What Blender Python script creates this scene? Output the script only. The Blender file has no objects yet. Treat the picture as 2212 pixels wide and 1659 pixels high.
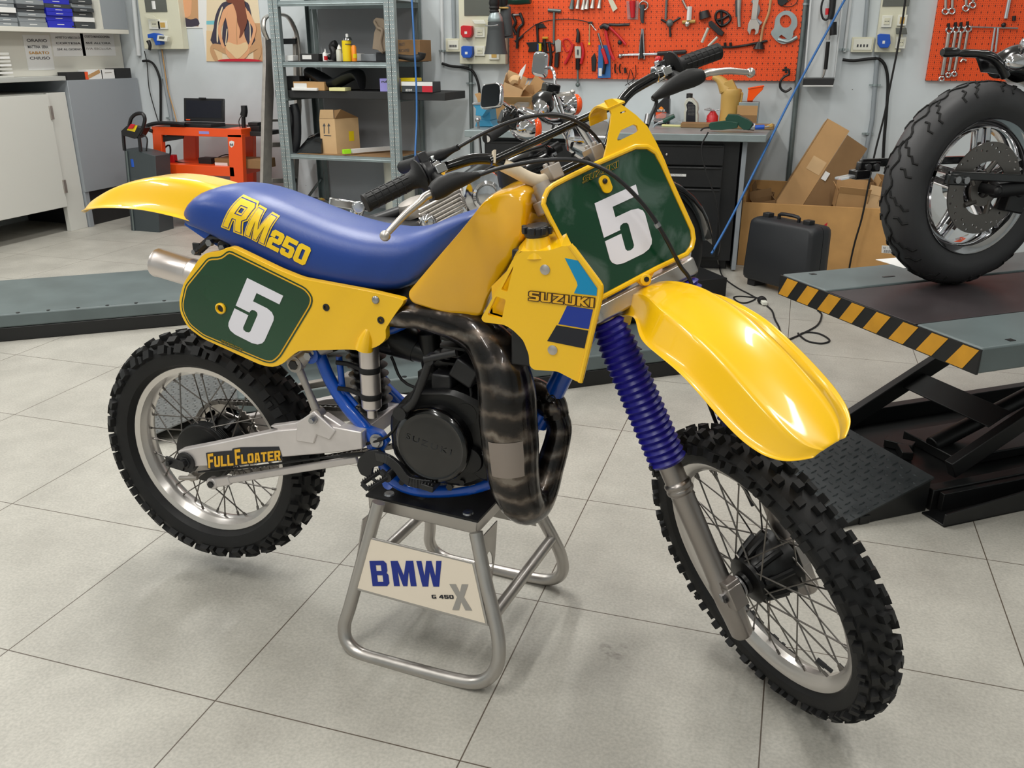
import bpy, bmesh, math, random
import numpy as np
from mathutils import Vector, Matrix
from mathutils.geometry import tessellate_polygon
from mathutils.bvhtree import BVHTree

D = bpy.data
SC = bpy.context.scene
COL = SC.collection
random.seed(7)
PI = math.pi

# ---------------------------------------------------------------- camera
CAMPOS = np.array([1.73592, -1.34148, 1.39716])
FPX = 1892.37
YAW, PITCH, ROLL = -0.3052, 0.3639, 0.0017
FW = np.array([math.sin(YAW) * math.cos(PITCH), math.cos(YAW) * math.cos(PITCH), -math.sin(PITCH)])
R0 = np.array([math.cos(YAW), -math.sin(YAW), 0.0])
U0 = np.cross(R0, FW)
RT = math.cos(ROLL) * R0 + math.sin(ROLL) * U0
UP = -math.sin(ROLL) * R0 + math.cos(ROLL) * U0
cam = D.objects.new('camera', D.cameras.new('camera'))
COL.objects.link(cam)
cam.matrix_world = Matrix(((RT[0], UP[0], -FW[0], CAMPOS[0]), (RT[1], UP[1], -FW[1], CAMPOS[1]), (RT[2], UP[2], -FW[2], CAMPOS[2]), (0, 0, 0, 1)))
cam.data.sensor_width = 36
cam.data.lens = FPX * 36 / 2212
cam.data.clip_start = 0.05
SC.camera = cam

# ---------------------------------------------------------------- light and exposure
SC.view_settings.view_transform = 'Standard'
SC.view_settings.look = 'None'
SC.view_settings.exposure = EXPOSURE = 0.0
SC.view_settings.gamma = 1
SC.view_settings.use_curve_mapping = False
wd = D.worlds.new('world'); SC.world = wd; wd.use_nodes = True
wd.node_tree.nodes['Background'].inputs[0].default_value = (0.9, 0.95, 1, 1)
wd.node_tree.nodes['Background'].inputs[1].default_value = 0.25

CEIL = 3.7
def tube_light(x, y, l, w, power, rz=0.0, col=(1, 0.985, 0.94)):
    ld = D.lights.new('fluorescent_tube', 'AREA')
    ld.shape = 'RECTANGLE'; ld.size = l; ld.size_y = w; ld.energy = power; ld.color = col
    o = D.objects.new('fluorescent_tube', ld); COL.objects.link(o)
    o.location = (x, y, CEIL - 0.12); o.rotation_euler = (0, 0, rz)
for x, y, p in ((-2.5, 3.9, 42), (-0.4, 4.3, 26), (2.0, 4.0, 16), (4.2, 3.2, 9), (-2.8, 1.6, 46), (-0.2, 1.7, 60), (2.3, 1.5, 34), (-2.6, -0.9, 42), (0.2, -0.9, 42), (2.8, -0.9, 26), (0.0, -3.2, 34), (3.0, -3.2, 20)):
    tube_light(x, y, 0.16, 1.5, p)

# ---------------------------------------------------------------- pixel -> place helpers (photo pixels onto a stated plane of the room)
def _ray(u, v): return (u - 1106) / FPX * RT - (v - 829.5) / FPX * UP + FW
def wx(u, v, x): d = _ray(u, v); return CAMPOS + (x - CAMPOS[0]) / d[0] * d
def wy(u, v, y): d = _ray(u, v); return CAMPOS + (y - CAMPOS[1]) / d[1] * d
def wz(u, v, z): d = _ray(u, v); return CAMPOS + (z - CAMPOS[2]) / d[2] * d
def wp(u, v, n, c): d = _ray(u, v); n = np.asarray(n, float); return CAMPOS + (c - n @ CAMPOS) / (n @ d) * d

# ---------------------------------------------------------------- mesh helpers
def V3(p): return np.asarray(p, float)
def rotm(ax, t):
    a = V3(ax); a = a / np.linalg.norm(a); K = np.array([[0, -a[2], a[1]], [a[2], 0, -a[0]], [-a[1], a[0], 0]])
    return np.eye(3) + math.sin(t) * K + (1 - math.cos(t)) * (K @ K)
def perp(t):
    t = V3(t); a = np.array([0, 0, 1.0]) if abs(t[2]) < 0.9 * np.linalg.norm(t) else np.array([1.0, 0, 0])
    x = np.cross(t, a); return x / np.linalg.norm(x)
def spline(pts, n=8, closed=False):
    P = [V3(p) for p in pts]; out = []; m = len(P)
    for i in range(m if closed else m - 1):
        p0 = P[(i - 1) % m] if closed or i > 0 else 2 * P[0] - P[1]
        p1 = P[i]; p2 = P[(i + 1) % m]
        p3 = P[(i + 2) % m] if closed or i + 2 < m else 2 * p2 - p1
        for k in range(n):
            t = k / n
            out.append(0.5 * ((2 * p1) + (-p0 + p2) * t + (2 * p0 - 5 * p1 + 4 * p2 - p3) * t * t + (-p0 + 3 * p1 - 3 * p2 + p3) * t ** 3))
    if not closed: out.append(P[-1])
    return out
def rounded(poly, r, n=3):
    """round the corners of a closed polygon"""
    P = [V3(p) for p in poly]; out = []; m = len(P)
    for i in range(m):
        a, b, c = P[i - 1], P[i], P[(i + 1) % m]
        ri = r[i] if hasattr(r, '__len__') else r
        da = a - b; dc = c - b; la = np.linalg.norm(da); lc = np.linalg.norm(dc)
        k = min(ri, la * 0.48, lc * 0.48)
        if k < 1e-6: out.append(b); continue
        s = b + da / la * k; e = b + dc / lc * k
        for j in range(n + 1):
            t = j / n; out.append((1 - t) ** 2 * s + 2 * t * (1 - t) * b + t * t * e)
    return out
def offset2(poly, d):
    """inset a closed 2-D polygon by d (positive = inwards)"""
    P = np.array([p[:2] for p in poly], float); m = len(P)
    ar = sum(P[i][0] * P[(i + 1) % m][1] - P[(i + 1) % m][0] * P[i][1] for i in range(m))
    s = 1 if ar > 0 else -1; out = []
    for i in range(m):
        e1 = P[i] - P[i - 1]; e2 = P[(i + 1) % m] - P[i]
        n1 = np.array([-e1[1], e1[0]]) / (np.linalg.norm(e1) + 1e-12) * s; n2 = np.array([-e2[1], e2[0]]) / (np.linalg.norm(e2) + 1e-12) * s
        b = n1 + n2; k = b @ n1
        out.append(P[i] + b * (d / max(k, 0.35)))
    return out

class G:
    def __init__(s): s.v = []; s.f = []; s.m = []
    def add(s, vs, fs, mi=0):
        o = len(s.v); s.v += [tuple(map(float, p)) for p in vs]; s.f += [tuple(o + i for i in f) for f in fs]; s.m += [mi] * len(fs); return s
    def box(s, c, sz, R=None, mi=0):
        c = V3(c); h = V3(sz) / 2; vs = []
        for x in (-1, 1):
            for y in (-1, 1):
                for z in (-1, 1):
                    p = h * (x, y, z); vs.append(c + (R @ p if R is not None else p))
        return s.add(vs, [(0, 1, 3, 2), (4, 6, 7, 5), (0, 4, 5, 1), (2, 3, 7, 6), (0, 2, 6, 4), (1, 5, 7, 3)], mi)
    def lohi(s, a, b, mi=0): a = V3(a); b = V3(b); return s.box((a + b) / 2, abs(b - a), None, mi)
    def tube(s, pts, r, n=12, closed=False, caps=True, mi=0, sx=1.0):
        P = [V3(p) for p in pts]; m = len(P); rr = list(r) if hasattr(r, '__len__') else [r] * m
        T = []
        for i in range(m):
            a = P[i - 1] if (closed or i > 0) else P[0]; b = P[(i + 1) % m] if (closed or i < m - 1) else P[-1]
            t = b - a; T.append(t / (np.linalg.norm(t) + 1e-12))
        x = perp(T[0]); vs = []
        for i in range(m):
            x = x - (x @ T[i]) * T[i]; x /= np.linalg.norm(x) + 1e-12; y = np.cross(T[i], x)
            for k in range(n):
                a = 2 * PI * k / n; vs.append(P[i] + rr[i] * (math.cos(a) * x * sx + math.sin(a) * y))
        fs = []
        for i in range(m if closed else m - 1):
            j = (i + 1) % m
            for k in range(n): fs.append((i * n + k, i * n + (k + 1) % n, j * n + (k + 1) % n, j * n + k))
        if caps and not closed: fs.append(tuple(range(n - 1, -1, -1))); fs.append(tuple((m - 1) * n + k for k in range(n)))
        return s.add(vs, fs, mi)
    def cyl(s, a, b, r, n=16, mi=0, r2=None): return s.tube([a, b], [r, r if r2 is None else r2], n, mi=mi)
    def lathe(s, prof, o=(0, 0, 0), ax=(0, 0, 1), n=24, mi=0, closed=False, x=None):
        """prof: (radius, height along ax)"""
        ax = V3(ax); ax /= np.linalg.norm(ax); x = perp(ax) if x is None else V3(x); y = np.cross(ax, x); o = V3(o); vs = []
        for r, h in prof:
            for k in range(n):
                a = 2 * PI * k / n; vs.append(o + ax * h + max(r, 1e-5) * (math.cos(a) * x + math.sin(a) * y))
        m = len(prof); fs = []
        for i in range(m if closed else m - 1):
            j = (i + 1) % m
            for k in range(n): fs.append((i * n + k, i * n + (k + 1) % n, j * n + (k + 1) % n, j * n + k))
        if not closed:
            fs.append(tuple(range(n - 1, -1, -1))); fs.append(tuple((m - 1) * n + k for k in range(n)))
        return s.add(vs, fs, mi)
    def sphere(s, c, r, n=14, mi=0, sc=(1, 1, 1)):
        c = V3(c); vs = []; m = n // 2
        for i in range(m + 1):
            t = PI * i / m
            for k in range(n):
                a = 2 * PI * k / n; rr = max(math.sin(t), 1e-4)
                vs.append(c + r * np.array([rr * math.cos(a) * sc[0], rr * math.sin(a) * sc[1], math.cos(t) * sc[2]]))
        fs = [(i * n + k, (i + 1) * n + k, (i + 1) * n + (k + 1) % n, i * n + (k + 1) % n) for i in range(m) for k in range(n)]
        return s.add(vs, fs, mi)
    def prism(s, poly, vec, mi=0):
        P = [V3(p) for p in poly]; vec = V3(vec); m = len(P)
        vs = P + [p + vec for p in P]
        fs = [tuple(range(m - 1, -1, -1)), tuple(range(m, 2 * m))] + [(i, (i + 1) % m, m + (i + 1) % m, m + i) for i in range(m)]
        return s.add(vs, fs, mi)
    def plate(s, loops, fn, d0=0.0, d1=0.003, mi=0):
        """flat sheet with holes: loops of 2-D points (first = outline), fn(u, v, depth) -> point"""
        L = [[Vector((p[0], p[1], 0)) for p in lp] for lp in loops]
        tri = tessellate_polygon(L); flat = [p for lp in L for p in lp]; k = len(flat)
        vs = [fn(p.x, p.y, d0) for p in flat] + [fn(p.x, p.y, d1) for p in flat]
        fs = [tuple(t) for t in tri] + [tuple(k + i for i in reversed(t)) for t in tri]
        o = 0
        for lp in L:
            m = len(lp)
            fs += [(o + i, o + (i + 1) % m, k + o + (i + 1) % m, k + o + i) for i in range(m)]; o += m
        return s.add(vs, fs, mi)
    def loft(s, rings, caps=True, mi=0, closed=True):
        n = len(rings[0]); m = len(rings); vs = [p for r in rings for p in r]; fs = []
        for i in range(m - 1):
            for k in range(n if closed else n - 1): fs.append((i * n + k, i * n + (k + 1) % n, (i + 1) * n + (k + 1) % n, (i + 1) * n + k))
        if caps: fs.append(tuple(range(n - 1, -1, -1))); fs.append(tuple((m - 1) * n + k for k in range(n)))
        return s.add(vs, fs, mi)
    def build(s, name, mats, parent=None, bevel=0.0, smooth=35, solid=0.0, sub=0, label=None, seg=2, recalc=True):
        me = D.meshes.new(name); me.from_pydata(s.v, [], s.f)
        for m in (mats if isinstance(mats, (list, tuple)) else [mats]): me.materials.append(m)
        if any(s.m): me.polygons.foreach_set('material_index', s.m)
        if recalc:
            b = bmesh.new(); b.from_mesh(me); bmesh.ops.recalc_face_normals(b, faces=b.faces); b.to_mesh(me); b.free()
        if smooth:
            me.polygons.foreach_set('use_smooth', [True] * len(me.polygons)); me.set_sharp_from_angle(angle=math.radians(smooth))
        me.update()
        o = D.objects.new(name, me); COL.objects.link(o)
        if parent is not None: o.parent = parent
        if solid: m = o.modifiers.new('s', 'SOLIDIFY'); m.thickness = abs(solid); m.offset = 1 if solid > 0 else -1
        if bevel: m = o.modifiers.new('b', 'BEVEL'); m.width = bevel; m.segments = seg; m.limit_method = 'ANGLE'; m.angle_limit = math.radians(40); m.harden_normals = False
        if sub: m = o.modifiers.new('u', 'SUBSURF'); m.levels = sub; m.render_levels = sub
        if label: o['label'] = label
        return o

def empty(name, loc=(0, 0, 0), rot=(0, 0, 0)):
    o = D.objects.new(name, None); COL.objects.link(o); o.location = tuple(map(float, loc)); o.rotation_euler = rot; o.empty_display_size = 0.1; return o
def tag(o, label, cat, group=None):
    o['label'] = label; o['category'] = cat
    if group: o['group'] = group
    return o
def thing(name, label, cat, loc=(0, 0, 0), rot=(0, 0, 0), group=None): return tag(empty(name, loc, rot), label, cat, group)
def struct(o): o['kind'] = 'structure'; return o
def dup(root, loc=None, rot=None, label=None, group=None):
    c = root.copy(); COL.objects.link(c)
    if loc is not None: c.location = tuple(map(float, loc))
    if rot is not None: c.rotation_euler = rot
    if label: c['label'] = label
    if group: c['group'] = group
    for ch in list(root.children):
        d = ch.copy(); COL.objects.link(d); d.parent = c
        for g in list(ch.children):
            e = g.copy(); COL.objects.link(e); e.parent = d
    return c

# ---------------------------------------------------------------- materials
def lin(c): return tuple(((x / 255) / 12.92 if x / 255 <= 0.04045 else ((x / 255 + 0.055) / 1.055) ** 2.4) for x in c)
def pbr(name, col, rough=0.5, metal=0.0, coat=0.0, var=0.0, vs=8.0, bump=0.0, bs=200.0, spec=0.5, rvar=0.0):
    m = D.materials.new(name); m.use_nodes = True; nt = m.node_tree; b = nt.nodes['Principled BSDF']
    c = lin(col); b.inputs['Base Color'].default_value = (*c, 1); b.inputs['Roughness'].default_value = rough
    b.inputs['Metallic'].default_value = metal; b.inputs['Coat Weight'].default_value = coat; b.inputs['Coat Roughness'].default_value = 0.06
    b.inputs['Specular IOR Level'].default_value = spec
    N = nt.nodes.new; K = nt.links.new
    tc = N('ShaderNodeTexCoord') if (var or bump or rvar) else None
    if var or rvar:
        nz = N('ShaderNodeTexNoise'); nz.inputs['Scale'].default_value = vs; nz.inputs['Detail'].default_value = 5; K(tc.outputs['Object'], nz.inputs['Vector'])
    if var:
        rp = N('ShaderNodeValToRGB'); e = rp.color_ramp.elements
        e[0].position = 0.3; e[1].position = 0.7
        e[0].color = (*[x * (1 - var) for x in c], 1); e[1].color = (*[min(1, x * (1 + var)) for x in c], 1)
        K(nz.outputs['Fac'], rp.inputs['Fac']); K(rp.outputs['Color'], b.inputs['Base Color'])
    if rvar:
        mr = N('ShaderNodeMapRange'); mr.inputs[1].default_value = 0.3; mr.inputs[2].default_value = 0.7; mr.inputs[3].default_value = max(0, rough - rvar); mr.inputs[4].default_value = rough + rvar
        K(nz.outputs['Fac'], mr.inputs[0]); K(mr.outputs[0], b.inputs['Roughness'])
    if bump:
        n2 = N('ShaderNodeTexNoise'); n2.inputs['Scale'].default_value = bs; n2.inputs['Detail'].default_value = 3; K(tc.outputs['Object'], n2.inputs['Vector'])
        bp = N('ShaderNodeBump'); bp.inputs['Strength'].default_value = bump; bp.inputs['Distance'].default_value = 0.002
        K(n2.outputs['Fac'], bp.inputs['Height']); K(bp.outputs['Normal'], b.inputs['Normal'])
    return m
M = {}
def mk(k, *a, **kw): M[k] = pbr(k, *a, **kw)
mk('yellow_plastic', (250, 196, 8), 0.28, coat=0.7)
mk('tank_plastic', (247, 184, 8), 0.22, coat=1.0)
mk('seat_vinyl', (26, 62, 140), 0.38, bump=0.12, bs=160, spec=0.5)
mk('blue_paint', (2, 80, 186), 0.3, coat=0.5)
mk('boot_rubber', (20, 17, 130), 0.38)
mk('green_vinyl', (14, 62, 36), 0.2, coat=0.5, var=0.25, vs=3)
mk('white_vinyl', (232, 230, 238), 0.4)
mk('decal_yellow', (245, 205, 30), 0.4)
mk('decal_gold', (236, 178, 34), 0.4)
mk('decal_dark', (22, 24, 34), 0.35)
mk('decal_brown', (70, 44, 16), 0.4)
mk('decal_cyan', (0, 140, 190), 0.35)
mk('decal_blue', (22, 52, 150), 0.35)
mk('rubber', (21, 21, 22), 0.6, bump=0.12, bs=300, spec=0.4)
mk('black_plastic', (24, 24, 27), 0.4)
mk('black_gloss', (9, 9, 10), 0.16, coat=0.5)
mk('black_metal', (26, 26, 28), 0.4, rvar=0.1)
mk('engine_black', (9, 9, 10), 0.36, bump=0.1, bs=120, spec=0.4)
mk('alloy', (200, 194, 188), 0.34, metal=1.0, rvar=0.08, vs=14)
mk('alloy_tube', (188, 184, 180), 0.36, metal=1.0, rvar=0.06, vs=30)
mk('tyre_grey', (54, 54, 56), 0.55, bump=0.1, bs=300)
mk('fork_alloy', (160, 154, 150), 0.36, metal=1.0, rvar=0.05, vs=20)
mk('ground_metal', (158, 148, 142), 0.42, metal=0.9)
mk('alloy_dull', (176, 170, 164), 0.5, metal=0.85, var=0.1, vs=20)
mk('swingarm_alloy', (214, 208, 206), 0.42, metal=0.55, var=0.06, vs=18)
mk('rim_alloy', (216, 212, 208), 0.28, metal=0.85)
mk('silencer_alloy', (220, 212, 208), 0.34, metal=0.9)
mk('steel', (170, 170, 172), 0.3, metal=1.0)
mk('spoke_steel', (118, 114, 110), 0.35, metal=0.9)
mk('chrome', (225, 225, 228), 0.07, metal=1.0)
mk('galvanised', (158, 170, 172), 0.42, metal=0.6, var=0.1, vs=12)
mk('galv_dark', (110, 120, 120), 0.5, metal=0.5, var=0.12, vs=12)
mk('masking_tape', (214, 200, 176), 0.7, var=0.1, vs=40, bump=0.4, bs=60)
mk('orange_paint', (238, 82, 22), 0.4, coat=0.2)
mk('orange_board', (242, 84, 24), 0.5)
mk('orange_lens', (255, 86, 20), 0.15, coat=0.5)
mk('red_plastic', (200, 30, 40), 0.35)
mk('blue_plastic', (28, 84, 186), 0.4)
mk('hose_blue', (44, 104, 170), 0.4)
mk('cardboard', (186, 146, 98), 0.8, var=0.08, vs=6)
mk('cardboard_dark', (140, 108, 72), 0.85, var=0.1, vs=6)
mk('cardboard_pale', (206, 172, 128), 0.8, var=0.06, vs=6)
mk('chipboard', (196, 150, 92), 0.7, var=0.14, vs=5)
mk('paper', (228, 228, 226), 0.75)
mk('ink', (70, 70, 74), 0.7)
mk('grey_ink', (150, 146, 140), 0.7)
mk('cream_plastic', (214, 212, 190), 0.45)
mk('socket_white', (226, 226, 214), 0.4)
mk('smoked_plastic', (96, 98, 92), 0.25)
mk('wall_paint', (204, 208, 212), 0.85, var=0.03, vs=1.5)
mk('ceiling_paint', (226, 226, 224), 0.9)
mk('pipe_grey', (150, 158, 164), 0.5)
mk('pipe_white', (206, 210, 212), 0.5)
mk('cabinet_grey', (150, 156, 162), 0.5, metal=0.1)
mk('cabinet_white', (206, 206, 200), 0.5)
mk('shelf_white', (214, 212, 202), 0.6)
mk('lift_grey', (92, 103, 104), 0.45, var=0.14, vs=5)
mk('lift_black', (14, 15, 16), 0.45)
mk('case_black', (34, 36, 40), 0.5, bump=0.2, bs=260)
mk('rubber_mat', (48, 42, 44), 0.45, var=0.2, vs=6)
mk('hazard_yellow', (196, 140, 28), 0.5, var=0.12, vs=12)
mk('plate_cream', (226, 214, 196), 0.5)
mk('bmw_blue', (18, 40, 130), 0.5)
mk('book_grey', (132, 138, 142), 0.5)
mk('book_dark', (58, 62, 66), 0.5)
mk('book_blue', (30, 40, 180), 0.45)
mk('screen', (16, 20, 34), 0.25)
mk('grey_metal_dark', (64, 72, 76), 0.45)
mk('bottle_grey', (196, 196, 184), 0.4)
mk('can_yellow', (238, 208, 20), 0.4)
mk('can_orange', (240, 140, 30), 0.35)
mk('jug_plastic', (196, 158, 84), 0.45)
mk('tool_green', (26, 70, 56), 0.4)
mk('vise_blue', (60, 146, 186), 0.4)
mk('cloth_taupe', (150, 134, 116), 0.9)
mk('lime', (170, 240, 40), 0.5)
mk('skin', (222, 164, 122), 0.6)
mk('hair', (120, 66, 48), 0.7)
mk('sand', (226, 196, 152), 0.7)
mk('photo_dark', (60, 54, 70), 0.6)
mk('photo_cream', (226, 208, 176), 0.6)
mk('photo_teal', (120, 190, 200), 0.6)
mk('photo_tan', (196, 152, 110), 0.6)
mk('lavender', (152, 146, 214), 0.5)
mk('box_red', (196, 30, 50), 0.5)
mk('pale_yellow', (226, 222, 160), 0.6)
def glass_mat():
    m = pbr('clear_film', (235, 238, 240), 0.15); b = m.node_tree.nodes['Principled BSDF']; b.inputs['Transmission Weight'].default_value = 0.85; b.inputs['IOR'].default_value = 1.1; M['clear_film'] = m
glass_mat()

def bubble_glare_mat():
    """green film, the pale glare where it has lifted painted into its colour"""
    m = pbr('green_film_glare', (14, 60, 36), 0.2, coat=0.5); nt = m.node_tree; b = nt.nodes['Principled BSDF']; N = nt.nodes.new; K = nt.links.new
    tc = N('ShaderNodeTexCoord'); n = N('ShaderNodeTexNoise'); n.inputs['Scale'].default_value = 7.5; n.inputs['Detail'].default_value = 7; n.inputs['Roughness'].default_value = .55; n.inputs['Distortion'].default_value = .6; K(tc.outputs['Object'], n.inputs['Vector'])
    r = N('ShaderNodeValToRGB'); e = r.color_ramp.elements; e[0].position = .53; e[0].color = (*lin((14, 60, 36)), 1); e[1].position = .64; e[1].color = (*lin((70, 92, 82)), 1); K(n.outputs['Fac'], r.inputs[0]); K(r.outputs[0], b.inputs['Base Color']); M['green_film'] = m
bubble_glare_mat()
SCUFF = tuple(wz(1325, 1406, 0)[:2])
def floor_mat():
    m = pbr('floor_tiles', (150, 146, 138), 0.42); nt = m.node_tree; b = nt.nodes['Principled BSDF']; N = nt.nodes.new; K = nt.links.new
    tc = N('ShaderNodeTexCoord'); sp = N('ShaderNodeSeparateXYZ'); K(tc.outputs['Object'], sp.inputs[0])
    def grout(o):
        p = N('ShaderNodeMath'); p.operation = 'PINGPONG'; p.inputs[1].default_value = 0.3; K(o, p.inputs[0])
        l = N('ShaderNodeMath'); l.operation = 'LESS_THAN'; l.inputs[1].default_value = 0.0016; K(p.outputs[0], l.inputs[0]); return l.outputs[0]
    gx, gy = grout(sp.outputs[0]), grout(sp.outputs[1])
    mx = N('ShaderNodeMath'); mx.operation = 'MAXIMUM'; K(gx, mx.inputs[0]); K(gy, mx.inputs[1])
    n1 = N('ShaderNodeTexNoise'); n1.inputs['Scale'].default_value = 3.2; n1.inputs['Detail'].default_value = 8; n1.inputs['Roughness'].default_value = 0.65; K(tc.outputs['Object'], n1.inputs['Vector'])
    n2 = N('ShaderNodeTexNoise'); n2.inputs['Scale'].default_value = 130; n2.inputs['Detail'].default_value = 4; K(tc.outputs['Object'], n2.inputs['Vector'])
    r1 = N('ShaderNodeValToRGB'); e = r1.color_ramp.elements; e[0].position = 0.3; e[1].position = 0.72
    e[0].color = (*lin((163, 160, 152)), 1); e[1].color = (*lin((190, 187, 178)), 1); K(n1.outputs['Fac'], r1.inputs[0])
    r2 = N('ShaderNodeValToRGB'); e = r2.color_ramp.elements; e[0].position = 0.32; e[1].position = 0.66; e[0].color = (0.84, 0.84, 0.84, 1); e[1].color = (1.05, 1.05, 1.05, 1); K(n2.outputs['Fac'], r2.inputs[0])
    mu = N('ShaderNodeMix'); mu.data_type = 'RGBA'; mu.blend_type = 'MULTIPLY'; mu.inputs[0].default_value = 1; K(r1.outputs[0], mu.inputs[6]); K(r2.outputs[0], mu.inputs[7])
    mg = N('ShaderNodeMix'); mg.data_type = 'RGBA'; K(mx.outputs[0], mg.inputs[0]); K(mu.outputs[2], mg.inputs[6]); mg.inputs[7].default_value = (*lin((84, 74, 64)), 1)
    # a dark scuff mark on the tile in front of the stand
    ds = N('ShaderNodeVectorMath'); ds.operation = 'DISTANCE'; K(tc.outputs['Object'], ds.inputs[0]); ds.inputs[1].default_value = (*SCUFF, 0)
    dm = N('ShaderNodeMapRange'); dm.inputs[1].default_value = .012; dm.inputs[2].default_value = .045; dm.inputs[3].default_value = .75; dm.inputs[4].default_value = 0; K(ds.outputs['Value'], dm.inputs[0])
    n4 = N('ShaderNodeTexNoise'); n4.inputs['Scale'].default_value = 38; n4.inputs['Detail'].default_value = 5; K(tc.outputs['Object'], n4.inputs['Vector'])
    t4 = N('ShaderNodeMapRange'); t4.inputs[1].default_value = .48; t4.inputs[2].default_value = .62; K(n4.outputs['Fac'], t4.inputs[0])
    m4 = N('ShaderNodeMath'); m4.operation = 'MULTIPLY'; K(dm.outputs[0], m4.inputs[0]); K(t4.outputs[0], m4.inputs[1])
    m5 = N('ShaderNodeMix'); m5.data_type = 'RGBA'; K(m4.outputs[0], m5.inputs[0]); K(mg.outputs[2], m5.inputs[6]); m5.inputs[7].default_value = (*lin((92, 86, 80)), 1)
    K(m5.outputs[2], b.inputs['Base Color'])
    bp = N('ShaderNodeBump'); bp.inputs['Strength'].default_value = 0.12; bp.inputs['Distance'].default_value = 0.002; K(n2.outputs['Fac'], bp.inputs['Height']); K(bp.outputs['Normal'], b.inputs['Normal'])
    M['floor'] = m
floor_mat()

def wall_mat():
    m = M['wall_paint']; nt = m.node_tree; b = nt.nodes['Principled BSDF']; N = nt.nodes.new; K = nt.links.new
    tc = N('ShaderNodeTexCoord')
    v = N('ShaderNodeTexVoronoi'); v.inputs['Scale'].default_value = 9; K(tc.outputs['Object'], v.inputs['Vector'])
    l = N('ShaderNodeMath'); l.operation = 'LESS_THAN'; l.inputs[1].default_value = 0.035; K(v.outputs['Distance'], l.inputs[0])
    n = N('ShaderNodeTexNoise'); n.inputs['Scale'].default_value = 1.1; n.inputs['Detail'].default_value = 6; K(tc.outputs['Object'], n.inputs['Vector'])
    r = N('ShaderNodeValToRGB'); e = r.color_ramp.elements; e[0].position = 0.3; e[1].position = 0.6; e[0].color = (*lin((190, 196, 198)), 1); e[1].color = (*lin((210, 217, 221)), 1); K(n.outputs['Fac'], r.inputs[0])
    g = N('ShaderNodeMath'); g.operation = 'GREATER_THAN'; g.inputs[1].default_value = 0.58; K(n.outputs['Fac'], g.inputs[0])
    a = N('ShaderNodeMath'); a.operation = 'MULTIPLY'; K(l.outputs[0], a.inputs[0]); K(g.outputs[0], a.inputs[1])
    mx = N('ShaderNodeMix'); mx.data_type = 'RGBA'; K(a.outputs[0], mx.inputs[0]); K(r.outputs[0], mx.inputs[6]); mx.inputs[7].default_value = (*lin((120, 120, 118)), 1)
    K(mx.outputs[2], b.inputs['Base Color'])
wall_mat()

def pipe_mat():
    """expansion chamber steel: dark welded bands with bright scraped seams"""
    m = pbr('chamber_steel', (70, 64, 60), 0.24, metal=0.9, coat=0.5); nt = m.node_tree; b = nt.nodes['Principled BSDF']; N = nt.nodes.new; K = nt.links.new
    tc = N('ShaderNodeTexCoord'); n = N('ShaderNodeTexNoise'); n.inputs['Scale'].default_value = 26; n.inputs['Detail'].default_value = 6; K(tc.outputs['Object'], n.inputs['Vector'])
    n3 = N('ShaderNodeTexNoise'); n3.inputs['Scale'].default_value = 7; n3.inputs['Detail'].default_value = 3; K(tc.outputs['Object'], n3.inputs['Vector'])
    w = N('ShaderNodeTexWave'); w.bands_direction = 'Z'; w.inputs['Scale'].default_value = 6.2; w.inputs['Distortion'].default_value = 3.0; w.inputs['Detail'].default_value = 4; w.inputs['Detail Scale'].default_value = 4
    K(tc.outputs['Object'], w.inputs['Vector'])
    r = N('ShaderNodeValToRGB'); e = r.color_ramp.elements; e[0].position = 0.0; e[0].color = (*lin((40, 37, 36)), 1); e[1].position = 1; e[1].color = (*lin((132, 124, 116)), 1)
    x = e.new(0.5); x.color = (*lin((60, 54, 50)), 1); x = e.new(0.78); x.color = (*lin((96, 86, 78)), 1); x = e.new(0.92); x.color = (*lin((112, 103, 95)), 1)
    mu = N('ShaderNodeMath'); mu.operation = 'MULTIPLY_ADD'; K(n.outputs['Fac'], mu.inputs[0]); mu.inputs[1].default_value = 0.9; sb = N('ShaderNodeMath'); sb.operation = 'SUBTRACT'; K(w.outputs['Fac'], sb.inputs[0]); sb.inputs[1].default_value = 0.52
    K(sb.outputs[0], mu.inputs[2]); K(mu.outputs[0], r.inputs[0]); K(r.outputs[0], b.inputs['Base Color'])
    mr = N('ShaderNodeMapRange'); mr.inputs[3].default_value = 0.16; mr.inputs[4].default_value = 0.42; K(n3.outputs['Fac'], mr.inputs[0]); K(mr.outputs[0], b.inputs['Roughness'])
    bp = N('ShaderNodeBump'); bp.inputs['Strength'].default_value = 0.25; bp.inputs['Distance'].default_value = 0.003; K(w.outputs['Fac'], bp.inputs['Height']); K(bp.outputs['Normal'], b.inputs['Normal'])
    M['chamber'] = m
pipe_mat()

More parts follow.
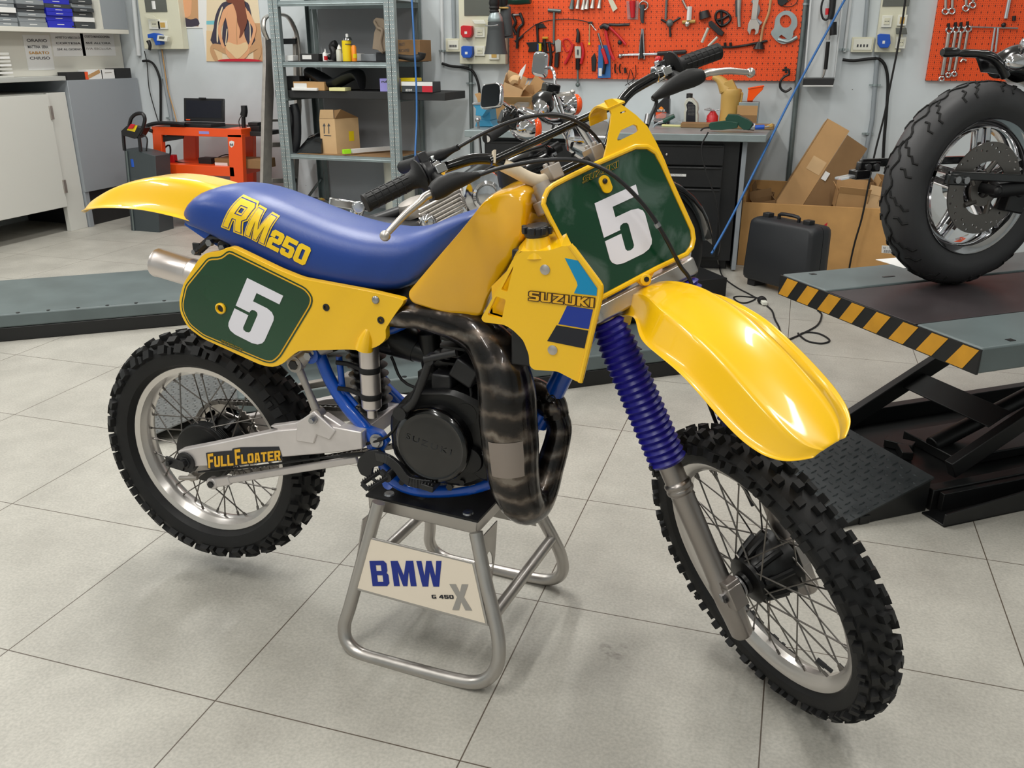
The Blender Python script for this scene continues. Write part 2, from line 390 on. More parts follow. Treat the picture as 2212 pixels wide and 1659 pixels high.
def pegboard_mat():
    """orange steel sheet with rows of dark square perforations"""
    m = M['orange_board']; nt = m.node_tree; b = nt.nodes['Principled BSDF']; N = nt.nodes.new; K = nt.links.new
    tc = N('ShaderNodeTexCoord'); sp = N('ShaderNodeSeparateXYZ'); K(tc.outputs['Object'], sp.inputs[0])
    def lt(o, per, th):
        p = N('ShaderNodeMath'); p.operation = 'PINGPONG'; p.inputs[1].default_value = per / 2; K(o, p.inputs[0])
        l = N('ShaderNodeMath'); l.operation = 'LESS_THAN'; l.inputs[1].default_value = th; K(p.outputs[0], l.inputs[0]); return l.outputs[0]
    def mul(a, c):
        k = N('ShaderNodeMath'); k.operation = 'MULTIPLY'; K(a, k.inputs[0]); K(c, k.inputs[1]); return k.outputs[0]
    big = mul(lt(sp.outputs[0], 0.038, 0.0032), lt(sp.outputs[2], 0.038, 0.006)); sm = mul(lt(sp.outputs[0], 0.0127, 0.0017), lt(sp.outputs[2], 0.0127, 0.0017))
    mx = N('ShaderNodeMath'); mx.operation = 'MAXIMUM'; K(big, mx.inputs[0]); K(sm, mx.inputs[1])
    c = N('ShaderNodeMix'); c.data_type = 'RGBA'; K(mx.outputs[0], c.inputs[0]); c.inputs[6].default_value = (*lin((242, 84, 24)), 1); c.inputs[7].default_value = (*lin((110, 34, 10)), 1)
    K(c.outputs[2], b.inputs['Base Color'])
pegboard_mat()

# ---------------------------------------------------------------- lettering
def txt_mesh(s, bold=0.0, spacing=1.0):
    cu = D.curves.new('letters', 'FONT'); cu.body = s; cu.offset = bold; cu.resolution_u = 4; cu.space_character = spacing
    o = D.objects.new('letters', cu); COL.objects.link(o)
    dg = bpy.context.evaluated_depsgraph_get(); dg.update()
    me = D.meshes.new_from_object(o.evaluated_get(dg)); D.objects.remove(o); D.curves.remove(cu); return me
def txt(s, name, mat, parent, org, xv, yv, bold=0.0, spacing=1.0, wrap=None, shear=0.0, lift=0.0):
    """letters filling the parallelogram org, org+xv, org+yv; wrap(p) moves every vertex onto a surface"""
    me = txt_mesh(s, bold, spacing); bm = bmesh.new(); bm.from_mesh(me)
    xs = [v.co.x for v in bm.verts]; ys = [v.co.y for v in bm.verts]; x0, x1, y0, y1 = min(xs), max(xs), min(ys), max(ys)
    org, xv, yv = V3(org), V3(xv), V3(yv); nn = np.cross(xv, yv); nn /= np.linalg.norm(nn)
    for v in bm.verts:
        a = (v.co.x - x0) / (x1 - x0); b_ = (v.co.y - y0) / (y1 - y0)
        v.co = Vector(org + (a + shear * b_) * xv + b_ * yv + lift * nn)
    if wrap:
        bmesh.ops.triangulate(bm, faces=bm.faces)
        for _ in range(4):
            ed = [e for e in bm.edges if e.calc_length() > 0.011]
            if not ed: break
            bmesh.ops.subdivide_edges(bm, edges=ed, cuts=1); bmesh.ops.triangulate(bm, faces=[f for f in bm.faces if len(f.verts) > 3])
        for v in bm.verts: v.co = Vector(wrap(V3(v.co)))
    bm.to_mesh(me); bm.free(); me.materials.clear(); me.materials.append(mat); me.name = name
    o = D.objects.new(name, me); COL.objects.link(o)
    if parent is not None: o.parent = parent
    return o
# heavy block capitals as outlines (first loop) with their counters
def _blk():
    w, t, s, c = .74, .20, .25, .11; L = {}
    L['U'] = [[(c, 0), (w - c, 0), (w, c), (w, 1), (w - s, 1), (w - s, t), (s, t), (s, 1), (0, 1), (0, c)]]
    L['S'] = [[(0, 0), (w - c, 0), (w, c), (w, .6 - c), (w - c, .6), (s, .6), (s, 1 - t), (w, 1 - t), (w, 1), (c, 1), (0, 1 - c), (0, .4 + c), (c, .4), (w - s, .4), (w - s, t), (0, t)]]
    L['Z'] = [[(0, 0), (w, 0), (w, t), (s * 1.25, t), (w, 1 - t), (w, 1), (0, 1), (0, 1 - t), (w - s * 1.25, 1 - t), (0, t)]]
    L['K'] = [[(0, 0), (s, 0), (s, .34), (w - .27, 0), (w + .06, 0), (.42, .52), (w + .03, 1), (w - .29, 1), (s, .66), (s, 1), (0, 1)]]
    L['I'] = [[(0, 0), (s, 0), (s, 1), (0, 1)]]
    L['R'] = [[(0, 0), (s, 0), (s, .36), (.36, .36), (w - s, 0), (w + .03, 0), (w - .13, .40), (w, .50), (w, 1 - c), (w - c, 1), (0, 1)], [(s, .56), (s, 1 - t), (w - s, 1 - t), (w - s, .56)]]
    L['M'] = [[(0, 0), (s, 0), (s, .60), (.40, 0), (.58, 0), (.73, .60), (.73, 0), (.98, 0), (.98, 1), (.67, 1), (.49, .42), (.31, 1), (0, 1)]]
    L['B'] = [[(0, 0), (w - c, 0), (w, c), (w, .44), (w - .07, .52), (w - .02, .60), (w - .02, 1 - c), (w - c - .02, 1), (0, 1)], [(s, .17), (s, .43), (w - s, .43), (w - s, .17)], [(s, .60), (s, .83), (w - s - .02, .83), (w - s - .02, .60)]]
    L['W'] = [[(.20, 0), (.46, 0), (.58, .58), (.70, 0), (.96, 0), (1.16, 1), (.92, 1), (.83, .40), (.70, 1), (.46, 1), (.33, .40), (.24, 1), (0, 1)]]
    L['2'] = [[(0, 0), (w, 0), (w, t), (s, t), (s, .40), (w - c, .40), (w, .50), (w, 1 - c), (w - c, 1), (c, 1), (0, 1 - c), (0, .66), (s, .66), (s, 1 - t), (w - s, 1 - t), (w - s, .60), (c, .60), (0, .50)]]
    L['5'] = [[(c, 0), (w - c, 0), (w, c), (w, .62 - c), (w - c, .62), (s, .62), (s, 1 - t), (w, 1 - t), (w, 1), (0, 1), (0, .44), (w - s, .44), (w - s, t), (s, t), (s, .32), (0, .32), (0, c)]]
    L['0'] = L['O'] = [[(c, 0), (w - c, 0), (w, c), (w, 1 - c), (w - c, 1), (c, 1), (0, 1 - c), (0, c)], [(s, t), (s, 1 - t), (w - s, 1 - t), (w - s, t)]]
    L['F'] = [[(0, 0), (s, 0), (s, .38), (w - .1, .38), (w - .1, .58), (s, .58), (s, 1 - t), (w, 1 - t), (w, 1), (0, 1)]]
    L['L'] = [[(0, 0), (w, 0), (w, t), (s, t), (s, 1), (0, 1)]]
    L['A'] = [[(0, 0), (s, 0), (s + .03, .2), (w - s - .03, .2), (w - s, 0), (w, 0), (w - .14, 1), (.14, 1)], [(.30, .38), (.33, .78), (w - .33, .78), (w - .30, .38)]]
    L['T'] = [[(w / 2 - s / 2, 0), (w / 2 + s / 2, 0), (w / 2 + s / 2, 1 - t), (w, 1 - t), (w, 1), (0, 1), (0, 1 - t), (w / 2 - s / 2, 1 - t)]]
    L['E'] = [[(0, 0), (w, 0), (w, t), (s, t), (s, .40), (w - .1, .40), (w - .1, .60), (s, .60), (s, 1 - t), (w, 1 - t), (w, 1), (0, 1)]]
    L['G'] = [[(c, 0), (w, 0), (w, .52), (.40, .52), (.40, .36), (w - s, .36), (w - s, t), (s, t), (s, 1 - t), (w, 1 - t), (w, 1), (c, 1), (0, 1 - c), (0, c)]]
    L['4'] = [[(w - s - .06, 0), (w - .06, 0), (w - .06, .2), (w + .04, .2), (w + .04, .38), (w - .06, .38), (w - .06, 1), (w - s - .1, 1), (0, .38), (0, .2), (w - s - .06, .2)], [(.26, .38), (w - s - .06, .70), (w - s - .06, .38)]]
    L['X'] = [[(0, 0), (.27, 0), (.40, .32), (.53, 0), (.80, 0), (.54, .50), (.78, 1), (.52, 1), (.40, .68), (.28, 1), (.02, 1), (.26, .50)]]
    return L
BLK = _blk()
def btxt(s, name, mat, parent, org, xv, yv, grow=0.0, wrap=None, lift=0.0, gap=.10, thick=.0005):
    """block capitals filling org..xv..yv; grow swells every outline (for outlined lettering)"""
    x = 0; glyphs = []
    for ch in s:
        if ch == ' ': x += .40; continue
        lp = BLK[ch]; wd = max(p[0] for p in lp[0]); glyphs.append([[(p[0] + x, p[1]) for p in l] for l in lp]); x += wd + gap
    W_ = x - gap; org, xv, yv = V3(org), V3(xv), V3(yv); nn = np.cross(xv, yv); nn /= np.linalg.norm(nn); g = G()
    for lp in glyphs:
        if grow: lp = [[tuple(p) for p in offset2(l, -grow if i == 0 else grow)] for i, l in enumerate(lp)]
        g.plate(lp, lambda u, v, d: org + u / W_ * xv + v * yv + d * nn, lift, lift + thick)
    if not wrap: return g.build(name, mat, parent, smooth=0)
    g2 = G()
    for lp in glyphs:
        if grow: lp = [[tuple(p) for p in offset2(l, -grow if i == 0 else grow)] for i, l in enumerate(lp)]
        L_ = [[Vector((p[0], p[1], 0)) for p in l] for l in lp]; fl = [p for l in L_ for p in l]
        g2.add([org + p.x / W_ * xv + p.y * yv for p in fl], [tuple(q) for q in tessellate_polygon(L_)])
    o = g2.build(name, mat, parent, smooth=60); bm = bmesh.new(); bm.from_mesh(o.data)
    for _ in range(5):
        ed = [e for e in bm.edges if e.calc_length() > 0.010]
        if not ed: break
        bmesh.ops.subdivide_edges(bm, edges=ed, cuts=1); bmesh.ops.triangulate(bm, faces=[f for f in bm.faces if len(f.verts) > 3])
    for v in bm.verts: v.co = Vector(wrap(V3(v.co), lift))
    bm.to_mesh(o.data); bm.free(); return o
FIVE = [(0, 1), (.66, 1), (.66, .84), (.24, .84), (.24, .68), (.50, .68), (.60, .655), (.66, .60), (.68, .54), (.68, .14), (.66, .08), (.60, .025), (.50, 0), (.18, 0), (.08, .025), (.02, .08), (0, .14), (0, .42), (.26, .42), (.26, .18), (.28, .145), (.33, .13), (.38, .145), (.40, .18), (.40, .50), (.38, .535), (.33, .55), (.28, .535), (.26, .50), (.26, .475), (0, .475)]

# ---------------------------------------------------------------- room shell
WALLY, XL, XR, YB = 5.45, -4.62, 6.4, -4.8
struct(G().lohi((XL, YB, -0.1), (XR, WALLY, 0)).build('floor', M['floor'], smooth=0))
struct(G().lohi((XL, YB, CEIL), (XR, WALLY, CEIL + 0.1)).build('ceiling', M['ceiling_paint'], smooth=0))
struct(G().lohi((XL - .1, WALLY, -0.1), (XR + .1, WALLY + 0.1, CEIL + 0.1)).build('wall_back', M['wall_paint'], smooth=0))
struct(G().lohi((XL - 0.1, YB, -0.1), (XL, WALLY, CEIL + .1)).build('wall_left', M['wall_paint'], smooth=0))
struct(G().lohi((XR, YB, -0.1), (XR + 0.1, WALLY, CEIL + .1)).build('wall_right', M['wall_paint'], smooth=0))
struct(G().lohi((XL - .1, YB - 0.1, -0.1), (XR + .1, YB, CEIL + .1)).build('wall_front', M['wall_paint'], smooth=0))
# ================================================================ MOTOCROSS BIKE
BO = np.array([0.2999, 0.5006, 0.3797]); TH, RHO = -0.0347, -0.0126
_X = np.array([math.cos(TH), math.sin(TH), 0]); _Y = np.array([-math.sin(TH), math.cos(TH), 0])
BM = np.stack([_X, rotm(_X, RHO) @ _Y, rotm(_X, RHO) @ np.array([0, 0, 1.0])], 1)
BO = BO - BM @ np.array([0, 0, 0.3797])
def B(u, v, y): d = BM.T @ _ray(u, v); c = BM.T @ (CAMPOS - BO); return c + (y - c[1]) / d[1] * d
RAKE, STEER = 0.4583, 0.826
SA = np.array([-math.sin(RAKE), 0, math.cos(RAKE)])
SF = rotm(SA, -STEER) @ np.array([math.cos(RAKE), 0, math.sin(RAKE)])
SN = rotm(SA, -STEER) @ np.array([0, -1.0, 0])
S0 = np.array([1.4072, 0, 0.3149]); SMX = np.stack([SF, SN, SA], 1)
def st(f, n, a): return S0 + f * SF + n * SN + a * SA
def S(u, v, k, val): d = SMX.T @ (BM.T @ _ray(u, v)); c = SMX.T @ (BM.T @ (CAMPOS - BO) - S0); return c + (val - c[k]) / d[k] * d
def SP(u, v, k, val): return st(*S(u, v, k, val))
def cr(ox, oy, s, pts): return [(ox + x * s, oy + y * s) for x, y in pts]
bike = thing('motocross_bike', 'yellow and blue motocross bike with green number plates raised on the metal stand', 'motorcycle', BO, (RHO, 0, TH))
YP = M['yellow_plastic']

# ---------------- wheels
def wheel(c, f, a, n, rim_r, rim_w, tyre_r, tyre_w, knobs, hub_near, hub_far, hr, kc, ks):
    c, f, a, n = map(V3, (c, f, a, n))
    def W(r, t, l): return c + r * (math.cos(t) * f + math.sin(t) * a) + l * n
    w = rim_w
    g = G(); g.lathe([(rim_r, w), (rim_r - .002, w - .004), (rim_r - .013, w - .006), (rim_r - .020, w * .45), (rim_r - .026, w * .25), (rim_r - .026, -w * .25), (rim_r - .020, -w * .45), (rim_r - .013, -w + .006), (rim_r - .002, -w + .004), (rim_r, -w),
        (rim_r - .004, -w - .003), (rim_r - .018, -w + .001), (rim_r - .026, -w * .5), (rim_r - .031, -w * .3), (rim_r - .031, w * .3), (rim_r - .026, w * .5), (rim_r - .018, w - .001), (rim_r - .004, w + .003)], c, n, 72, closed=True, x=f)
    rim = g.build('wheel', M['rim_alloy'], bike, smooth=40)
    # tyre carcass
    rc = rim_r + (tyre_r - rim_r) * 0.45; hh = tyre_r - rc; ww = tyre_w
    prof = []
    for k in range(15):
        p = math.radians(-118 + 236 * k / 14); prof.append((rc + hh * math.cos(p) * (1 if abs(p) < PI / 2 else 1.35), ww * math.sin(p)))
    g = G(); g.lathe(prof + [(rim_r - .006, w * .8), (rim_r - .006, -w * .8)], c, n, 72, closed=True, x=f)
    def knob(t, p, lt, lp, h):
        """block of tread at wheel angle t and cross-section angle p (degrees)"""
        vs = []
        for hk, s in ((-.004, 1.0), (h, .84)):
            for dt, dp in ((-1, -1), (1, -1), (1, 1), (-1, 1)):
                pp = math.radians(p + dp * lp * s / 2); rr = rc + hh * math.cos(pp); yy = ww * math.sin(pp)
                nr, ny = math.cos(pp) / hh, math.sin(pp) / ww; q = math.hypot(nr, ny)
                vs.append(W(rr + hk * nr / q, t + dt * lt * s / 2 / rr, yy + hk * ny / q))
        g.add(vs, [(0, 3, 2, 1), (4, 5, 6, 7), (0, 1, 5, 4), (1, 2, 6, 5), (2, 3, 7, 6), (3, 0, 4, 7)])
    stp = 2 * PI / knobs
    for i in range(knobs):
        t = i * stp
        for s in (-1, 1):
            knob(t, s * 66, ks, 26, .014); knob(t + stp / 2, s * 40, kc, 20, .0145)
            if i % 2: knob(t + stp / 2, s * 72, ks * .55, 22, .012)
            knob(t + (stp * .25 if s > 0 else stp * .75), s * 13, kc * .85, 20, .0155)
    g.build('tyre', M['rubber'], rim, smooth=20)
    for i in range(36):
        side = 1 if i % 2 else -1; hl = hub_near if side > 0 else hub_far
        ra = i * 10 + 3; ha = ra + (48 if (i // 2) % 2 else -48); rr = hr[0] if side > 0 else hr[1]
        p0 = W(rr, math.radians(ha), hl); p1 = W(rim_r - .030, math.radians(ra), side * .006); d = (p1 - p0)
        g = G(); g.tube([p0, p0 + d * .955], .0019, 6); g.cyl(p0 + d * .94, p1, .0034, 6)
        g.build('spoke', M['spoke_steel'], rim, smooth=60)
    return rim, W
RC = np.array([0, 0, .3797])
rear, WR = wheel(RC, (1, 0, 0), (0, 0, 1), (0, -1, 0), .2425, .031, .318, .058, 34, .046, -.052, (.072, .062), .030, .026)
g = G(); g.lathe([(.012, .078), (.030, .076), (.034, .066), (.078, .060), (.082, .052), (.080, .022), (.060, .012), (.048, -.005), (.046, -.035), (.060, -.05), (.066, -.056), (.04, -.066), (.012, -.07)], RC, (0, -1, 0), 40)
for k in range(5): g.lathe([(.0815, .05 - k * .006), (.084, .048 - k * .006), (.0815, .046 - k * .006)], RC, (0, -1, 0), 40)
for k in range(6):
    p = WR(.056, k * PI / 3 + .2, -.06); g.cyl(p, p + np.array([0, .016, 0]), .009, 8); g.cyl(WR(.05, k * PI / 3, -.02), WR(.066, k * PI / 3, -.056), .010, 8)
g.build('hub', M['engine_black'], rear, smooth=40)
g = G()
outer = [(.104 + (.003 if k % 2 else -.003), k * PI / 50) for k in range(100)]
hol = []
for k in range(6):
    a0 = k * PI / 3 + .25; hol.append([(r * math.cos(a0 + t), r * math.sin(a0 + t)) for r, t in ((.092, -.26), (.094, -.1), (.094, .1), (.092, .26), (.084, .32), (.076, .28), (.074, 0), (.076, -.28), (.084, -.32))])
g.plate([[(r * math.cos(t), r * math.sin(t)) for r, t in outer]] + hol + [[(.05 * math.cos(-t * PI / 12), .05 * math.sin(-t * PI / 12)) for t in range(24)]], lambda u, v, d: RC + np.array([u, .062 + d, v]), 0, .005)
g.build('sprocket', M['alloy'], rear, smooth=0)

FC = st(.10, 0, 0)
front, WF = wheel(FC, SF, SA, SN, .280, .025, .3355, .043, 38, .040, -.045, (.046, .062), .023, .020)
g = G(); g.lathe([(.012, .060), (.024, .058), (.026, .050), (.040, .048), (.052, .044), (.054, .036), (.046, .030), (.050, .012), (.060, .004), (.066, -.02), (.072, -.042), (.074, -.052), (.05, -.060), (.012, -.066)], FC, SN, 40)
for k in range(9): g.tube([WF(.050, k * 2 * PI / 9, .03), WF(.060, k * 2 * PI / 9, .006), WF(.070, k * 2 * PI / 9, -.03)], .008, 8)
g.build('hub', M['engine_black'], front, smooth=40)
g = G(); g.lathe([(.004, -.113), (.010, -.112), (.010, .0615), (.024, .0625), (.024, .068), (.010, .069), (.010, .117), (.004, .118)], FC, SN, 24); g.build('axle', M['steel'], front, smooth=30)
p = WF(.24, math.radians(-52), .02); q = WF(.205, math.radians(-52), .03); g = G(); g.tube([p, q], .0045, 8); g.cyl(WF(.225, math.radians(-52), .025), q, .0058, 8); g.build('valve_stem', M['black_plastic'], front)
p = WF(.245, math.radians(132), .012); g = G(); g.cyl(p, WF(.22, math.radians(132), .014), .006, 8); g.cyl(WF(.246, math.radians(128), .012), WF(.222, math.radians(128), .014), .004, 8); g.build('rim_lock', M['black_metal'], front)

# ---------------- forks and clamps
for s in (1, -1):
    fo = .084; n0 = s * .095
    bx = []
    N = 23
    for k in range(N * 4 + 1):
        t = k / (N * 4); a = .640 - .325 * t; ph = (k % 4) / 4
        base = .0290 + .0065 * min(1, t * 6) + .001 * t
        bx.append((base - .001 + .0056 * (0.5 - 0.5 * math.cos(2 * PI * ph)), a))
    lo = G(); lo.lathe([(.0245, .335), (.0245, .27), (.029, .268), (.030, .262), (.027, .257), (.030, .252), (.029, .246), (.0250, .243), (.0235, .12), (.0245, .03), (.0275, .02), (.0275, -.03), (.0255, -.06), (.024, -.105), (.018, -.114), (.006, -.116)], st(fo, n0, 0), SA, 28, x=SF)
    lo.box(st(.108, n0 * .97, -.002), (.052, .036, .052), SMX); lo.box(st(.112, n0 * .96, .028), (.040, .034, .012), SMX)
    leg = lo.build('fork_leg', M['fork_alloy'], bike, bevel=.004)
    if s < 0: leg['label'] = 'far fork leg behind the front wheel'
    g = G(); g.cyl(st(.108, n0 + s * .0150, -.003), st(.108, n0 + s * .020, -.003), .009, 8); g.cyl(st(.122, n0 + s * .006, -.012), st(.122, n0 + s * .006, -.026), .0055, 8); g.cyl(st(.122, n0 - s * .008, -.012), st(.122, n0 - s * .008, -.026), .0055, 8)
    g.build('pinch_bolts', M['black_metal'], leg)
    g = G(); g.lathe(bx, st(fo, n0, 0), SA, 32, x=SF); boot = g.build('fork_boot', M['boot_rubber'], bike, smooth=60)
    g = G(); g.lathe([(.0362, .327), (.0378, .325), (.0378, .318), (.0362, .316)], st(fo, n0, 0), SA, 32, closed=True); g.box(st(fo + .0, n0 + s * .040, .322), (.010, .008, .008), SMX)
    g.build('boot_clamp', M['black_plastic'], boot)
    g = G(); g.cyl(st(fo - .005, n0, .64), st(fo - .03, n0, .935), .0215, 20); g.cyl(st(fo - .03, n0, .935), st(fo - .031, n0, .945), .018, 12); g.build('fork_tube', M['alloy_dull'], bike)
g = G(); ol_ = rounded([(-.138, .060, 0), (-.132, .112, 0), (-.05, .108, 0), (.05, .108, 0), (.128, .112, 0), (.136, .060, 0), (.06, .03, 0), (0, .0, 0), (-.06, .03, 0)], [.02, .02, .02, .02, .02, .03, .02, .03, .02], 3)
g.prism([st(f_, n_, .646) for n_, f_, _ in ol_], SA * .036)
g.build('lower_triple_clamp', M['alloy'], bike, bevel=.005)
g = G(); g.box(st(.035, 0, .900), (.07, .21, .022), SMX)
for s in (1, -1): g.lathe([(.032, -.014), (.032, .014)], st(.053, s * .095, .900), SA, 24)
up = g.build('upper_triple_clamp', M['alloy_dull'], bike, bevel=.003)
for s in (1, -1):
    g = G(); g.lathe([(.015, .91), (.015, .94)], st(.032, s * .052, 0), SA, 12); g.box(st(.03, s * .052, .955), (.046, .028, .030), SMX); g.cyl(st(.047, s * .052, .965), st(.047, s * .052, .978), .006, 8); g.cyl(st(.013, s * .052, .965), st(.013, s * .052, .978), .006, 8)
    g.build('handlebar_clamp', M['alloy_dull'], up, bevel=.005)
g = G(); g.cyl(st(0, 0, .64), st(0, 0, .90), .030, 20); g.build('steering_head', M['blue_paint'], bike)

# ---------------- handlebar assembly
def hb(n, a, f=.02): return st(f, n, a)
half = [(.0, .948), (.055, .947), (.085, .952), (.118, .985), (.150, .022 + 1.0), (.185, 1.040), (.225, 1.047), (.32, 1.052), (.428, 1.046)]
bar = spline([hb(-n, a) for n, a in reversed(half[1:])] + [hb(n, a) for n, a in half], 5)
hbar = G().tube(bar, .0112, 14).build('handlebar', M['black_gloss'], bike, smooth=60)
G().tube([hb(-.165, 1.030, .028), hb(.165, 1.024, .028)], .0085, 12).build('crossbar', M['black_gloss'], hbar, smooth=60)
for s in (1, -1):
    i0, i1 = .305, .430
    def h(n, f=0): return hb(s * n, 1.0525 - .06 * max(0, n - .33), .02 + f)
    ax = h(i1) - h(i0); L = np.linalg.norm(ax); ax = ax / L
    g = G(); prof = [(.0155, 0), (.034, .001), (.035, .004), (.022, .010), (.0175, .02)]
    for k in range(6): z = .028 + k * (L - .034) / 6; prof += [(.0165, z), (.0165, z + .0135), (.0178, z + .0145), (.0178, z + .0165), (.0165, z + .0175)]
    prof += [(.0178, L - .004), (.018, L), (.006, L + .001)]
    g.lathe(prof, h(i0), ax, 20)
    x = perp(ax); y = np.cross(ax, x)
    for k in range(8):
        a = k * PI / 4; d = .0162 * (math.cos(a) * x + math.sin(a) * y); g.tube([h(i0) + ax * .03 + d, h(i0) + ax * (L - .004) + d], .0018, 5)
    g.build('grip', M['rubber'], hbar, smooth=45)
    # lever perch, rubber dust cover and alloy lever
    p0 = h(.272); g = G(); g.lathe([(.0165, -.012), (.0175, -.009), (.0175, .009), (.0165, .012)], p0, ax, 18)
    g.box(p0 + SF * .020 - SA * .004, (.03, .022, .018), SMX); g.cyl(p0 + SA * .016 + SF * .008, p0 + SA * .026 + SF * .008, .006, 8); g.cyl(p0 + SA * .012 - SF * .014, p0 + SA * .020 - SF * .014, .006, 8)
    g.build('lever_perch', M['chrome'], hbar, bevel=.002)
    q0, q3 = hb(s * .210, 1.008, .060), hb(s * .322, 1.010, .086)
    g = G(); rr = []
    for p, wv, hv in ((q0, .006, .006), (hb(s * .232, 1.011, .065), .010, .011), (hb(s * .255, 1.014, .071), .014, .016), (hb(s * .275, 1.015, .076), .015, .018), (hb(s * .298, 1.014, .081), .016, .020), (hb(s * .312, 1.012, .084), .016, .018), (q3, .014, .014)):
        rr.append([p + SF * (wv * math.cos(a)) + SA * (hv * math.sin(a)) for a in (.3, .9, 1.57, 2.24, 2.84, 3.44, 4.04, 4.71, 5.38, 5.98)])
    g.loft(rr); g.tube([hb(s * .285, 1.045, .030), hb(s * .285, 1.022, .066)], .011, 10); g.build('lever_dust_cover', M['rubber'], hbar, smooth=50)
    lv = spline([q3, hb(s * .338, 1.009, .090), hb(s * .352, 1.004, .094), hb(s * .385, .995, .092), hb(s * .420, .981, .088), hb(s * .437, .974, .086)], 5)
    m = len(lv); g = G(); g.tube(lv, [.0085 - .0030 * k / m for k in range(m)], 12, sx=1.0); g.sphere(lv[-1], .0105, 14)
    g.build('lever', M['alloy'], hbar, smooth=60)
# throttle housing on the rider's right with its rubber cable boot
p0, p1 = hb(.283, 1.052), hb(.303, 1.0525); ax = (p1 - p0) / np.linalg.norm(p1 - p0)
g = G(); g.lathe([(.012, -.004), (.024, -.002), (.026, .004), (.026, .016), (.022, .02)], p0, ax, 24); g.box(p0 + SA * .026 + ax * .006, (.026, .020, .03), SMX)
g.build('throttle_housing', M['black_plastic'], hbar, bevel=.003)
tb = [SP(872, 361, 1, .29), SP(905, 352, 1, .275), SP(945, 338, 1, .255), SP(990, 318, 1, .235)]
g = G(); g.tube(spline(tb, 4), [.0135] * 4 + [.0150] * 4 + [.011] * 2 + [.008, .006, .0055], 14); g.sphere(tb[0], .014, 12); g.build('throttle_cable_boot', M['rubber'], hbar, smooth=50)
cab = [tb[-1], SP(1040, 290, 1, .18), SP(1100, 264, 1, .12), SP(1165, 249, 1, .06), SP(1225, 254, 1, .0), SP(1275, 283, 0, .05), SP(1312, 335, 0, .04), SP(1318, 400, 0, .02)]
G().tube(spline(cab, 6), .0037, 8).build('throttle_cable', M['black_plastic'], hbar, smooth=60)
cab = [hb(.210, 1.008, .060), SP(1085, 362, 0, .085), SP(1170, 347, 0, .115), SP(1245, 346, 0, .145), SP(1305, 366, 0, .16), SP(1352, 402, 0, .165), SP(1400, 455, 0, .165), SP(1437, 513, 0, .16), SP(1468, 572, 0, .145), SP(1495, 622, 0, .125)]
cab += [st(.06, -.07, .5), st(.05, -.06, .3), st(.06, -.06, .12)]
G().tube(spline(cab, 6), .0042, 8).build('front_brake_cable', M['black_plastic'], hbar, smooth=60)
g = G(); p = SP(1418, 482, 0, .1655); q = SP(1423, 490, 0, .165); g.cyl(p, q, .0062, 10); g.build('cable_ferrule', M['steel'], hbar)
cab = [hb(-.210, 1.008, .060), SP(1418, 222, 0, .05), SP(1402, 262, 0, .05), SP(1395, 300, 0, .055), st(.05, -.14, .86)]
G().tube(spline(cab, 6), .0040, 8).build('clutch_cable', M['black_plastic'], hbar, smooth=60)
g = G(); g.cyl(SP(1400, 248, 0, .05), SP(1396, 270, 0, .053), .0060, 10); g.build('cable_adjuster', M['steel'], hbar)
g = G(); g.box(hb(-.283, 1.066, .020), (.026, .016, .018), SMX); sw = g.build('kill_switch', M['black_plastic'], hbar, bevel=.003)
g = G(); g.sphere(hb(-.283, 1.080, .020), .0075, 10); g.build('button', M['red_plastic'], sw)
tp = []
g = G(); g.tube(spline([hb(.140, 1.010), hb(.122, .990), hb(.102, .967), hb(.082, .951), hb(.066, .9475)], 5), .0138, 14); g.box(hb(.155, 1.030, .030), (.016, .004, .026), SMX @ rotm((1, 0, 0), .5)); g.build('masking_tape_wrap', M['masking_tape'], hbar, smooth=30)

# ---------------- front number plate
PO = [(1173.6, 441), (1176, 426), (1183, 411), (1194, 401), (1221.5, 386.4), (1292, 352), (1306, 338), (1313, 310), (1319, 272), (1322, 245), (1314, 226), (1308, 216), (1323, 212), (1336, 221), (1352, 231), (1376, 249), (1399, 272), (1419, 308), (1437, 346), (1495, 495), (1498, 516), (1494, 534), (1483, 549), (1418, 580), (1408, 600), (1398, 612), (1385, 614), (1376, 608), (1366, 607), (1300, 643), (1288, 645), (1280, 636), (1217, 527), (1187, 470)]
def pn(u, v, f=.12): return S(u, v, 0, f)[1:]
def stp(n, a, d): return st(d, n, a)
outl = [pn(*p) for p in PO]
win = [pn(*p) for p in rounded([(1332, 297), (1372, 270), (1380, 283), (1340, 302)], 3)][::-1]
win = [pn(*p) for p in [(1334, 299), (1342, 281), (1370, 268), (1377, 271), (1380, 281), (1374, 286), (1341, 302), (1335, 303)]]
slot = [pn(*p) for p in [(1340, 242), (1352, 238), (1353, 241), (1341, 245)]]
npl = G(); npl.plate([outl, win, slot], stp, .113, .1185)
rim2 = [pn(*p) for p in PO[:6]] + [pn(*p) for p in ((1372, 317), (1398, 317), (1417, 329), (1430, 352))] + [pn(*p) for p in PO[19:24]] + [pn(*p) for p in PO[29:]]
npl.tube([st(.120, *p) for p in rim2], .0052, 8, closed=True)
hk = spline([SP(1330, 228, 0, .118), st(.085, *(pn(1325, 217) + np.array([0, .004]))), st(.055, *pn(1322, 222)), st(.045, *(pn(1325, 235) - np.array([0, .006])))], 4)
for i in range(len(hk) - 1): npl.box((hk[i] + hk[i + 1]) / 2, (np.linalg.norm(hk[i + 1] - hk[i]) + .004, .042, .004), np.stack([(hk[i + 1] - hk[i]) / np.linalg.norm(hk[i + 1] - hk[i]), SN, np.cross((hk[i + 1] - hk[i]) / np.linalg.norm(hk[i + 1] - hk[i]), SN)], 1))
bl = pn(1393, 604); npl.lathe([(.0125, .112), (.0125, .124), (.009, .126)], st(0, *bl), SF, 16)
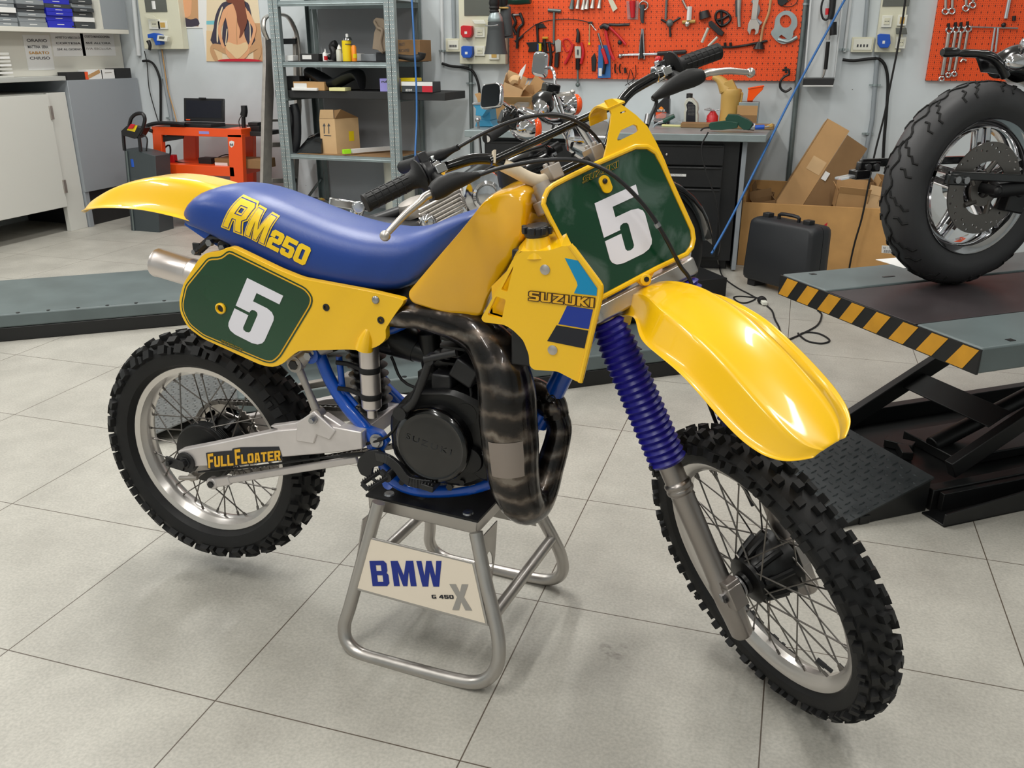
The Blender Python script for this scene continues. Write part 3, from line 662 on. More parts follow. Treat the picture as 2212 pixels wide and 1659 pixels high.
nplate = npl.build('number_plate', YP, bike, smooth=30)
gf = offset2(rim2, .0055); gf = gf if abs(sum(p[0] for p in gf)) < 99 else gf
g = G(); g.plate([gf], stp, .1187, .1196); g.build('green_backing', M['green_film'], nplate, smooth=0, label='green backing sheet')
def five(mp, bl, tl, tr, name, parent, lift):
    o, a, b = mp(*bl), mp(*tl), mp(*tr); xv = (b - a) / .66; yv = a - o; nn = np.cross(xv, yv); nn /= np.linalg.norm(nn)
    g = G(); g.plate([FIVE], lambda u, v, d: o + u * xv + v * yv + d * nn, lift, lift + .0008)
    return g.build(name, M['white_vinyl'], parent, smooth=0, label='white number 5')
five(lambda u, v: SP(u, v, 0, .12), (1322.7, 580.3), (1284, 439.3), (1373, 398.6), 'number', nplate, .0002)
o, x, y = SP(1259, 396, 0, .1205), SP(1335, 361, 0, .1205), SP(1258, 384, 0, .1205)
def outlined(s, parent, o, xv, yv, out, fill, grow=.05, wrap=None, lift=.0004):
    a = btxt(s, 'lettering', out, parent, o, xv, yv, grow=grow, wrap=wrap, lift=lift)
    b = btxt(s, 'lettering', fill, parent, o, xv, yv, grow=-.02, wrap=wrap, lift=lift + .0008)
    return a, b
outlined('SUZUKI', nplate, o, x - o, SP(1260, 382, 0, .1205) - o, M['decal_gold'], M['green_vinyl'], grow=.02)
bt = pn(1305, 392); g = G(); g.plate([[tuple(bt + np.array(p)) for p in [(.012 * math.cos(t * PI / 9), .012 * math.sin(t * PI / 9) - (.012 if math.sin(t * PI / 9) < 0 else 0)) for t in range(18)]]], stp, .119, .1225)
fb = g.build('fastener_boss', YP, nplate); g = G(); g.sphere(st(.124, *bt), .0055, 10); g.cyl(st(.122, *bl), st(.1285, *bl), .0055, 8); g.build('bolt', M['black_metal'], fb)

# ---------------- front fender (a moulded trough in front of the forks)
cr_f = [.03, .09, .16, .225, .285, .33, .363, .395, .425, .452, .475, .492, .502]
cr_a = [.662, .668, .668, .640, .602, .570, .538, .501, .462, .425, .391, .365, .349]
wd_ = [.056, .060, .066, .102, .106, .107, .107, .108, .108, .105, .095, .074, .035]
dr = [.028, .032, .036, .050, .046, .043, .043, .043, .042, .039, .032, .021, .006]
cf, ca, cw, cd = (np.array([p for p in np.interp(np.linspace(0, 12, 37), range(13), q)]) for q in (cr_f, cr_a, wd_, dr))
for q in (cf, ca, cw, cd):
    for _ in range(1 if q is cw else 2): q[1:-1] = (q[:-2] + 2 * q[1:-1] + q[2:]) / 4
rows = []
for i in range(37):
    j0, j1 = max(0, i - 1), min(36, i + 1); t = np.array([cf[j1] - cf[j0], ca[j1] - ca[j0]]); t /= np.linalg.norm(t); nm = np.array([-t[1], t[0]])
    if nm[1] < 0: nm = -nm
    row = []
    for k in range(-12, 13):
        w = k / 12; aw = abs(w)
        if aw < .42: h = .004 * math.cos(aw / .42 * PI / 2)
        elif aw < .52: h = .003 * math.sin((aw - .42) / .10 * PI)
        elif aw < .92: h = -cd[i] * ((aw - .52) / .40) ** .9
        else: h = -cd[i] * (1 - .10 * (aw - .92) / .08)
        row.append(st(cf[i] + nm[0] * h, w * cw[i], ca[i] + nm[1] * h))
    rows.append(row)
g = G(); g.loft(rows, caps=False, closed=False)
ff = g.build('front_fender', YP, bike, smooth=60, solid=-.003, sub=1)

# ---------------- seat
sx = [.050, .058, .075, .10, .14, .20, .28, .36, .44, .52, .60, .66, .70, .74, .78, .82]
stp_ = np.interp(sx, [.05, .058, .075, .1, .133, .207, .291, .415, .525, .6, .66, .726, .80, .83], [1.02, 1.045, 1.068, 1.085, 1.096, 1.101, 1.084, 1.042, 1.019, 1.015, 1.024, 1.055, 1.078, 1.085])
sb = np.interp(sx, [.05, .06, .08, .1, .154, .213, .31, .394, .478, .571, .651, .686, .753, .817], [1.015, 1.005, .998, .998, .985, .956, .92, .897, .889, .886, .892, .93, 1.0, 1.07])
sw_ = np.interp(sx, [.05, .07, .1, .15, .5, .62, .7, .82], [.075, .096, .108, .118, .120, .116, .095, .06])
def seat_ring(x, zt, zb, w):
    h = zt - zb; ring = []
    for k in range(28):
        a = 2 * PI * k / 28; c, s = math.cos(a), math.sin(a)
        n = 3.2 if s > 0 else 6; yy = w * math.copysign(abs(c) ** (2 / n), c); zz = math.copysign(abs(s) ** (2 / (2.6 if s > 0 else 7)), s)
        yy *= (1 - .16 * max(0, zz) ** 2)
        ring.append((x, yy, (zt + zb) / 2 + h / 2 * zz))
    return ring
g = G(); g.loft([seat_ring(*q) for q in zip(sx, stp_, sb, sw_)])
seat = g.build('seat', M['seat_vinyl'], bike, smooth=70, sub=1)
_bm = bmesh.new(); _bm.from_mesh(seat.data); bmesh.ops.triangulate(_bm, faces=_bm.faces); SB = BVHTree.FromBMesh(_bm); _bm.free()
def on_seat(p, up=0.0):
    h = SB.ray_cast(Vector((p[0], -1, p[2])), Vector((0, 1, 0)))
    return np.array([p[0], (h[0].y if h[0] is not None else p[1]) - .0012 - up, p[2]])
def sq(u, v): return B(*cr(350, 360, .26519, [(u, v)])[0], -.121)
for ch_, q0, q1, q2 in (('R', (488, 487), (645, 548), (572, 262)), ('M', (672, 556), (832, 637), (735, 340))):
    o = sq(*q0); xv, yv = sq(*q1) - o, sq(*q2) - o
    btxt(ch_, 'lettering', M['decal_yellow'], seat, o, xv, yv, grow=.05, wrap=on_seat)
    btxt(ch_, 'lettering', M['decal_blue'], seat, o, xv, yv, grow=.0, wrap=on_seat, lift=.0008)
    btxt(ch_, 'lettering', M['decal_yellow'], seat, o, xv, yv, grow=-.025, wrap=on_seat, lift=.0016)
o = sq(846, 650); btxt('250', 'lettering', M['decal_yellow'], seat, o, sq(1156, 808) - o, sq(900, 512) - o, grow=.02, wrap=on_seat)

# ---------------- rear fender
rf_x = [-.285, -.27, -.24, -.19, -.13, -.06, .0, .06, .12, .18, .24]
rf_z = [1.012, 1.032, 1.048, 1.072, 1.092, 1.107, 1.110, 1.106, 1.096, 1.08, 1.06]
rf_w = [.040, .066, .078, .085, .090, .094, .096, .098, .098, .095, .09]
rf_d = [.004, .016, .024, .040, .056, .070, .078, .082, .084, .08, .07]
ii = np.linspace(0, 10, 31); qx, qz, qw, qd = (np.interp(ii, range(11), q) for q in (rf_x, rf_z, rf_w, rf_d))
for q in (qx, qz, qw, qd): q[1:-1] = (q[:-2] + 2 * q[1:-1] + q[2:]) / 4
rows = []
for i in range(31):
    row = []
    for k in range(-12, 13):
        w = k / 12; aw = abs(w)
        h = -qd[i] * (0 if aw < .35 else (.10 * ((aw - .35) / .25) ** 2 if aw < .6 else .10 + .9 * ((aw - .6) / .32) if aw < .92 else 1.0 - .02))
        yy = w * qw[i] * (1 if aw < .9 else 1.0 + .06 * (aw - .9) / .1)
        row.append((qx[i], yy, qz[i] + h))
    rows.append(row)
g = G(); g.loft(rows, caps=False, closed=False); g.build('rear_fender', YP, bike, smooth=60, solid=-.003, sub=1)

# ---------------- side panel / number plates
def panel(sgn):
    def q(u, v): p = B(*cr(350, 360, .26519, [(u, v)])[0], -.15); return np.array([p[0], p[2]])
    def pm(u, v, d): return np.array([u, sgn * -(.15 + d), v])
    o = [q(*p) for p in [(290, 765), (330, 720), (370, 700), (470, 690), (550, 648), (620, 680), (950, 840), (1130, 912), (1700, 1018), (1985, 1085), (1900, 1200), (1815, 1330), (1830, 1400), (1770, 1460), (1650, 1503), (1530, 1490), (1110, 1500), (1050, 1545), (980, 1610), (900, 1636), (800, 1615), (330, 1400), (210, 1310), (150, 1200), (138, 1090), (170, 960)]]
    o = rounded(o, .012, 2)
    g = G(); g.plate([o], pm, -.020, 0)
    pl = g.build('side_panel', YP, bike, bevel=.0055, smooth=40, seg=3)
    if sgn > 0:
        d0 = [q(*p) for p in [(375, 738), (480, 732), (545, 676), (1175, 985), (1232, 1060), (1225, 1130), (970, 1550), (910, 1602), (850, 1598), (335, 1382), (220, 1290), (165, 1180), (158, 1110), (190, 965)]]
        d0 = rounded(d0, .01, 2)
        g = G(); g.plate([d0], pm, .0004, .0010); gl = g.build('number_backing', M['green_vinyl'], pl, smooth=0, label='green number backing')
        g = G(); g.plate([offset2(d0, .0035)], pm, .0011, .0015); g.build('pinstripe', M['decal_gold'], pl, smooth=0)
        g = G(); g.plate([offset2(d0, .0068)], pm, .0016, .0020); g.build('number_backing', M['green_vinyl'], pl, smooth=0, label='green number backing')
        def q3(u, v): p = q(u, v); return pm(p[0], p[1], .0022)
        five(q3, (525, 1325), (700, 905), (993, 1050), 'number', pl, .0003)
        o_ = q3(483, 1425); outlined('SUZUKI', pl, o_, q3(655, 1500) - o_, q3(488, 1408) - o_, M['decal_gold'], M['green_vinyl'], grow=.02)
        c = q(486, 1152); g = G(); n = (0, -1, 0); g.lathe([(.0135, -.006), (.0135, .004), (.010, .006), (.0085, .003), (.0085, -.004)], (c[0], -.1525, c[1]), n, 24); g.build('grommet', YP, pl)
        g = G(); g.cyl((c[0], -.145, c[1]), (c[0], -.1535, c[1]), .008, 10)
        g.build('bolt', M['black_metal'], pl)
        for u, v in ((1338, 1146), (1783, 1250)): c = q(u, v); g = G(); g.lathe([(.0085, 0), (.0085, .0025), (.005, .0035), (.004, .001)], (c[0], -.149, c[1]), n, 16); g.build('bolt', M['black_metal'], pl)
        c = q(1740, 1085); g = G(); g.sphere((c[0], -.1505, c[1]), .0095, 12, sc=(1, .5, 1)); g.build('bolt', M['steel'], pl)
        a, b = q(1670, 1330), q(1640, 1490); g = G(); g.tube([(a[0], -.143, a[1]), ((a[0] + b[0]) / 2, -.147, (a[1] + b[1]) / 2), (b[0], -.147, b[1])], [.008, .018, .021], 14); g.build('shock_bulge', YP, pl, smooth=60)
    return pl
panel(1)
pl = panel(-1); pl['label'] = 'far side panel'

# ---------------- fuel tank
tp = [(.673, .905), (.680, .884), (.763, .866), (.846, .864), (.862, .917), (.919, 1.0), (.944, 1.058), (.944, 1.120), (.925, 1.136), (.865, 1.128), (.809, 1.058), (.756, 1.0)]
tp = rounded([(x, 0, z) for x, z in tp], [.012, .012, .03, .02, .03, .04, .04, .02, .02, .035, .06, .05], 3)
cx = np.array([.80, 0, .99]); g = G(); rings = []
for y, k in ((-.150, .93), (-.147, .965), (-.138, .99), (-.12, 1.0), (0, 1.0), (.12, 1.0), (.138, .99), (.147, .965), (.15, .93)):
    rings.append([cx + (p - cx) * k + np.array([0, y, .012 * (1 - (y / .15) ** 2) if p[2] > 1.1 else 0]) for p in tp])
g.loft(rings); tank = g.build('fuel_tank', M['tank_plastic'], bike, smooth=50)
g = G(); g.lathe([(.030, -.02), (.032, 0), (.032, .02), (.026, .026), (.01, .028)], (.862, 0, 1.145), (-.1, 0, 1), 20); g.build('fuel_cap', M['black_plastic'], tank)

# ---------------- radiator shrouds
def shroud(sgn):
    Y = -.22
    def q(u, v, y=Y): p = B(*cr(1000, 400, .27120, [(u, v)])[0], y); return np.array([p[0], p[2]])
    def pm(u, v, d): return np.array([u, sgn * (Y - d), v])
    o = [q(*p) for p in [(460, 528), (690, 520), (780, 490), (868, 478), (1112, 805), (1106, 900), (948, 1572), (905, 1564), (750, 1482), (565, 1472), (530, 1440), (525, 1350), (480, 1235), (400, 1155), (330, 1112), (165, 1092), (143, 1062), (290, 800), (400, 585)]]
    h1 = [q(*p) for p in rounded([(403, 640), (352, 852), (303, 832)], 14)]; h2 = [q(*p) for p in rounded([(262, 884), (342, 912), (310, 1068), (193, 1034)], 16)]
    g = G(); o = rounded(o, .007, 2); g.plate([o, h1, h2], pm, -.012, 0)
    g.plate([[q(*p) for p in [(200, 1040), (190, 830), (420, 600), (470, 700), (400, 1100)]]], pm, -.030, -.026)
    # top face running in towards the radiator and the filler neck
    def e(u, v, y=Y): p = q(u, v); return np.array([p[0], sgn * y, p[1]])
    topo = [e(400, 585), e(460, 528), e(690, 520), e(780, 490), e(868, 478)]
    g.loft([topo, [p + np.array([-.004, -sgn * sgn * 0 + (.05 if sgn > 0 else -.05), .016]) for p in topo[:4]] + [topo[4] + np.array([-.03, (.05 if sgn > 0 else -.05), .004])], [p + np.array([-.01, (.10 if sgn > 0 else -.10), .02]) for p in topo[:4]] + [topo[4] + np.array([-.06, (.10 if sgn > 0 else -.10), .0])]], caps=False, closed=False)
    frt = [e(868, 478), e(1112, 805), e(1106, 900), e(948, 1572)]
    g.tube([p + np.array([-.004, sgn * .001, 0]) for p in frt], .0055, 8)
    if sgn > 0: c = B(1162, 520, -.19); g.lathe([(.034, -.03), (.026, -.005), (.022, .012)], c, (-.1, 0, 1), 20)
    sh = g.build('radiator_shroud', YP, bike, smooth=30)
    if sgn < 0: sh['label'] = 'far radiator shroud seen behind the forks'; return
    def q3(u, v, d=0.0): p = q(u, v); return np.array([p[0], Y - d, p[1]])
    for pts, mat, nm in (([(812, 580), (915, 600), (1070, 820), (1065, 880), (885, 860), (914, 798), (908, 770)], 'decal_cyan', 'cyan_stripe'), ([(830, 960), (1036, 990), (1002, 1146), (760, 1105)], 'decal_blue', 'blue_stripe'), ([(746, 1115), (1000, 1158), (968, 1300), (672, 1240)], 'decal_dark', 'black_stripe')):
        g = G(); g.plate([[q(*p) for p in pts]], pm, .0003, .0009); g.build(nm, M[mat], sh, smooth=0)
    o_ = q3(526, 914, .0012); outlined('SUZUKI', sh, o_, q3(1042, 972, .0012) - o_, q3(530, 842, .0012) - o_, M['decal_brown'], M['decal_gold'], grow=.07)
    for u, v in ((655, 672), (715, 1312)):
        c = q3(u, v); g = G(); g.lathe([(.0100, 0), (.0100, .002), (.006, .0035), (.001, .0038)], c, (0, -1, 0), 20); sc = g.build('screw', M['alloy'], sh)
        g = G(); g.box(c + np.array([0, -.0036, 0]), (.013, .0012, .0014), rotm((0, 1, 0), -.9)); g.build('screw_slot', M['decal_dark'], sc) if False else None
    c = B(1160, 498, -.19); g = G()
    g.lathe([(.018, -.014), (.024, -.010), (.026, -.006), (.026, .008), (.023, .011), (.01, .012)], c, (-.12, -.1, 1), 20)
    for k in range(8): a = k * PI / 4; g.box(c + np.array([.0255 * math.cos(a), .0255 * math.sin(a), .002]), (.010, .010, .014), rotm((0, 0, 1), a))
    g.build('radiator_cap', M['black_plastic'], sh, bevel=.0015)
shroud(1); shroud(-1)
for s in (-1, 1):
    g = G(); g.lohi((.93, s * .06, .79), (1.0, s * .195, 1.03)); rd = g.build('radiator', M['black_metal'], bike, bevel=.004)

# ---------------- frame, swingarm, linkage
fr = G()
for s in (-1, 1):
    y = s * .085
    fr.tube(spline([(.395, y * .9, .735), (.43, y, .66), (.475, y * 1.05, .595), (.535, y * 1.1, .535), (.563, y * 1.1, .475), (.585, y * 1.05, .425), (.63, y, .402), (.70, y, .405), (.80, y * .9, .43), (.87, y * .8, .475), (.905, y * .5, .55), (.94, y * .3, .62)], 5), .0155, 12)
    fr.tube([(.46, y, .72), (.465, y, .62), (.49, y, .575)], .008, 10)
    fr.tube([(.395, y * .9, .735), (.60, y * .8, .80), (.85, y * .4, .93), (1.05, 0, 1.02)], .014, 10)
    fr.prism([(.512, y * 1.25, .56), (.572, y * 1.25, .548), (.590, y * 1.25, .525), (.575, y * 1.25, .50), (.535, y * 1.25, .50)], (0, -s * .018, 0))
    fr.lathe([(.022, -.010), (.022, .010)], (.395, y * 1.15, .722), (0, 1, 0), 16)
    fr.tube([(.455, y * 1.0, .65), (.50, y, .60)], .006, 8)
fr.tube([(.93, 0, .58), (1.00, 0, .74), (1.10, 0, .93)], .024, 14)
fr.cyl((.58, -.10, .41), (.58, .10, .41), .014, 12)
frame = fr.build('frame', M['blue_paint'], bike, smooth=45)
def nut(g, c, r, l=.012, ax=(0, -1, 0), n=6): g.cyl(V3(c), V3(c) + V3(ax) * l, r, n)
g = G(); nut(g, (.563, -.108, .527), .013); nut(g, (.563, -.108, .527), .018, .004, n=16); g.build('pivot_nut', M['steel'], frame)
g = G(); nut(g, (.395, -.108, .722), .010); g.build('pivot_nut', M['steel'], frame)
sxx = [B(408, 478, -.075), B(455, 510, -.075), B(520, 545, -.08), B(640, 600, -.08)]
for s in (1, -1):
    g = G()
    for a, b in zip(sxx[:-1], sxx[1:]):
        d = (b - a) / np.linalg.norm(b - a); R = np.stack([d, (0, 1, 0), np.cross(d, (0, 1, 0))], 1)
        g.box((a + b) / 2 * (1, s, 1), (np.linalg.norm(b - a) + .01, .016, .024), R)
    g.build('subframe_rail', M['blue_paint'], bike, bevel=.002)
g = G(); 
a, b = B(430, 540, -.10), B(458, 515, -.09)
g.tube([a, b, b + np.array([.05, .02, 0])], .011, 10); g.cyl(B(483, 530, -.10), B(483, 530, -.06), .014, 12); g.box(B(425, 538, -.105), (.020, .006, .03)); hang = g.build('silencer_hanger', M['black_metal'], bike, bevel=.002)
for u, v, y_, r_ in ((457, 523, -.10, .009), (485, 535, -.10, .009), (424, 543, -.112, .006)): g = G(); nut(g, B(u, v, y_), r_); g.build('bolt', M['steel'], hang)
sa = G()
for s in (-1, 1):
    y = s * .115
    def rg(x, z, h, w): return [(x, y - w / 2, z - h / 2), (x, y + w / 2, z - h / 2), (x, y + w / 2, z + h / 2), (x, y - w / 2, z + h / 2)]
    sa.loft([rg(-.012, .395, .048, .030), rg(.10, .425, .060, .032), (rg(.30, .487, .072, .034)), rg(.45, .522, .070, .034), rg(.535, .532, .044, .034)])
    if s < 0: sa.prism([(.27, y - .004, .525), (.345, y - .004, .545), (.405, y - .004, .578), (.43, y - .004, .578), (.49, y - .004, .548), (.535, y - .004, .552), (.535, y - .004, .52), (.40, y - .004, .50)], (0, .022, 0))
    sa.prism([(.36, y - s * -.019, .50), (.355, y + s * .019, .555), (.41, y + s * .019, .590), (.47, y + s * .019, .555), (.45, y + s * .019, .52), (.41, y + s * .019, .525), (.40, y + s * .019, .500)], (0, -s * .006, 0)) if s > 0 else sa.prism([(.355, -.136, .505), (.362, -.136, .555), (.412, -.136, .592), (.468, -.136, .548), (.45, -.136, .522), (.415, -.136, .530), (.405, -.136, .505)], (0, .008, 0))
sa.lohi((.47, -.10, .51), (.53, .10, .55))
swing = sa.build('swingarm', M['swingarm_alloy'], bike, bevel=.005)
ffc = [(447, 976), (470, 974), (505, 970), (507, 965), (570, 968), (605, 966), (611, 983), (611, 990), (450, 1014)]
def qf(u, v): p = B(*cr(200, 650, .34965, [(u, v)])[0], -.133); return p
g = G(); ol = [(700, 940), (745, 935), (860, 925), (865, 912), (915, 905), (1150, 900), (1178, 985), (865, 1022), (712, 1038)]
fl = lambda u, v, d: np.array([u, -.1325 - d, v])
g.plate([[qf(*p)[[0, 2]] for p in ol]], fl, 0, .0006); dk = g.build('decal', M['decal_dark'], swing, smooth=0, label='black decal with gold letters')
for s_, bl, br, tl in (('F', (718, 1032), (752, 1028), (712, 945)), ('ULL', (755, 1026), (872, 1015), (752, 960)), ('F', (885, 1012), (920, 1008), (878, 918)), ('LOATER', (922, 1006), (1165, 982), (918, 948))):
    o = qf(*bl); o[1] = -.1338; x = qf(*br); y_ = qf(*tl); x[1] = y_[1] = -.1338
    btxt(s_, 'lettering', M['decal_gold'], swing, o, x - o, y_ - o)
g = G(); nut(g, (.012, -.130, .392), .017, .010); nut(g, (.012, -.130, .392), .011, .022); g.box((-.02, -.138, .385), (.055, .006, .028), rotm((0, 1, 0), .12)); g.cyl((-.034, -.14, .386), (-.034, -.15, .386), .006, 8)
g.lathe([(.028, 0), (.028, .006)], (.012, -.131, .392), (0, -1, 0), 20); g.build('axle_nut', M['black_metal'], swing, bevel=.001)
g = G(); nut(g, (.412, -.136, .572), .011, .008); nut(g, (.412, -.140, .572), .007, .012); g.build('bolt', M['steel'], swing)
# pull rod and rocker
g = G(); a, b = np.array([.362, -.115, .700]), np.array([.412, -.118, .578])
g.tube([a, (a + b) / 2 + (0, 0, 0), b], [.011, .0085, .012], 10); g.lathe([(.020, -.012), (.020, .012)], a, (0, 1, 0), 16); g.lathe([(.016, -.012), (.016, .012)], b, (0, 1, 0), 16)
g.tube([a, (.39, -.10, .725), (.43, -.07, .74)], [.018, .016, .018], 10); rod = g.build('linkage_rod', M['alloy_dull'], bike, smooth=45)
g = G(); nut(g, a + (0, -.012, 0), .012, .006); g.build('bolt', M['black_metal'], rod)
# torque arm, brake rod, brake arm
g = G(); a, b = np.array([.060, -.095, .323]), np.array([.500, -.095, .463]); d = (b - a) / np.linalg.norm(b - a); R = np.stack([d, (0, 1, 0), np.cross(d, (0, 1, 0))], 1)
g.box((a + b) / 2, (np.linalg.norm(b - a), .012, .020), R); g.lathe([(.017, -.010), (.017, .010)], a, (0, 1, 0), 16); g.box(a + d * .03, (.06, .016, .026), R); ta = g.build('torque_arm', M['swingarm_alloy'], bike, bevel=.004)
g = G(); nut(g, a + (0, -.010, 0), .009, .006); g.build('bolt', M['black_metal'], ta)
g = G(); g.tube(spline([(.02, -.10, .35), (.20, -.098, .395), (.40, -.10, .452), (.53, -.11, .487)], 4), .003, 8); g.cyl((.46, -.105, .470), (.53, -.11, .488), .006, 8); g.build('brake_rod', M['black_metal'], bike)
g = G(); a, b = np.array([.055, -.078, .33]), np.array([-.005, -.09, .325])
g.prism([(.03, -.075, .385), (.052, -.075, .36), (-.005, -.075, .318), (-.018, -.075, .326)], (0, -.008, 0)); g.lathe([(.012, -.012), (.012, .010)], (-.01, -.085, .326), (0, 1, 0), 12); g.cyl((-.05, -.095, .318), (.01, -.095, .328), .0065, 8); g.build('brake_arm', M['alloy_dull'], bike, bevel=.002)
# chain
g = G(); c0, r0, c1, r1 = np.array([0, .3797]), .107, np.array([.60, .50]), .038; dd = c1 - c0; ang = math.atan2(dd[1], dd[0]); off = math.acos((r0 - r1) / np.linalg.norm(dd)); loop = []
for k in range(25): a = ang + off + (2 * PI - 2 * off) * k / 24; loop.append(c0 + r0 * np.array([math.cos(a), math.sin(a)]))
for k in range(9): a = ang - off + 2 * off * k / 8; loop.append(c1 + r1 * np.array([math.cos(a), math.sin(a)]))
P = [np.array([p[0], .0645, p[1]]) for p in loop] ; P.append(P[0]); seg = np.cumsum([0] + [np.linalg.norm(P[i + 1] - P[i]) for i in range(len(P) - 1)]); nl = int(seg[-1] / .0155)
for k in range(nl):
    s_ = seg[-1] * k / nl; i = np.searchsorted(seg, s_, 'right') - 1; t = (s_ - seg[i]) / (seg[i + 1] - seg[i]); p = P[i] * (1 - t) + P[i + 1] * t; d = (P[i + 1] - P[i]) / np.linalg.norm(P[i + 1] - P[i])
    R = np.stack([d, (0, 1, 0), np.cross(d, (0, 1, 0))], 1); wv = .008 if k % 2 else .0065
    for s in (-1, 1): g.box(p + np.array([0, s * wv, 0]), (.0175, .002, .011), R)
    g.cyl(p + np.array([0, -.006, 0]), p + np.array([0, .006, 0]), .0042, 6)
g.build('chain', M['spoke_steel'], bike, smooth=0)
g = G(); g.box((.33, .075, .585), (.20, .03, .018), rotm((0, 1, 0), -.28)); g.box((.42, .08, .60), (.10, .05, .03), rotm((0, 1, 0), -.1)); g.build('chain_guide', M['alloy_dull'], bike, bevel=.004)
# shock reservoir
c = B(800, 755, -.105); e = B(800, 880, -.105); x0 = (c[0] + e[0]) / 2
g = G(); g.lathe([(.0235, .775), (.0235, .612), (.018, .606), (.012, .604), (.012, .585), (.004, .584)], (x0, -.105, 0), (0, 0, 1), 24); rs = g.build('shock_reservoir', M['silencer_alloy'], bike, smooth=40)
for z in (.705, .640): g = G(); g.lathe([(.0245, z - .007), (.0255, z - .005), (.0255, z + .005), (.0245, z + .007)], (x0, -.105, 0), (0, 0, 1), 24, closed=True); g.tube([(x0 - .02, -.11, z), (x0 - .06, -.100, z + .004), (x0 - .09, -.10, z + .004)], .006, 8); g.build('strap', M['rubber'], rs, smooth=45)
g = G(); g.cyl((.50, 0, .56), (.47, 0, .80), .035, 18)
for k in range(9): z = .58 + k * .022; g.lathe([(.04, z), (.05, z + .006), (.04, z + .012)], (.50 - (z - .56) * .12, 0, 0), (0, 0, 1), 18)
g.build('shock_absorber', M['black_metal'], bike)

# ---------------- exhaust
pts = [(.972, -.003, .612), (.984, -.008, .585), (.980, -.018, .54), (.970, -.035, .49), (.962, -.06, .446), (.952, -.09, .424), (.940, -.122, .434), (.930, -.146, .475), (.922, -.157, .53), (.918, -.16, .59), (.912, -.16, .655), (.908, -.158, .715), (.893, -.152, .770), (.862, -.145, .812), (.825, -.140, .834), (.77, -.135, .845), (.70, -.13, .853), (.62, -.12, .845), (.50, -.11, .86), (.38, -.10, .875)]
rad = [.028, .029, .031, .034, .038, .043, .048, .054, .059, .0625, .0635, .0625, .058, .050, .042, .033, .028, .026, .024, .023]
P = spline(pts, 4); rr = np.interp(np.linspace(0, len(pts) - 1, len(P)), range(len(pts)), rad)
exh = G().tube(P, rr, 28).build('expansion_chamber', M['chamber'], bike, smooth=60)
g = G(); rows = []
for k in range(33, 39):
    t = P[k + 1] - P[k - 1]; t /= np.linalg.norm(t); w_ = np.array([.18, -1, .12]); w_ -= (w_ @ t) * t; w_ /= np.linalg.norm(w_); v_ = np.cross(t, w_)
    rows.append([P[k] + (rr[k] + .0012) * (math.cos(a) * w_ + math.sin(a) * v_) for a in np.linspace(-.62, .62, 9)])
g.loft(rows, caps=False, closed=False); g.build('bare_patch', M['ground_metal'], exh, smooth=60, label='bare ground metal patch')
g = G(); g.tube(spline([(.87, 0, .66), (.91, 0, .668), (.945, 0, .655), (.965, -.001, .635), (.974, -.004, .605)], 4), [.024] * 4 + [.028] * 4 + [.031] * 4 + [.032] * 4 + [.03], 18); g.sphere((.962, -.002, .630), .036, 16); g.build('exhaust_elbow', M['chamber'], exh, smooth=60)
g = G(); p = np.array([.962, -.036, .660])
for k in range(40): a = k * .9
g.tube([p + np.array([-.02 - .0012 * k + .004 * math.cos(k * 1.3) * 0, .004 * math.sin(k * 1.3), -.0008 * k + .004 * math.cos(k * 1.3)]) for k in range(34)], .0013, 5)
g.tube(spline([p + (0, 0, .0), p + (.012, -.006, .014), p + (.02, -.004, .006), p + (.012, 0, -.002), p + (.004, -.004, .012)], 5), .0016, 6); g.build('exhaust_spring', M['black_metal'], exh)
a, b = B(338, 566, -.10), B(470, 605, -.10); d = (b - a) / np.linalg.norm(b - a)
g = G(); g.lathe([(.020, .003), (.030, 0), (.0345, .002), (.036, .007), (.0345, .012), (.0345, .10), (.0355, .102), (.0355, .108), (.0345, .11), (.0345, .30), (.02, .31)], a, d, 32); g.build('silencer', M['silencer_alloy'], bike, smooth=40)

# ---------------- engine
g = G(); ek = [(.60, .60), (.605, .50), (.66, .445), (.80, .445), (.87, .49), (.88, .58), (.855, .66), (.77, .69), (.66, .675)]
ek = rounded([(x, 0, z) for x, z in ek], .025, 2)
c = np.array([.73, 0, .57]); g.loft([[c + (p - c) * k + np.array([0, y, 0]) for p in ek] for y, k in ((-.125, .90), (-.115, .98), (-.06, 1.0), (.10, 1.0), (.115, .95))])
g.lathe([(.035, -.02), (.04, 0), (.03, .012)], (.845, -.12, .515), (0, -1, 0), 20); g.lathe([(.026, -.02), (.026, .006)], (.80, -.12, .635), (0, -1, 0), 16)
for u, v in ((1008, 935), (1012, 965), (1022, 1000), (1000, 1040), (870, 1040), (860, 930)): nut(g, B(u, v, -.122), .0075, .008)
g.lathe([(.030, -.01), (.034, .004), (.030, .014), (.012, .018)], B(1018, 990, -.125), (0, -1, 0), 20); g.lathe([(.018, -.02), (.018, .01), (.010, .013)], B(890, 1010, -.125), (0, -1, 0), 14)
eng = g.build('engine', M['engine_black'], bike, smooth=40)
cc = B(930, 965, -.158); g = G(); g.lathe([(.092, -.04), (.092, -.008), (.088, -.002), (.080, .002), (.076, .0), (.070, .001), (.01, .004)], cc, (0, -1, 0), 48); cl = g.build('clutch_cover', M['black_gloss'], eng, smooth=40)
o = cc + np.array([-.062, -.0035, .012]); txt('SUZUKI', 'lettering', M['case_black'], cl, o, np.array([.112, 0, -.024]), np.array([.003, 0, .013]), bold=-.01, spacing=1.3, lift=.0008)
g = G(); t = np.array([.10, 0, 1.0]); t /= np.linalg.norm(t); base = np.array([.775, 0, .67])
for k in range(9):
    p = base + t * (.02 + .019 * k); s = .075 if k < 6 else .068
    g.prism([p + np.array([x, y, 0]) for x, y, _ in rounded([(-s, -s, 0), (s, -s, 0), (s, s, 0), (-s, s, 0)], .02, 2)], t * .006)
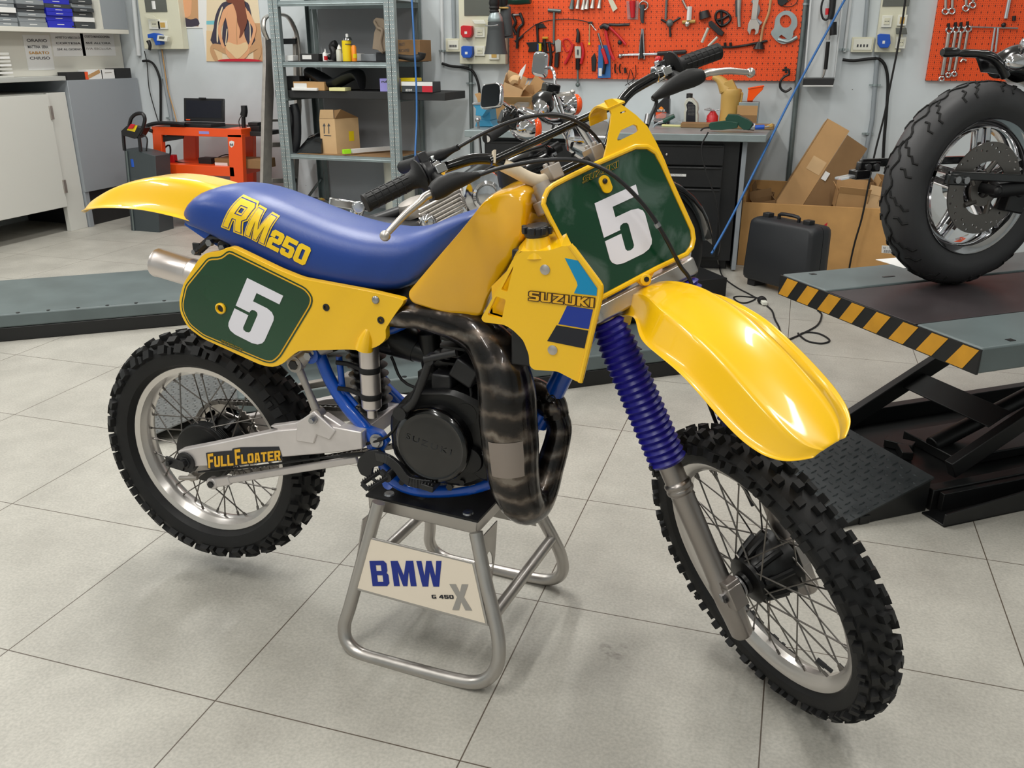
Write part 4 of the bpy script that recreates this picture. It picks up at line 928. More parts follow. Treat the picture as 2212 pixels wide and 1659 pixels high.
g.cyl(base, base + t * .19, .052, 18); g.lathe([(.02, .19), (.012, .2), (.012, .225)], base, t, 12); g.build('cylinder', M['engine_black'], eng, smooth=30)
g = G(); g.tube([(.73, -.03, .72), (.66, -.03, .735), (.62, -.025, .745)], [.030, .026, .034], 18); g.lathe([(.024, -.05), (.027, -.03), (.027, .05), (.02, .055)], (.675, -.03, .735), (-.1, 0, 1), 18); g.box((.675, -.03, .68), (.05, .05, .03)); g.tube([(.64, -.025, .74), (.60, -.02, .755), (.55, -.01, .775)], [.034, .045, .06], 18); g.build('carburettor', M['engine_black'], eng, smooth=45)
g = G(); g.lohi((.44, -.065, .73), (.60, .07, .87)); g.build('airbox', M['black_plastic'], bike, bevel=.02)
ks = [B(868, 890, -.16), B(893, 868, -.17), B(910, 830, -.178), B(930, 775, -.182)]
g = G(); g.tube(spline(ks, 4), [.0095] * 4 + [.0085] * 4 + [.0095] * 5, 10); g.lathe([(.016, -.012), (.016, .014)], ks[0], (0, -1, 0), 14); g.lathe([(.012, -.012), (.012, .012)], ks[-1], (0, -1, 0), 12); g.tube([ks[-1] + (-.01, -.008, 0), B(986, 762, -.185)], .0078, 12); g.build('kick_starter', M['black_metal'], eng, smooth=45)
for a in ([B(790, 960, -.11), B(850, 930, -.13), B(915, 800, -.12)], [B(845, 770, -.06), B(880, 830, -.08), B(1000, 860, -.10)], [B(1000, 790, -.1), B(1018, 850, -.11), B(1006, 900, -.12)]): G().tube(spline(a, 5), .0035, 8).build('hose', M['rubber'], eng, smooth=60)
g = G(); g.box(B(1010, 800, -.10), (.06, .05, .05), rotm((0, 1, 0), .5)); g.box(B(960, 830, -.09), (.05, .04, .06)); g.build('ignition_coil', M['black_plastic'], eng, bevel=.006)

# ---------------- foot controls
fp = B(815, 1022, -.16); g = G()
def rail(a, b, r): g.tube([a, b], r, 8)
e0, e1, f0_, f1_ = B(822, 1018, -.15), B(782, 1045, -.20), B(838, 1030, -.15), B(795, 1058, -.20)
rail(e0, e1, .0055); rail(f0_, f1_, .0055); rail(e1, f1_, .0055); rail((e0 + e1) / 2, (f0_ + f1_) / 2, .004); rail(e0, f0_, .008)
for k in range(9):
    for a, b in ((e0, e1), (f0_, f1_)): p = a + (b - a) * (k + .5) / 9; g.cyl(p, p + np.array([0, 0, .011]), .0032, 5, r2=.001)
g.cyl(f0_ + (0, .05, 0), f0_ + (0, -.006, 0), .012, 12); g.build('footpeg', M['black_metal'], bike, smooth=30)
g = G(); bp_ = [B(u, v, -.125) for u, v in ((775, 990), (790, 975), (815, 972), (830, 985), (828, 1005), (805, 1010), (800, 1035), (778, 1025), (770, 1005))]
g.prism(rounded(bp_, .006), (0, .010, 0)); arm = spline([B(815, 985, -.135), B(838, 992, -.15), B(858, 1008, -.155), B(880, 1035, -.155), B(905, 1043, -.155), B(930, 1046, -.155)], 4)
for i in range(len(arm) - 1): d = arm[i + 1] - arm[i]; L = np.linalg.norm(d); d /= L; g.box((arm[i] + arm[i + 1]) / 2, (L + .006, .012, .024), np.stack([d, (0, 1, 0), np.cross(d, (0, 1, 0))], 1))
pe = arm[-1]; g.box(pe, (.032, .045, .014), rotm((0, 1, 0), .15))
for k in range(4):
    for s in range(3): g.box(pe + np.array([-.012 + .008 * k, -.016 + .016 * s, .009]), (.004, .010, .006))
g.build('brake_pedal', M['black_metal'], bike, bevel=.0015)
g = G(); a, b = B(968, 1050, -.105), B(1025, 1040, -.105); d = (b - a) / np.linalg.norm(b - a); R = np.stack([d, (0, 1, 0), np.cross(d, (0, 1, 0))], 1)
g.box((a + b) / 2, (np.linalg.norm(b - a), .008, .016), R); ar = g.build('engine_mount', M['alloy_dull'], bike, bevel=.003)
for q_, r_ in ((a + d * .008, .009), (b - d * .01, .006)): g = G(); nut(g, q_ + (0, -.005, 0), r_, .006); g.build('bolt', M['black_metal'], ar)
# ================================================================ WORK STAND UNDER THE BIKE
SH = math.radians(-6); SCN = np.array([.995, .468, 0]); SR = rotm((0, 0, 1), SH)
stand = thing('work_stand', 'aluminium tube bike stand with a cream BMW sign plate, under the yellow bike', 'stand', SCN, (0, 0, SH))
def sl(p): return SR.T @ (V3(p) - SCN)
nl = np.array([0, .352, -.092]); nl /= np.linalg.norm(nl); nw = SR @ nl; cw_ = nw @ (SCN + SR @ np.array([0, -.232, .0165]))
def su(u, v, d=0.0): return sl(wp(u, v, nw, cw_ - d))
AL = M['alloy_tube']
up_px = [(818, 1085), (800, 1150), (778, 1230), (756, 1310)]
P = [su(*p) for p in up_px] + [su(*p) for p in ((744, 1352), (750, 1386), (778, 1412), (830, 1428))] + [su(*p) for p in ((900, 1447), (970, 1465), (1025, 1474), (1058, 1462), (1075, 1432), (1077, 1385), (1066, 1325), (1050, 1260), (1028, 1150))]
P = spline(P, 4)
g = G(); g.tube(P, .0165, 14); g.build('near_leg_loop', AL, stand, smooth=60)
far = [np.array([p[0] * 1.0, -p[1], p[2]]) for p in P]
g = G(); g.tube(far, .0165, 14); g.build('far_leg_loop', AL, stand, smooth=60)
top = np.array([su(798, 1073), su(1032, 1128)]); zt = .372
tl_, tr_ = sl(wz(795, 1073, .372)), sl(wz(1030, 1128, .372))
a, b = tl_[:2], tr_[:2]; yb = -((a[1] + b[1]) / 2)
q = [(a[0], a[1]), (b[0], b[1]), (b[0], yb), (a[0], yb)]
g = G(); g.prism([(x, y, .338) for x, y in q], (0, 0, .034)); g.build('top_frame', AL, stand, bevel=.003)
g = G(); g.prism([(x * 1.03, y * 1.03, .3725) for x, y in q], (0, 0, .006)); tpm = g.build('top_mat', M['rubber'], stand)
for u, v in ((841, 1067), (1011, 1108)):
    c = sl(wz(u, v, .379)); g = G(); g.lathe([(.014, -.001), (.012, .003), (.006, .002), (.001, .0035)], c, (0, 0, 1), 20); g.build('screw', M['steel'], tpm)
for s, pts in ((1, [su(1066, 1330), None]), (-1, [su(775, 1240), None])):
    p = pts[0]; g = G(); g.tube([p, np.array([p[0], -p[1], p[2]])], .0145, 12); g.build('side_brace', AL, stand, smooth=60)
# gusset sheets with a lightening hole
for s in (1, -1):
    x = .150 * s
    g = G(); hole = [(-.085 + .017 * math.cos(t * PI / 9), .262 + .026 * math.sin(t * PI / 9)) for t in range(18)]
    g.plate([[(-.155, .335), (.155, .335), (.19, .20), (.175, .20), (.06, .315), (-.06, .315), (-.155, .12), (-.185, .16)], ], lambda u, v, d: np.array([x + s * (.335 - v) * .12 + d, u, v]), 0, .003) if s < 0 else g.plate([[(-.138, .335), (-.03, .335), (-.065, .26), (-.125, .17), (-.172, .19)], [(.017 * math.cos(t * PI / 9) - .095, .262 + .024 * math.sin(t * PI / 9)) for t in range(18)][::-1]], lambda u, v, d: np.array([x + s * (.335 - v) * .13 + d, u, v]), 0, .003)
    g.build('gusset', AL, stand, smooth=0)
g = G(); g.plate([[(-.15, .335), (.15, .335), (.175, .22), (-.17, .22)]], lambda u, v, d: np.array([u, .128 + (.37 - v) * .268 + d, v]), 0, .003); g.build('far_sheet', AL, stand, smooth=0)
pl4 = [su(*p, .006) for p in ((798, 1159), (1026, 1214), (1056, 1352), (766, 1272))]
ncam = np.cross(pl4[1] - pl4[0], pl4[3] - pl4[0]); ncam /= np.linalg.norm(ncam)
if ncam[1] > 0: ncam = -ncam
g = G(); g.prism(pl4, ncam * .004); g.build('sign_frame', AL, stand, bevel=.001)
g = G(); g.prism([p + ncam * .0041 for p in (su(802, 1164, .006), su(1022, 1218, .006), su(1050, 1345, .006), su(770, 1268, .006))], ncam * .0008); sg = g.build('sign_plate', M['plate_cream'], stand)
def sg3(u, v): return su(700 + u * .28926, 1020 + v * .28926, .006) + ncam * .0055
o = sg3(372, 845); btxt('B', 'lettering', M['bmw_blue'], sg, o, sg3(500, 845) - o, sg3(348, 658) - o)
o = sg3(532, 845); btxt('M', 'lettering', M['bmw_blue'], sg, o, sg3(700, 846) - o, sg3(506, 658) - o)
btxt('W', 'lettering', M['bmw_blue'], sg, sg3(712, 848), sg3(900, 850) - sg3(712, 848), sg3(697, 658) - sg3(712, 848))
o = sg3(815, 938); btxt('G 450', 'lettering', M['decal_dark'], sg, o, sg3(978, 940) - o, sg3(810, 910) - o)
o = sg3(966, 1022); btxt('X', 'lettering', M['grey_ink'], sg, o, sg3(1114, 1026) - o, sg3(940, 830) - o)

# ================================================================ MOTORCYCLE LIFTS (parallel, set at an angle to the wall)
LA = math.radians(37); LE = np.array([math.cos(LA), math.sin(LA), 0]); LN = np.array([-math.sin(LA), math.cos(LA), 0]); LR = rotm((0, 0, 1), LA)
def ln(u, v, n): return LR.T @ wp(u, v, LN, n)
def lz(u, v, z): return LR.T @ wz(u, v, z)
ROT = (0, 0, LA)
def tread(g, o, ex, ey, nu, nv, sp):
    """raised diamond-plate lozenges"""
    ex, ey = V3(ex), V3(ey); nz = np.cross(ex, ey); nz /= np.linalg.norm(nz)
    for i in range(nu):
        for j in range(nv):
            c = o + ex * (i + .5) * sp + ey * (j + .5) * sp; a, b = (ex, ey) if (i + j) % 2 else (ey, ex)
            L, w = sp * .42, sp * .12
            g.add([c - a * L, c - b * w, c + a * L, c + b * w, c - a * L * .5 + nz * .0035, c + a * L * .5 + nz * .0035], [(0, 1, 4), (1, 2, 5, 4), (2, 3, 5), (3, 0, 4, 5)])
def ramp(parent, e0, e1, n0, n1, z1, z0=.004):
    g = G(); g.prism([(e0, n0, z0), (e1, n0, z1), (e1, n0, z1 - .008), (e0, n0, z0 - .003)], (0, n1 - n0, 0))
    d = np.array([e1 - e0, 0, z1 - z0]); L = np.linalg.norm(d); d /= L
    tread(g, np.array([e0, n0, z0 + .0005]), d, (0, 1, 0), int(L / .030), int((n1 - n0) / .030), .030)
    return g.build('ramp', M['tread_plate'], parent, smooth=0)
mk('tread_plate', (58, 62, 64), 0.34, metal=0.5, rvar=.1, vs=20); mk('tread_steel', (120, 122, 122), 0.38, metal=0.6, rvar=.1, vs=20)

liftA = thing('motorcycle_lift', 'lowered grey lift platform with a black base, floor left behind the rear wheel', 'lift', (0, 0, 0), ROT)
g = G(); g.lohi((-1.7, 2.77, .001), (.8, 3.57, .072)); g.build('base', M['lift_black'], liftA, bevel=.004)
g = G(); g.lohi((-1.7, 2.77, .0725), (.8, 3.57, .142)); dkA = g.build('deck', M['lift_grey'], liftA, bevel=.008)
for k in range(18): g = G(); g.cyl((-1.62 + .14 * k, 2.785 if k % 1 == 0 else 3.55, .1405), (-1.62 + .14 * k, 2.785, .1435), .010, 10); g.build('deck_slot', M['lift_black'], dkA)
liftB = thing('motorcycle_lift', 'lowered grey lift with a tread-plate ramp carrying the black cruiser, behind the yellow bike', 'lift', (0, 0, 0), ROT)
g = G(); g.lohi((.45, 1.20, .001), (3.05, 2.00, .072)); g.build('base', M['lift_black'], liftB, bevel=.004)
g = G(); g.lohi((.62, 1.20, .0725), (3.05, 2.00, .142)); dkB = g.build('deck', M['lift_grey'], liftB, bevel=.008)
for k in range(9): g = G(); g.cyl((.75 + .27 * k, 1.215, .1405), (.75 + .27 * k, 1.215, .1435), .010, 10); g.build('deck_slot', M['lift_black'], dkB)
r_ = ramp(liftB, .20, .63, 1.18, 2.02, .150); r_.data.materials[0] = M['tread_steel']
g = G(); c = LR.T @ np.array([1.17, 4.1, .06]); g.lohi(c - (.30, .26, .058), c + (.12, .26, .06)); g.build('end_stop', M['lift_black'], liftB, bevel=.004)

liftC = thing('motorcycle_lift', 'raised black scissor lift with hazard-striped front edge, at the right', 'lift', (0, 0, 0), ROT)
DZ = .65
g = G(); g.lohi((2.52, -.43, .575), (4.7, -.19, DZ)); g.build('side_panel', M['lift_grey'], liftC, bevel=.006)
g = G(); g.lohi((2.52, .22, .575), (4.7, .46, DZ)); g.build('side_panel', M['lift_grey'], liftC, bevel=.006)
g = G(); g.lohi((2.52, -.187, .575), (4.7, .217, DZ - .010)); dk = g.build('deck', M['lift_black'], liftC, bevel=.003)
g = G(); g.lohi((2.525, -.18, DZ - .0095), (4.7, .21, DZ - .004)); g.build('deck_mat', M['rubber_mat'], liftC, bevel=.001)
for i, (e_, n_) in enumerate(((2.65, -.40), (2.9, -.30), (3.1, -.30), (2.62, .42), (2.85, .30), (3.05, .33), (3.3, .33), (3.2, .44))):
    g = G(); g.box((e_, n_, DZ + .0003), (.05 if i % 3 else .022, .010 if i % 3 else .018, .002)); g.build('deck_slot', M['lift_black'], liftC)
g = G(); g.lohi((2.512, -.432, .575), (2.519, .462, DZ - .004)); hz = g.build('front_plate', M['lift_black'], liftC)
n_ = -.43
for k in range(8):
    w = .060; a = -.385 + k * .113
    g = G(); P4 = [(2.5115, a, .578), (2.5115, min(a + w, .458), .578), (2.5115, max(a + w - .048, -.428), DZ - .006), (2.5115, max(a - .048, -.428), DZ - .006)]
    g.prism(P4, (-.0008, 0, 0)); g.build('hazard_stripe', M['hazard_yellow'], hz, smooth=0)
g = G(); g.lohi((2.70, -.20, .001), (4.7, -.16, .075)); g.lohi((2.70, .42, .001), (4.7, .46, .075)); g.lohi((2.42, -.16, .001), (4.7, .42, .012)); g.lohi((2.42, -.2, .001), (2.46, .46, .03)); g.build('base', M['lift_black'], liftC, bevel=.003)
ramp(liftC, 2.33, 2.69, -.20, .46, .125)
g = G(); g.prism([(2.345, -.195, .002), (2.685, -.195, .112), (2.685, -.195, .002)], (0, .01, 0)); g.build('ramp_cheek', M['lift_black'], liftC)
def arm(n0, e0, z0, e1, z1, w=.034, h=.062):
    a, b = np.array([e0, n0, z0]), np.array([e1, n0, z1]); d = (b - a) / np.linalg.norm(b - a); g = G(); g.box((a + b) / 2, (np.linalg.norm(b - a), w, h), np.stack([d, (0, 1, 0), np.cross(d, (0, 1, 0))], 1)); return g.build('scissor_arm', M['lift_black'], liftC, bevel=.003)
arm(.33, 2.78, .09, 3.75, .56); arm(-.12, 2.84, .09, 3.80, .56); arm(.28, 4.45, .09, 3.30, .56); arm(-.05, 4.45, .09, 3.30, .56)
g = G(); d = np.array([.97, 0, .47]); d /= np.linalg.norm(d); g.box((3.06, .115, .226), (.10, .40, .006), np.stack([d, (0, 1, 0), np.cross(d, (0, 1, 0))], 1)); g.build('cross_plate', M['lift_black'], liftC, bevel=.002)
g = G(); g.lohi((3.0, .0, .013), (3.5, .26, .05)); g.cyl((3.0, .12, .05), (3.45, .12, .20), .03, 14); g.build('hydraulic_ram', M['lift_black'], liftC, bevel=.004)
g = G(); g.box((2.93, .20, .03), (.05, .10, .03), rotm((0, 0, 1), .6)); g.box((2.90, .14, .03), (.04, .08, .03), rotm((0, 0, 1), -.5)); g.build('latch', M['lift_black'], liftC, bevel=.003)
g = G(); g.lohi((2.66, -.30, .001), (4.7, -.205, .008)); g.prism([(2.66, -.30, .001), (2.66, -.30, .045), (3.3, -.30, .10), (4.7, -.30, .10), (4.7, -.30, .001)], (0, .008, 0)); g.lohi((2.72, -.225, .008), (4.7, -.205, .07)); g.build('outrigger', M['lift_black'], liftC, bevel=.002)
g = G(); g.lathe([(.016, 0), (.018, .002), (.018, .05), (.03, .052), (.03, .075), (.01, .078)], (2.86, .40, .012), (0, 0, 1), 16); g.build('levelling_knob', M['black_metal'], liftC)

# paper on the right lift deck
g = G(); c = lz(1970, 566, DZ); g.box((c[0], c[1], DZ + .001), (.21, .15, .0012)); pp = g.build('paper_sheet', M['paper'], None); pp.rotation_euler = ROT; tag(pp, 'blank white paper sheet lying on the raised lift beside the fat tyre', 'paper')

# ================================================================ MOTORCYCLE ON THE RIGHT LIFT (only its wheel end is in the frame)
rm = thing('motorcycle', 'black and chrome motorcycle with fat tyre on the raised lift at the right', 'motorcycle', (0, 0, 0), ROT)
WC = np.array([3.0, .17, DZ + .3285])
def wr(r, t, l): return WC + np.array([r * math.cos(t), l, r * math.sin(t)])
tw = .068; prof = []
for k in range(17):
    p = math.radians(-112 + 224 * k / 16); prof.append((.268 + .060 * math.cos(p) * (1 if abs(p) < PI / 2 else 1.0), tw * math.copysign(abs(math.sin(p)) ** .8, p)))
g = G(); g.lathe(prof + [(.212, .045), (.212, -.045)], WC, (0, 1, 0), 80, closed=True, x=(1, 0, 0)); 
tyre = g.build('tyre', M['tyre_grey'] if 'tyre_grey' in M else M['rubber'], rm, smooth=40)
mk('groove', (10, 10, 11), .8)
def surf(t, w):  # on the tread, w in -1..1
    p = w * 1.35; return wr(.268 + .0605 * math.cos(p), t, tw * math.copysign(abs(math.sin(p)) ** .8, p) * 1.004)
g = G()
for k in range(26):
    t0 = k * 2 * PI / 26
    for s in (-1, 1):
        pts = [surf(t0 + x, s * w) for x, w in ((0, .04), (.06, .10), (.06, .22), (.13, .34), (.13, .46), (.19, .60), (.19, .80))] if k % 2 else [surf(t0 + x, s * w) for x, w in ((.02, .22), (.02, .38), (.09, .52), (.09, .74))]
        g.tube(pts, .0042, 5)
    g.tube([surf(t0 + .24 * j / 5, .07 * math.sin(2 * PI * j / 5)) for j in range(6)], .004, 5)
g.build('tread_groove', M['groove'], tyre, smooth=0)
g = G(); g.lathe([(.215, .052), (.219, .055), (.219, .05), (.200, .044), (.192, .03), (.192, -.03), (.200, -.044), (.219, -.05), (.219, -.055), (.215, -.052), (.196, -.046), (.185, -.03), (.185, .03), (.196, .046)], WC, (0, 1, 0), 64, closed=True)
for k in range(5):
    t = k * 2 * PI / 5 + .35
    for s in (-.16, .16): g.tube([wr(.05, t + s * 1.6, -.012), wr(.12, t + s, -.024), wr(.188, t + s * .55, -.018)], [.018, .013, .013], 8, sx=1.5)
g.lathe([(.02, -.05), (.055, -.045), (.06, -.03), (.06, .05), (.03, .055)], WC, (0, 1, 0), 28); g.build('wheel', M['chrome'], rm, smooth=40)
g = G(); hol = []
for k in range(40): a, r = k * 2 * PI / 40, (.128, .138, .120)[k % 3]; hol.append([(r * math.cos(a) + .0045 * math.cos(-j * PI / 4), r * math.sin(a) + .0045 * math.sin(-j * PI / 4)) for j in range(8)])
hol.append([(.086 * math.cos(-j * PI / 20), .086 * math.sin(-j * PI / 20)) for j in range(40)])
g.plate([[(.148 * math.cos(j * PI / 30), .148 * math.sin(j * PI / 30)) for j in range(60)]] + hol, lambda u, v, d: WC + np.array([u, -.062 - d, v]), 0, .005)
for k in range(5): a = k * 2 * PI / 5; g.tube([WC + np.array([.088 * math.cos(a), -.0645, .088 * math.sin(a)]), WC + np.array([.05 * math.cos(a + .35), -.0645, .05 * math.sin(a + .35)])], .009, 8)
g.lathe([(.03, -.07), (.058, -.069), (.058, -.06), (.03, -.059)], WC, (0, 1, 0), 28, closed=True); g.build('brake_disc', M['spoke_steel'], rm, smooth=0)
g = G(); cc_ = wr(.125, -.25, -.075); g.box(cc_, (.08, .05, .10), rotm((0, 1, 0), .2)); g.cyl(cc_ + (0, -.03, .02), cc_ + (0, -.02, .02), .02, 14); g.build('brake_caliper', M['black_metal'], rm, bevel=.008)
for s, p0, p1 in ((-1, ln(2050, 378, .045), ln(2212, 386, .045)), (1, ln(1858, 352, .30), ln(1990, 348, .30))):
    g = G(); d = p1 - p0; d[1] = 0; L = np.linalg.norm(d); d /= L; R = np.stack([d, (0, 1, 0), np.cross(d, (0, 1, 0))], 1)
    g.box(p0 + d * (L * .5 + .1), (L + .2, .016, .026), R); g.box(p0 + d * .03 + np.array([0, -.006, -.012]), (.085, .022, .034), R)
    br = g.build('bracket_arm', M['black_gloss'], rm, bevel=.004)
    for k in (.02, .055): g = G(); g.cyl(p0 + d * k + np.array([0, -.016, -.012]), p0 + d * k + np.array([0, -.022, -.012]), .011, 14); g.build('bolt', M['steel'], br)
    if s > 0: g = G(); g.sphere(p0 + d * .11 + np.array([0, -.01, -.02]), .013, 12); g.box(p0 + np.array([-.005, -.01, -.035]), (.06, .04, .03)); g.build('clamp_ball', M['black_gloss'], br, bevel=.004); g = G(); g.box(p0 + np.array([-.055, -.01, -.042]), (.07, .034, .008), rotm((0, 1, 0), -.12)); g.build('lens', M['clear_film'], br, bevel=.002)
g = G(); pts = [ln(u, v, .06) for u, v in ((2047, 113), (2075, 115), (2110, 116), (2140, 122), (2160, 140), (2172, 165))]
g.tube(spline(pts, 4), [.010] * 5 + [.012] * 5 + [.014] * 11, 12); g.prism([ln(u, v, .06) for u, v in ((2112, 118), (2145, 120), (2170, 138), (2176, 162), (2125, 156))], (0, .012, 0)); g.lathe([(.010, 0), (.014, .01), (.014, .05), (.010, .06)], pts[0] + np.array([-.02, 0, 0]), (1, 0, 0), 14); g.build('fender_strut', M['black_gloss'], rm, smooth=40)
g = G(); g.tube(spline([ln(u, v, .17) for u, v in ((2150, 150), (2180, 138), (2215, 140), (2260, 160))], 4), [.03, .035, .04, .045, .05, .055, .06, .06, .06, .06, .06, .06, .06], 14, sx=1.2); g.build('rear_fender', M['black_gloss'], rm, smooth=50)
g = G(); p = ln(2195, 135, .0); g.sphere(p, .03, 12, sc=(1.4, .8, .8)); g.tube([p, p + np.array([.05, .08, -.02])], .012, 8); g.lathe([(.02, 0), (.03, .01), (.03, .05), (.02, .06)], p + np.array([.02, 0, .04]), (1, 0, .2), 14); g.build('turn_signal', M['chrome'], rm, smooth=50)
g = G(); g.tube([WC + np.array([0, -.10, 0]), WC + np.array([.45, -.11, .02])], .028, 12); g.tube([WC + np.array([0, .10, 0]), WC + np.array([.45, .11, .02])], .028, 12); g.cyl(WC + np.array([0, -.13, 0]), WC + np.array([0, .13, 0]), .016, 14)
g.loft([[(x, y, z) for y, z in ((-.1, .92), (.1 + .17, .92), (.27, 1.25), (-.0, 1.25))] for x in (3.42, 4.4)]); g.build('frame', M['black_metal'], rm, bevel=.01)

# ================================================================ BLACK CRUISER ON THE LOWERED LIFT BEHIND
hy = 1.60
cru = thing('cruiser_motorcycle', 'black and chrome cruiser with orange indicators on the lowered lift behind the yellow bike', 'motorcycle', (0, 0, 0), ROT)
def hp(u, v, n=hy): return ln(u, v, n)
HZ = .143
for cx_, r_, w_ in ((2.55, .333, .055), (.97, .315, .07)):
    c = np.array([cx_, hy, HZ + r_]); prof = [(r_ - .06 + .06 * math.cos(math.radians(-110 + 220 * k / 12)), w_ * math.sin(math.radians(-110 + 220 * k / 12))) for k in range(13)]
    g = G(); g.lathe(prof, c, (0, 1, 0), 56, closed=True); ty = g.build('tyre', M['rubber'], cru, smooth=50)
    g = G(); g.lathe([(r_ - .09, .04), (r_ - .082, .045), (r_ - .08, -.045), (r_ - .1, -.03), (r_ - .1, .03)], c, (0, 1, 0), 40, closed=True); g.lathe([(.02, -.07), (.05, -.06), (.05, .06), (.02, .07)], c, (0, 1, 0), 20)
    for k in range(9): a = k * 2 * PI / 9; g.tube([c + .04 * np.array([math.cos(a), 0, math.sin(a)]), c + (r_ - .09) * np.array([math.cos(a), 0, math.sin(a)])], .012, 6)
    g.build('wheel', M['chrome'], ty, smooth=50)
g = G(); mud = [(2.55 + .365 * math.cos(t), .365 * math.sin(t) + HZ + .333) for t in np.linspace(.1, 2.2, 12)]
g.loft([[(x, hy + y, z + h) for y, h in ((-.06, -.03), (-.05, 0), (0, .012), (.05, 0), (.06, -.03))] for x, z in mud], caps=False, closed=False); g.build('front_fender', M['black_gloss'], cru, smooth=60, solid=.004)
g = G(); mud = [(.97 + .36 * math.cos(t), .36 * math.sin(t) + HZ + .315) for t in np.linspace(.3, 2.9, 14)]
g.loft([[(x, hy + y, z + h) for y, h in ((-.09, -.06), (-.08, 0), (0, .015), (.08, 0), (.09, -.06))] for x, z in mud], caps=False, closed=False); g.build('rear_fender', M['black_gloss'], cru, smooth=60, solid=.004)
fd = np.array([.447, 0, -.6355]); fd /= np.linalg.norm(fd)
ft = np.array([2.145, 0, 1.12])
for s in (-1, 1):
    a = ft + np.array([0, hy + s * .115, 0]); g = G(); g.tube([a, a + fd * .30], .021, 14); lg = g.build('fork_leg', M['chrome'], cru, smooth=60)
    g = G(); g.tube([a + fd * .30, a + fd * .78], .029, 14); g.build('fork_slider', M['black_metal'], lg, smooth=60)
g = G(); c0 = ft + np.array([0, hy, 0]) + fd * .02; g.box(c0, (.09, .30, .03), rotm((0, 1, 0), .6)); g.box(c0 + fd * .2, (.09, .30, .03), rotm((0, 1, 0), .6)); g.build('triple_clamp', M['black_metal'], cru, bevel=.006)
c = hp(1262, 290); g = G(); g.lathe([(.01, -.10), (.05, -.09), (.085, -.03), (.092, .04), (.098, .05), (.098, .065), (.088, .07), (.02, .085)], c + np.array([.02, 0, -.03]), (1, 0, -.1), 28); g.build('headlamp', M['chrome'], cru, smooth=40)
# handlebar, controls, mirrors, indicators
def hh(u, v, n): return ln(u, v, n)
nN, nF = hy - .38, hy + .38
barp = [hh(1052, 300, nN), hh(1100, 268, nN + .13), hh(1150, 245, nN + .24), hh(1185, 262, hy - .06), hh(1215, 258, hy + .03), hh(1210, 235, hy + .16), hh(1200, 208, hy + .26), hh(1185, 190, nF)]
hbr = G().tube(spline(barp, 5), .0135, 12).build('handlebar', M['chrome'], cru, smooth=60)
g = G(); g.tube([barp[0], hh(1098, 268, nN + .13)], .021, 14); g.build('grip', M['rubber'], hbr); g = G(); g.tube([barp[-1], barp[-2]], .021, 14); g.build('grip', M['rubber'], hbr)
g = G(); c = hh(1098, 258, nN + .12); g.box(c, (.07, .06, .06), rotm((0, 1, 0), .4)); g.sphere(c + np.array([.01, 0, .02]), .035, 12); g.build('switch_housing', M['black_gloss'], hbr, bevel=.01)
g = G(); g.tube(spline([hh(1110, 246, nN + .14), hh(1128, 240, nN + .1), hh(1160, 250, nN + .06)], 4), [.012] * 4 + [.016] * 5, 10); g.build('master_cylinder', M['chrome'], hbr, smooth=60)
c = hh(1190, 190, hy + .22); g = G(); g.box(c, (.07, .07, .04), rotm((0, 1, 0), .2)); g.build('brake_reservoir', M['black_gloss'], hbr, bevel=.008)
g = G(); g.tube(spline([hh(1205, 205, hy + .2), hh(1222, 203, hy + .16), hh(1238, 201, hy + .12)], 4), .010, 10); g.sphere(hh(1237, 199, hy + .12), .012, 10); g.build('brake_lever', M['alloy'], hbr, smooth=60)
def mirror(cu, cv, n, w, h, yaw, tilt, stem):
    c = hh(cu, cv, n); R = rotm((0, 0, 1), yaw) @ rotm((1, 0, 0), tilt); g = G()
    pl = rounded([(-w * .9, 0, -h), (w, 0, -h * .75), (w * .85, 0, h), (-w, 0, h * .8)], [.02, .02, .03, .02], 3)
    g.loft([[c + R @ (p * .80 + np.array([0, .030, 0])) for p in pl], [c + R @ (p * 1.0 + np.array([0, .014, 0])) for p in pl], [c + R @ (p + np.array([0, 0.0, 0])) for p in pl], [c + R @ (p * .93 + np.array([0, -.003, 0])) for p in pl]])
    m = g.build('mirror', M['chrome'], hbr, smooth=50); g = G(); g.prism([c + R @ (p * .90 + np.array([0, -.0035, 0])) for p in pl], R @ np.array([0, -.0008, 0])); g.build('mirror_glass', M['mirror_glass'], m)
    g = G(); g.tube(spline(stem, 5), .0075, 10); g.build('mirror_stem', M['chrome'], m, smooth=60)
mk('mirror_glass', (84, 86, 90), .03, metal=1.0)
mirror(1061, 207, nN - .02, .050, .052, -.95, -.25, [hh(1076, 217, nN - .01), hh(1090, 224, nN + .03), hh(1104, 236, nN + .1), hh(1106, 242, nN + .12)])
mirror(1168, 140, nF, .040, .062, 2.45, .15, [hh(1176, 152, nF), hh(1188, 146, nF - .05), hh(1197, 158, nF - .1), hh(1199, 190, nF - .12)])
for cu, cv, n in ((1141, 278, hy - .26), (1232, 226, hy + .26)):
    c = hh(cu, cv, n); dv = np.array([1, 0, 0.0]); g = G(); g.lathe([(.01, -.075), (.032, -.06), (.046, -.025), (.049, .012), (.046, .016)], c, dv, 24); g.tube([c, c + np.array([-.03, .1 if n < hy else -.1, -.02])], .011, 10); bl_ = g.build('indicator', M['chrome'], cru, smooth=50)
    g = G(); g.lathe([(.045, .014), (.048, .018), (.047, .034), (.036, .046), (.01, .05)], c, dv, 24); g.build('indicator_lens', M['orange_lens'], bl_, smooth=50)
c = hh(1172, 215, hy + .02); g = G(); g.lathe([(.03, -.05), (.045, -.045), (.048, .0), (.044, .012), (.02, .02)], c, (-.3, -.4, .8), 20); g.build('gauge', M['black_gloss'], cru, smooth=50)
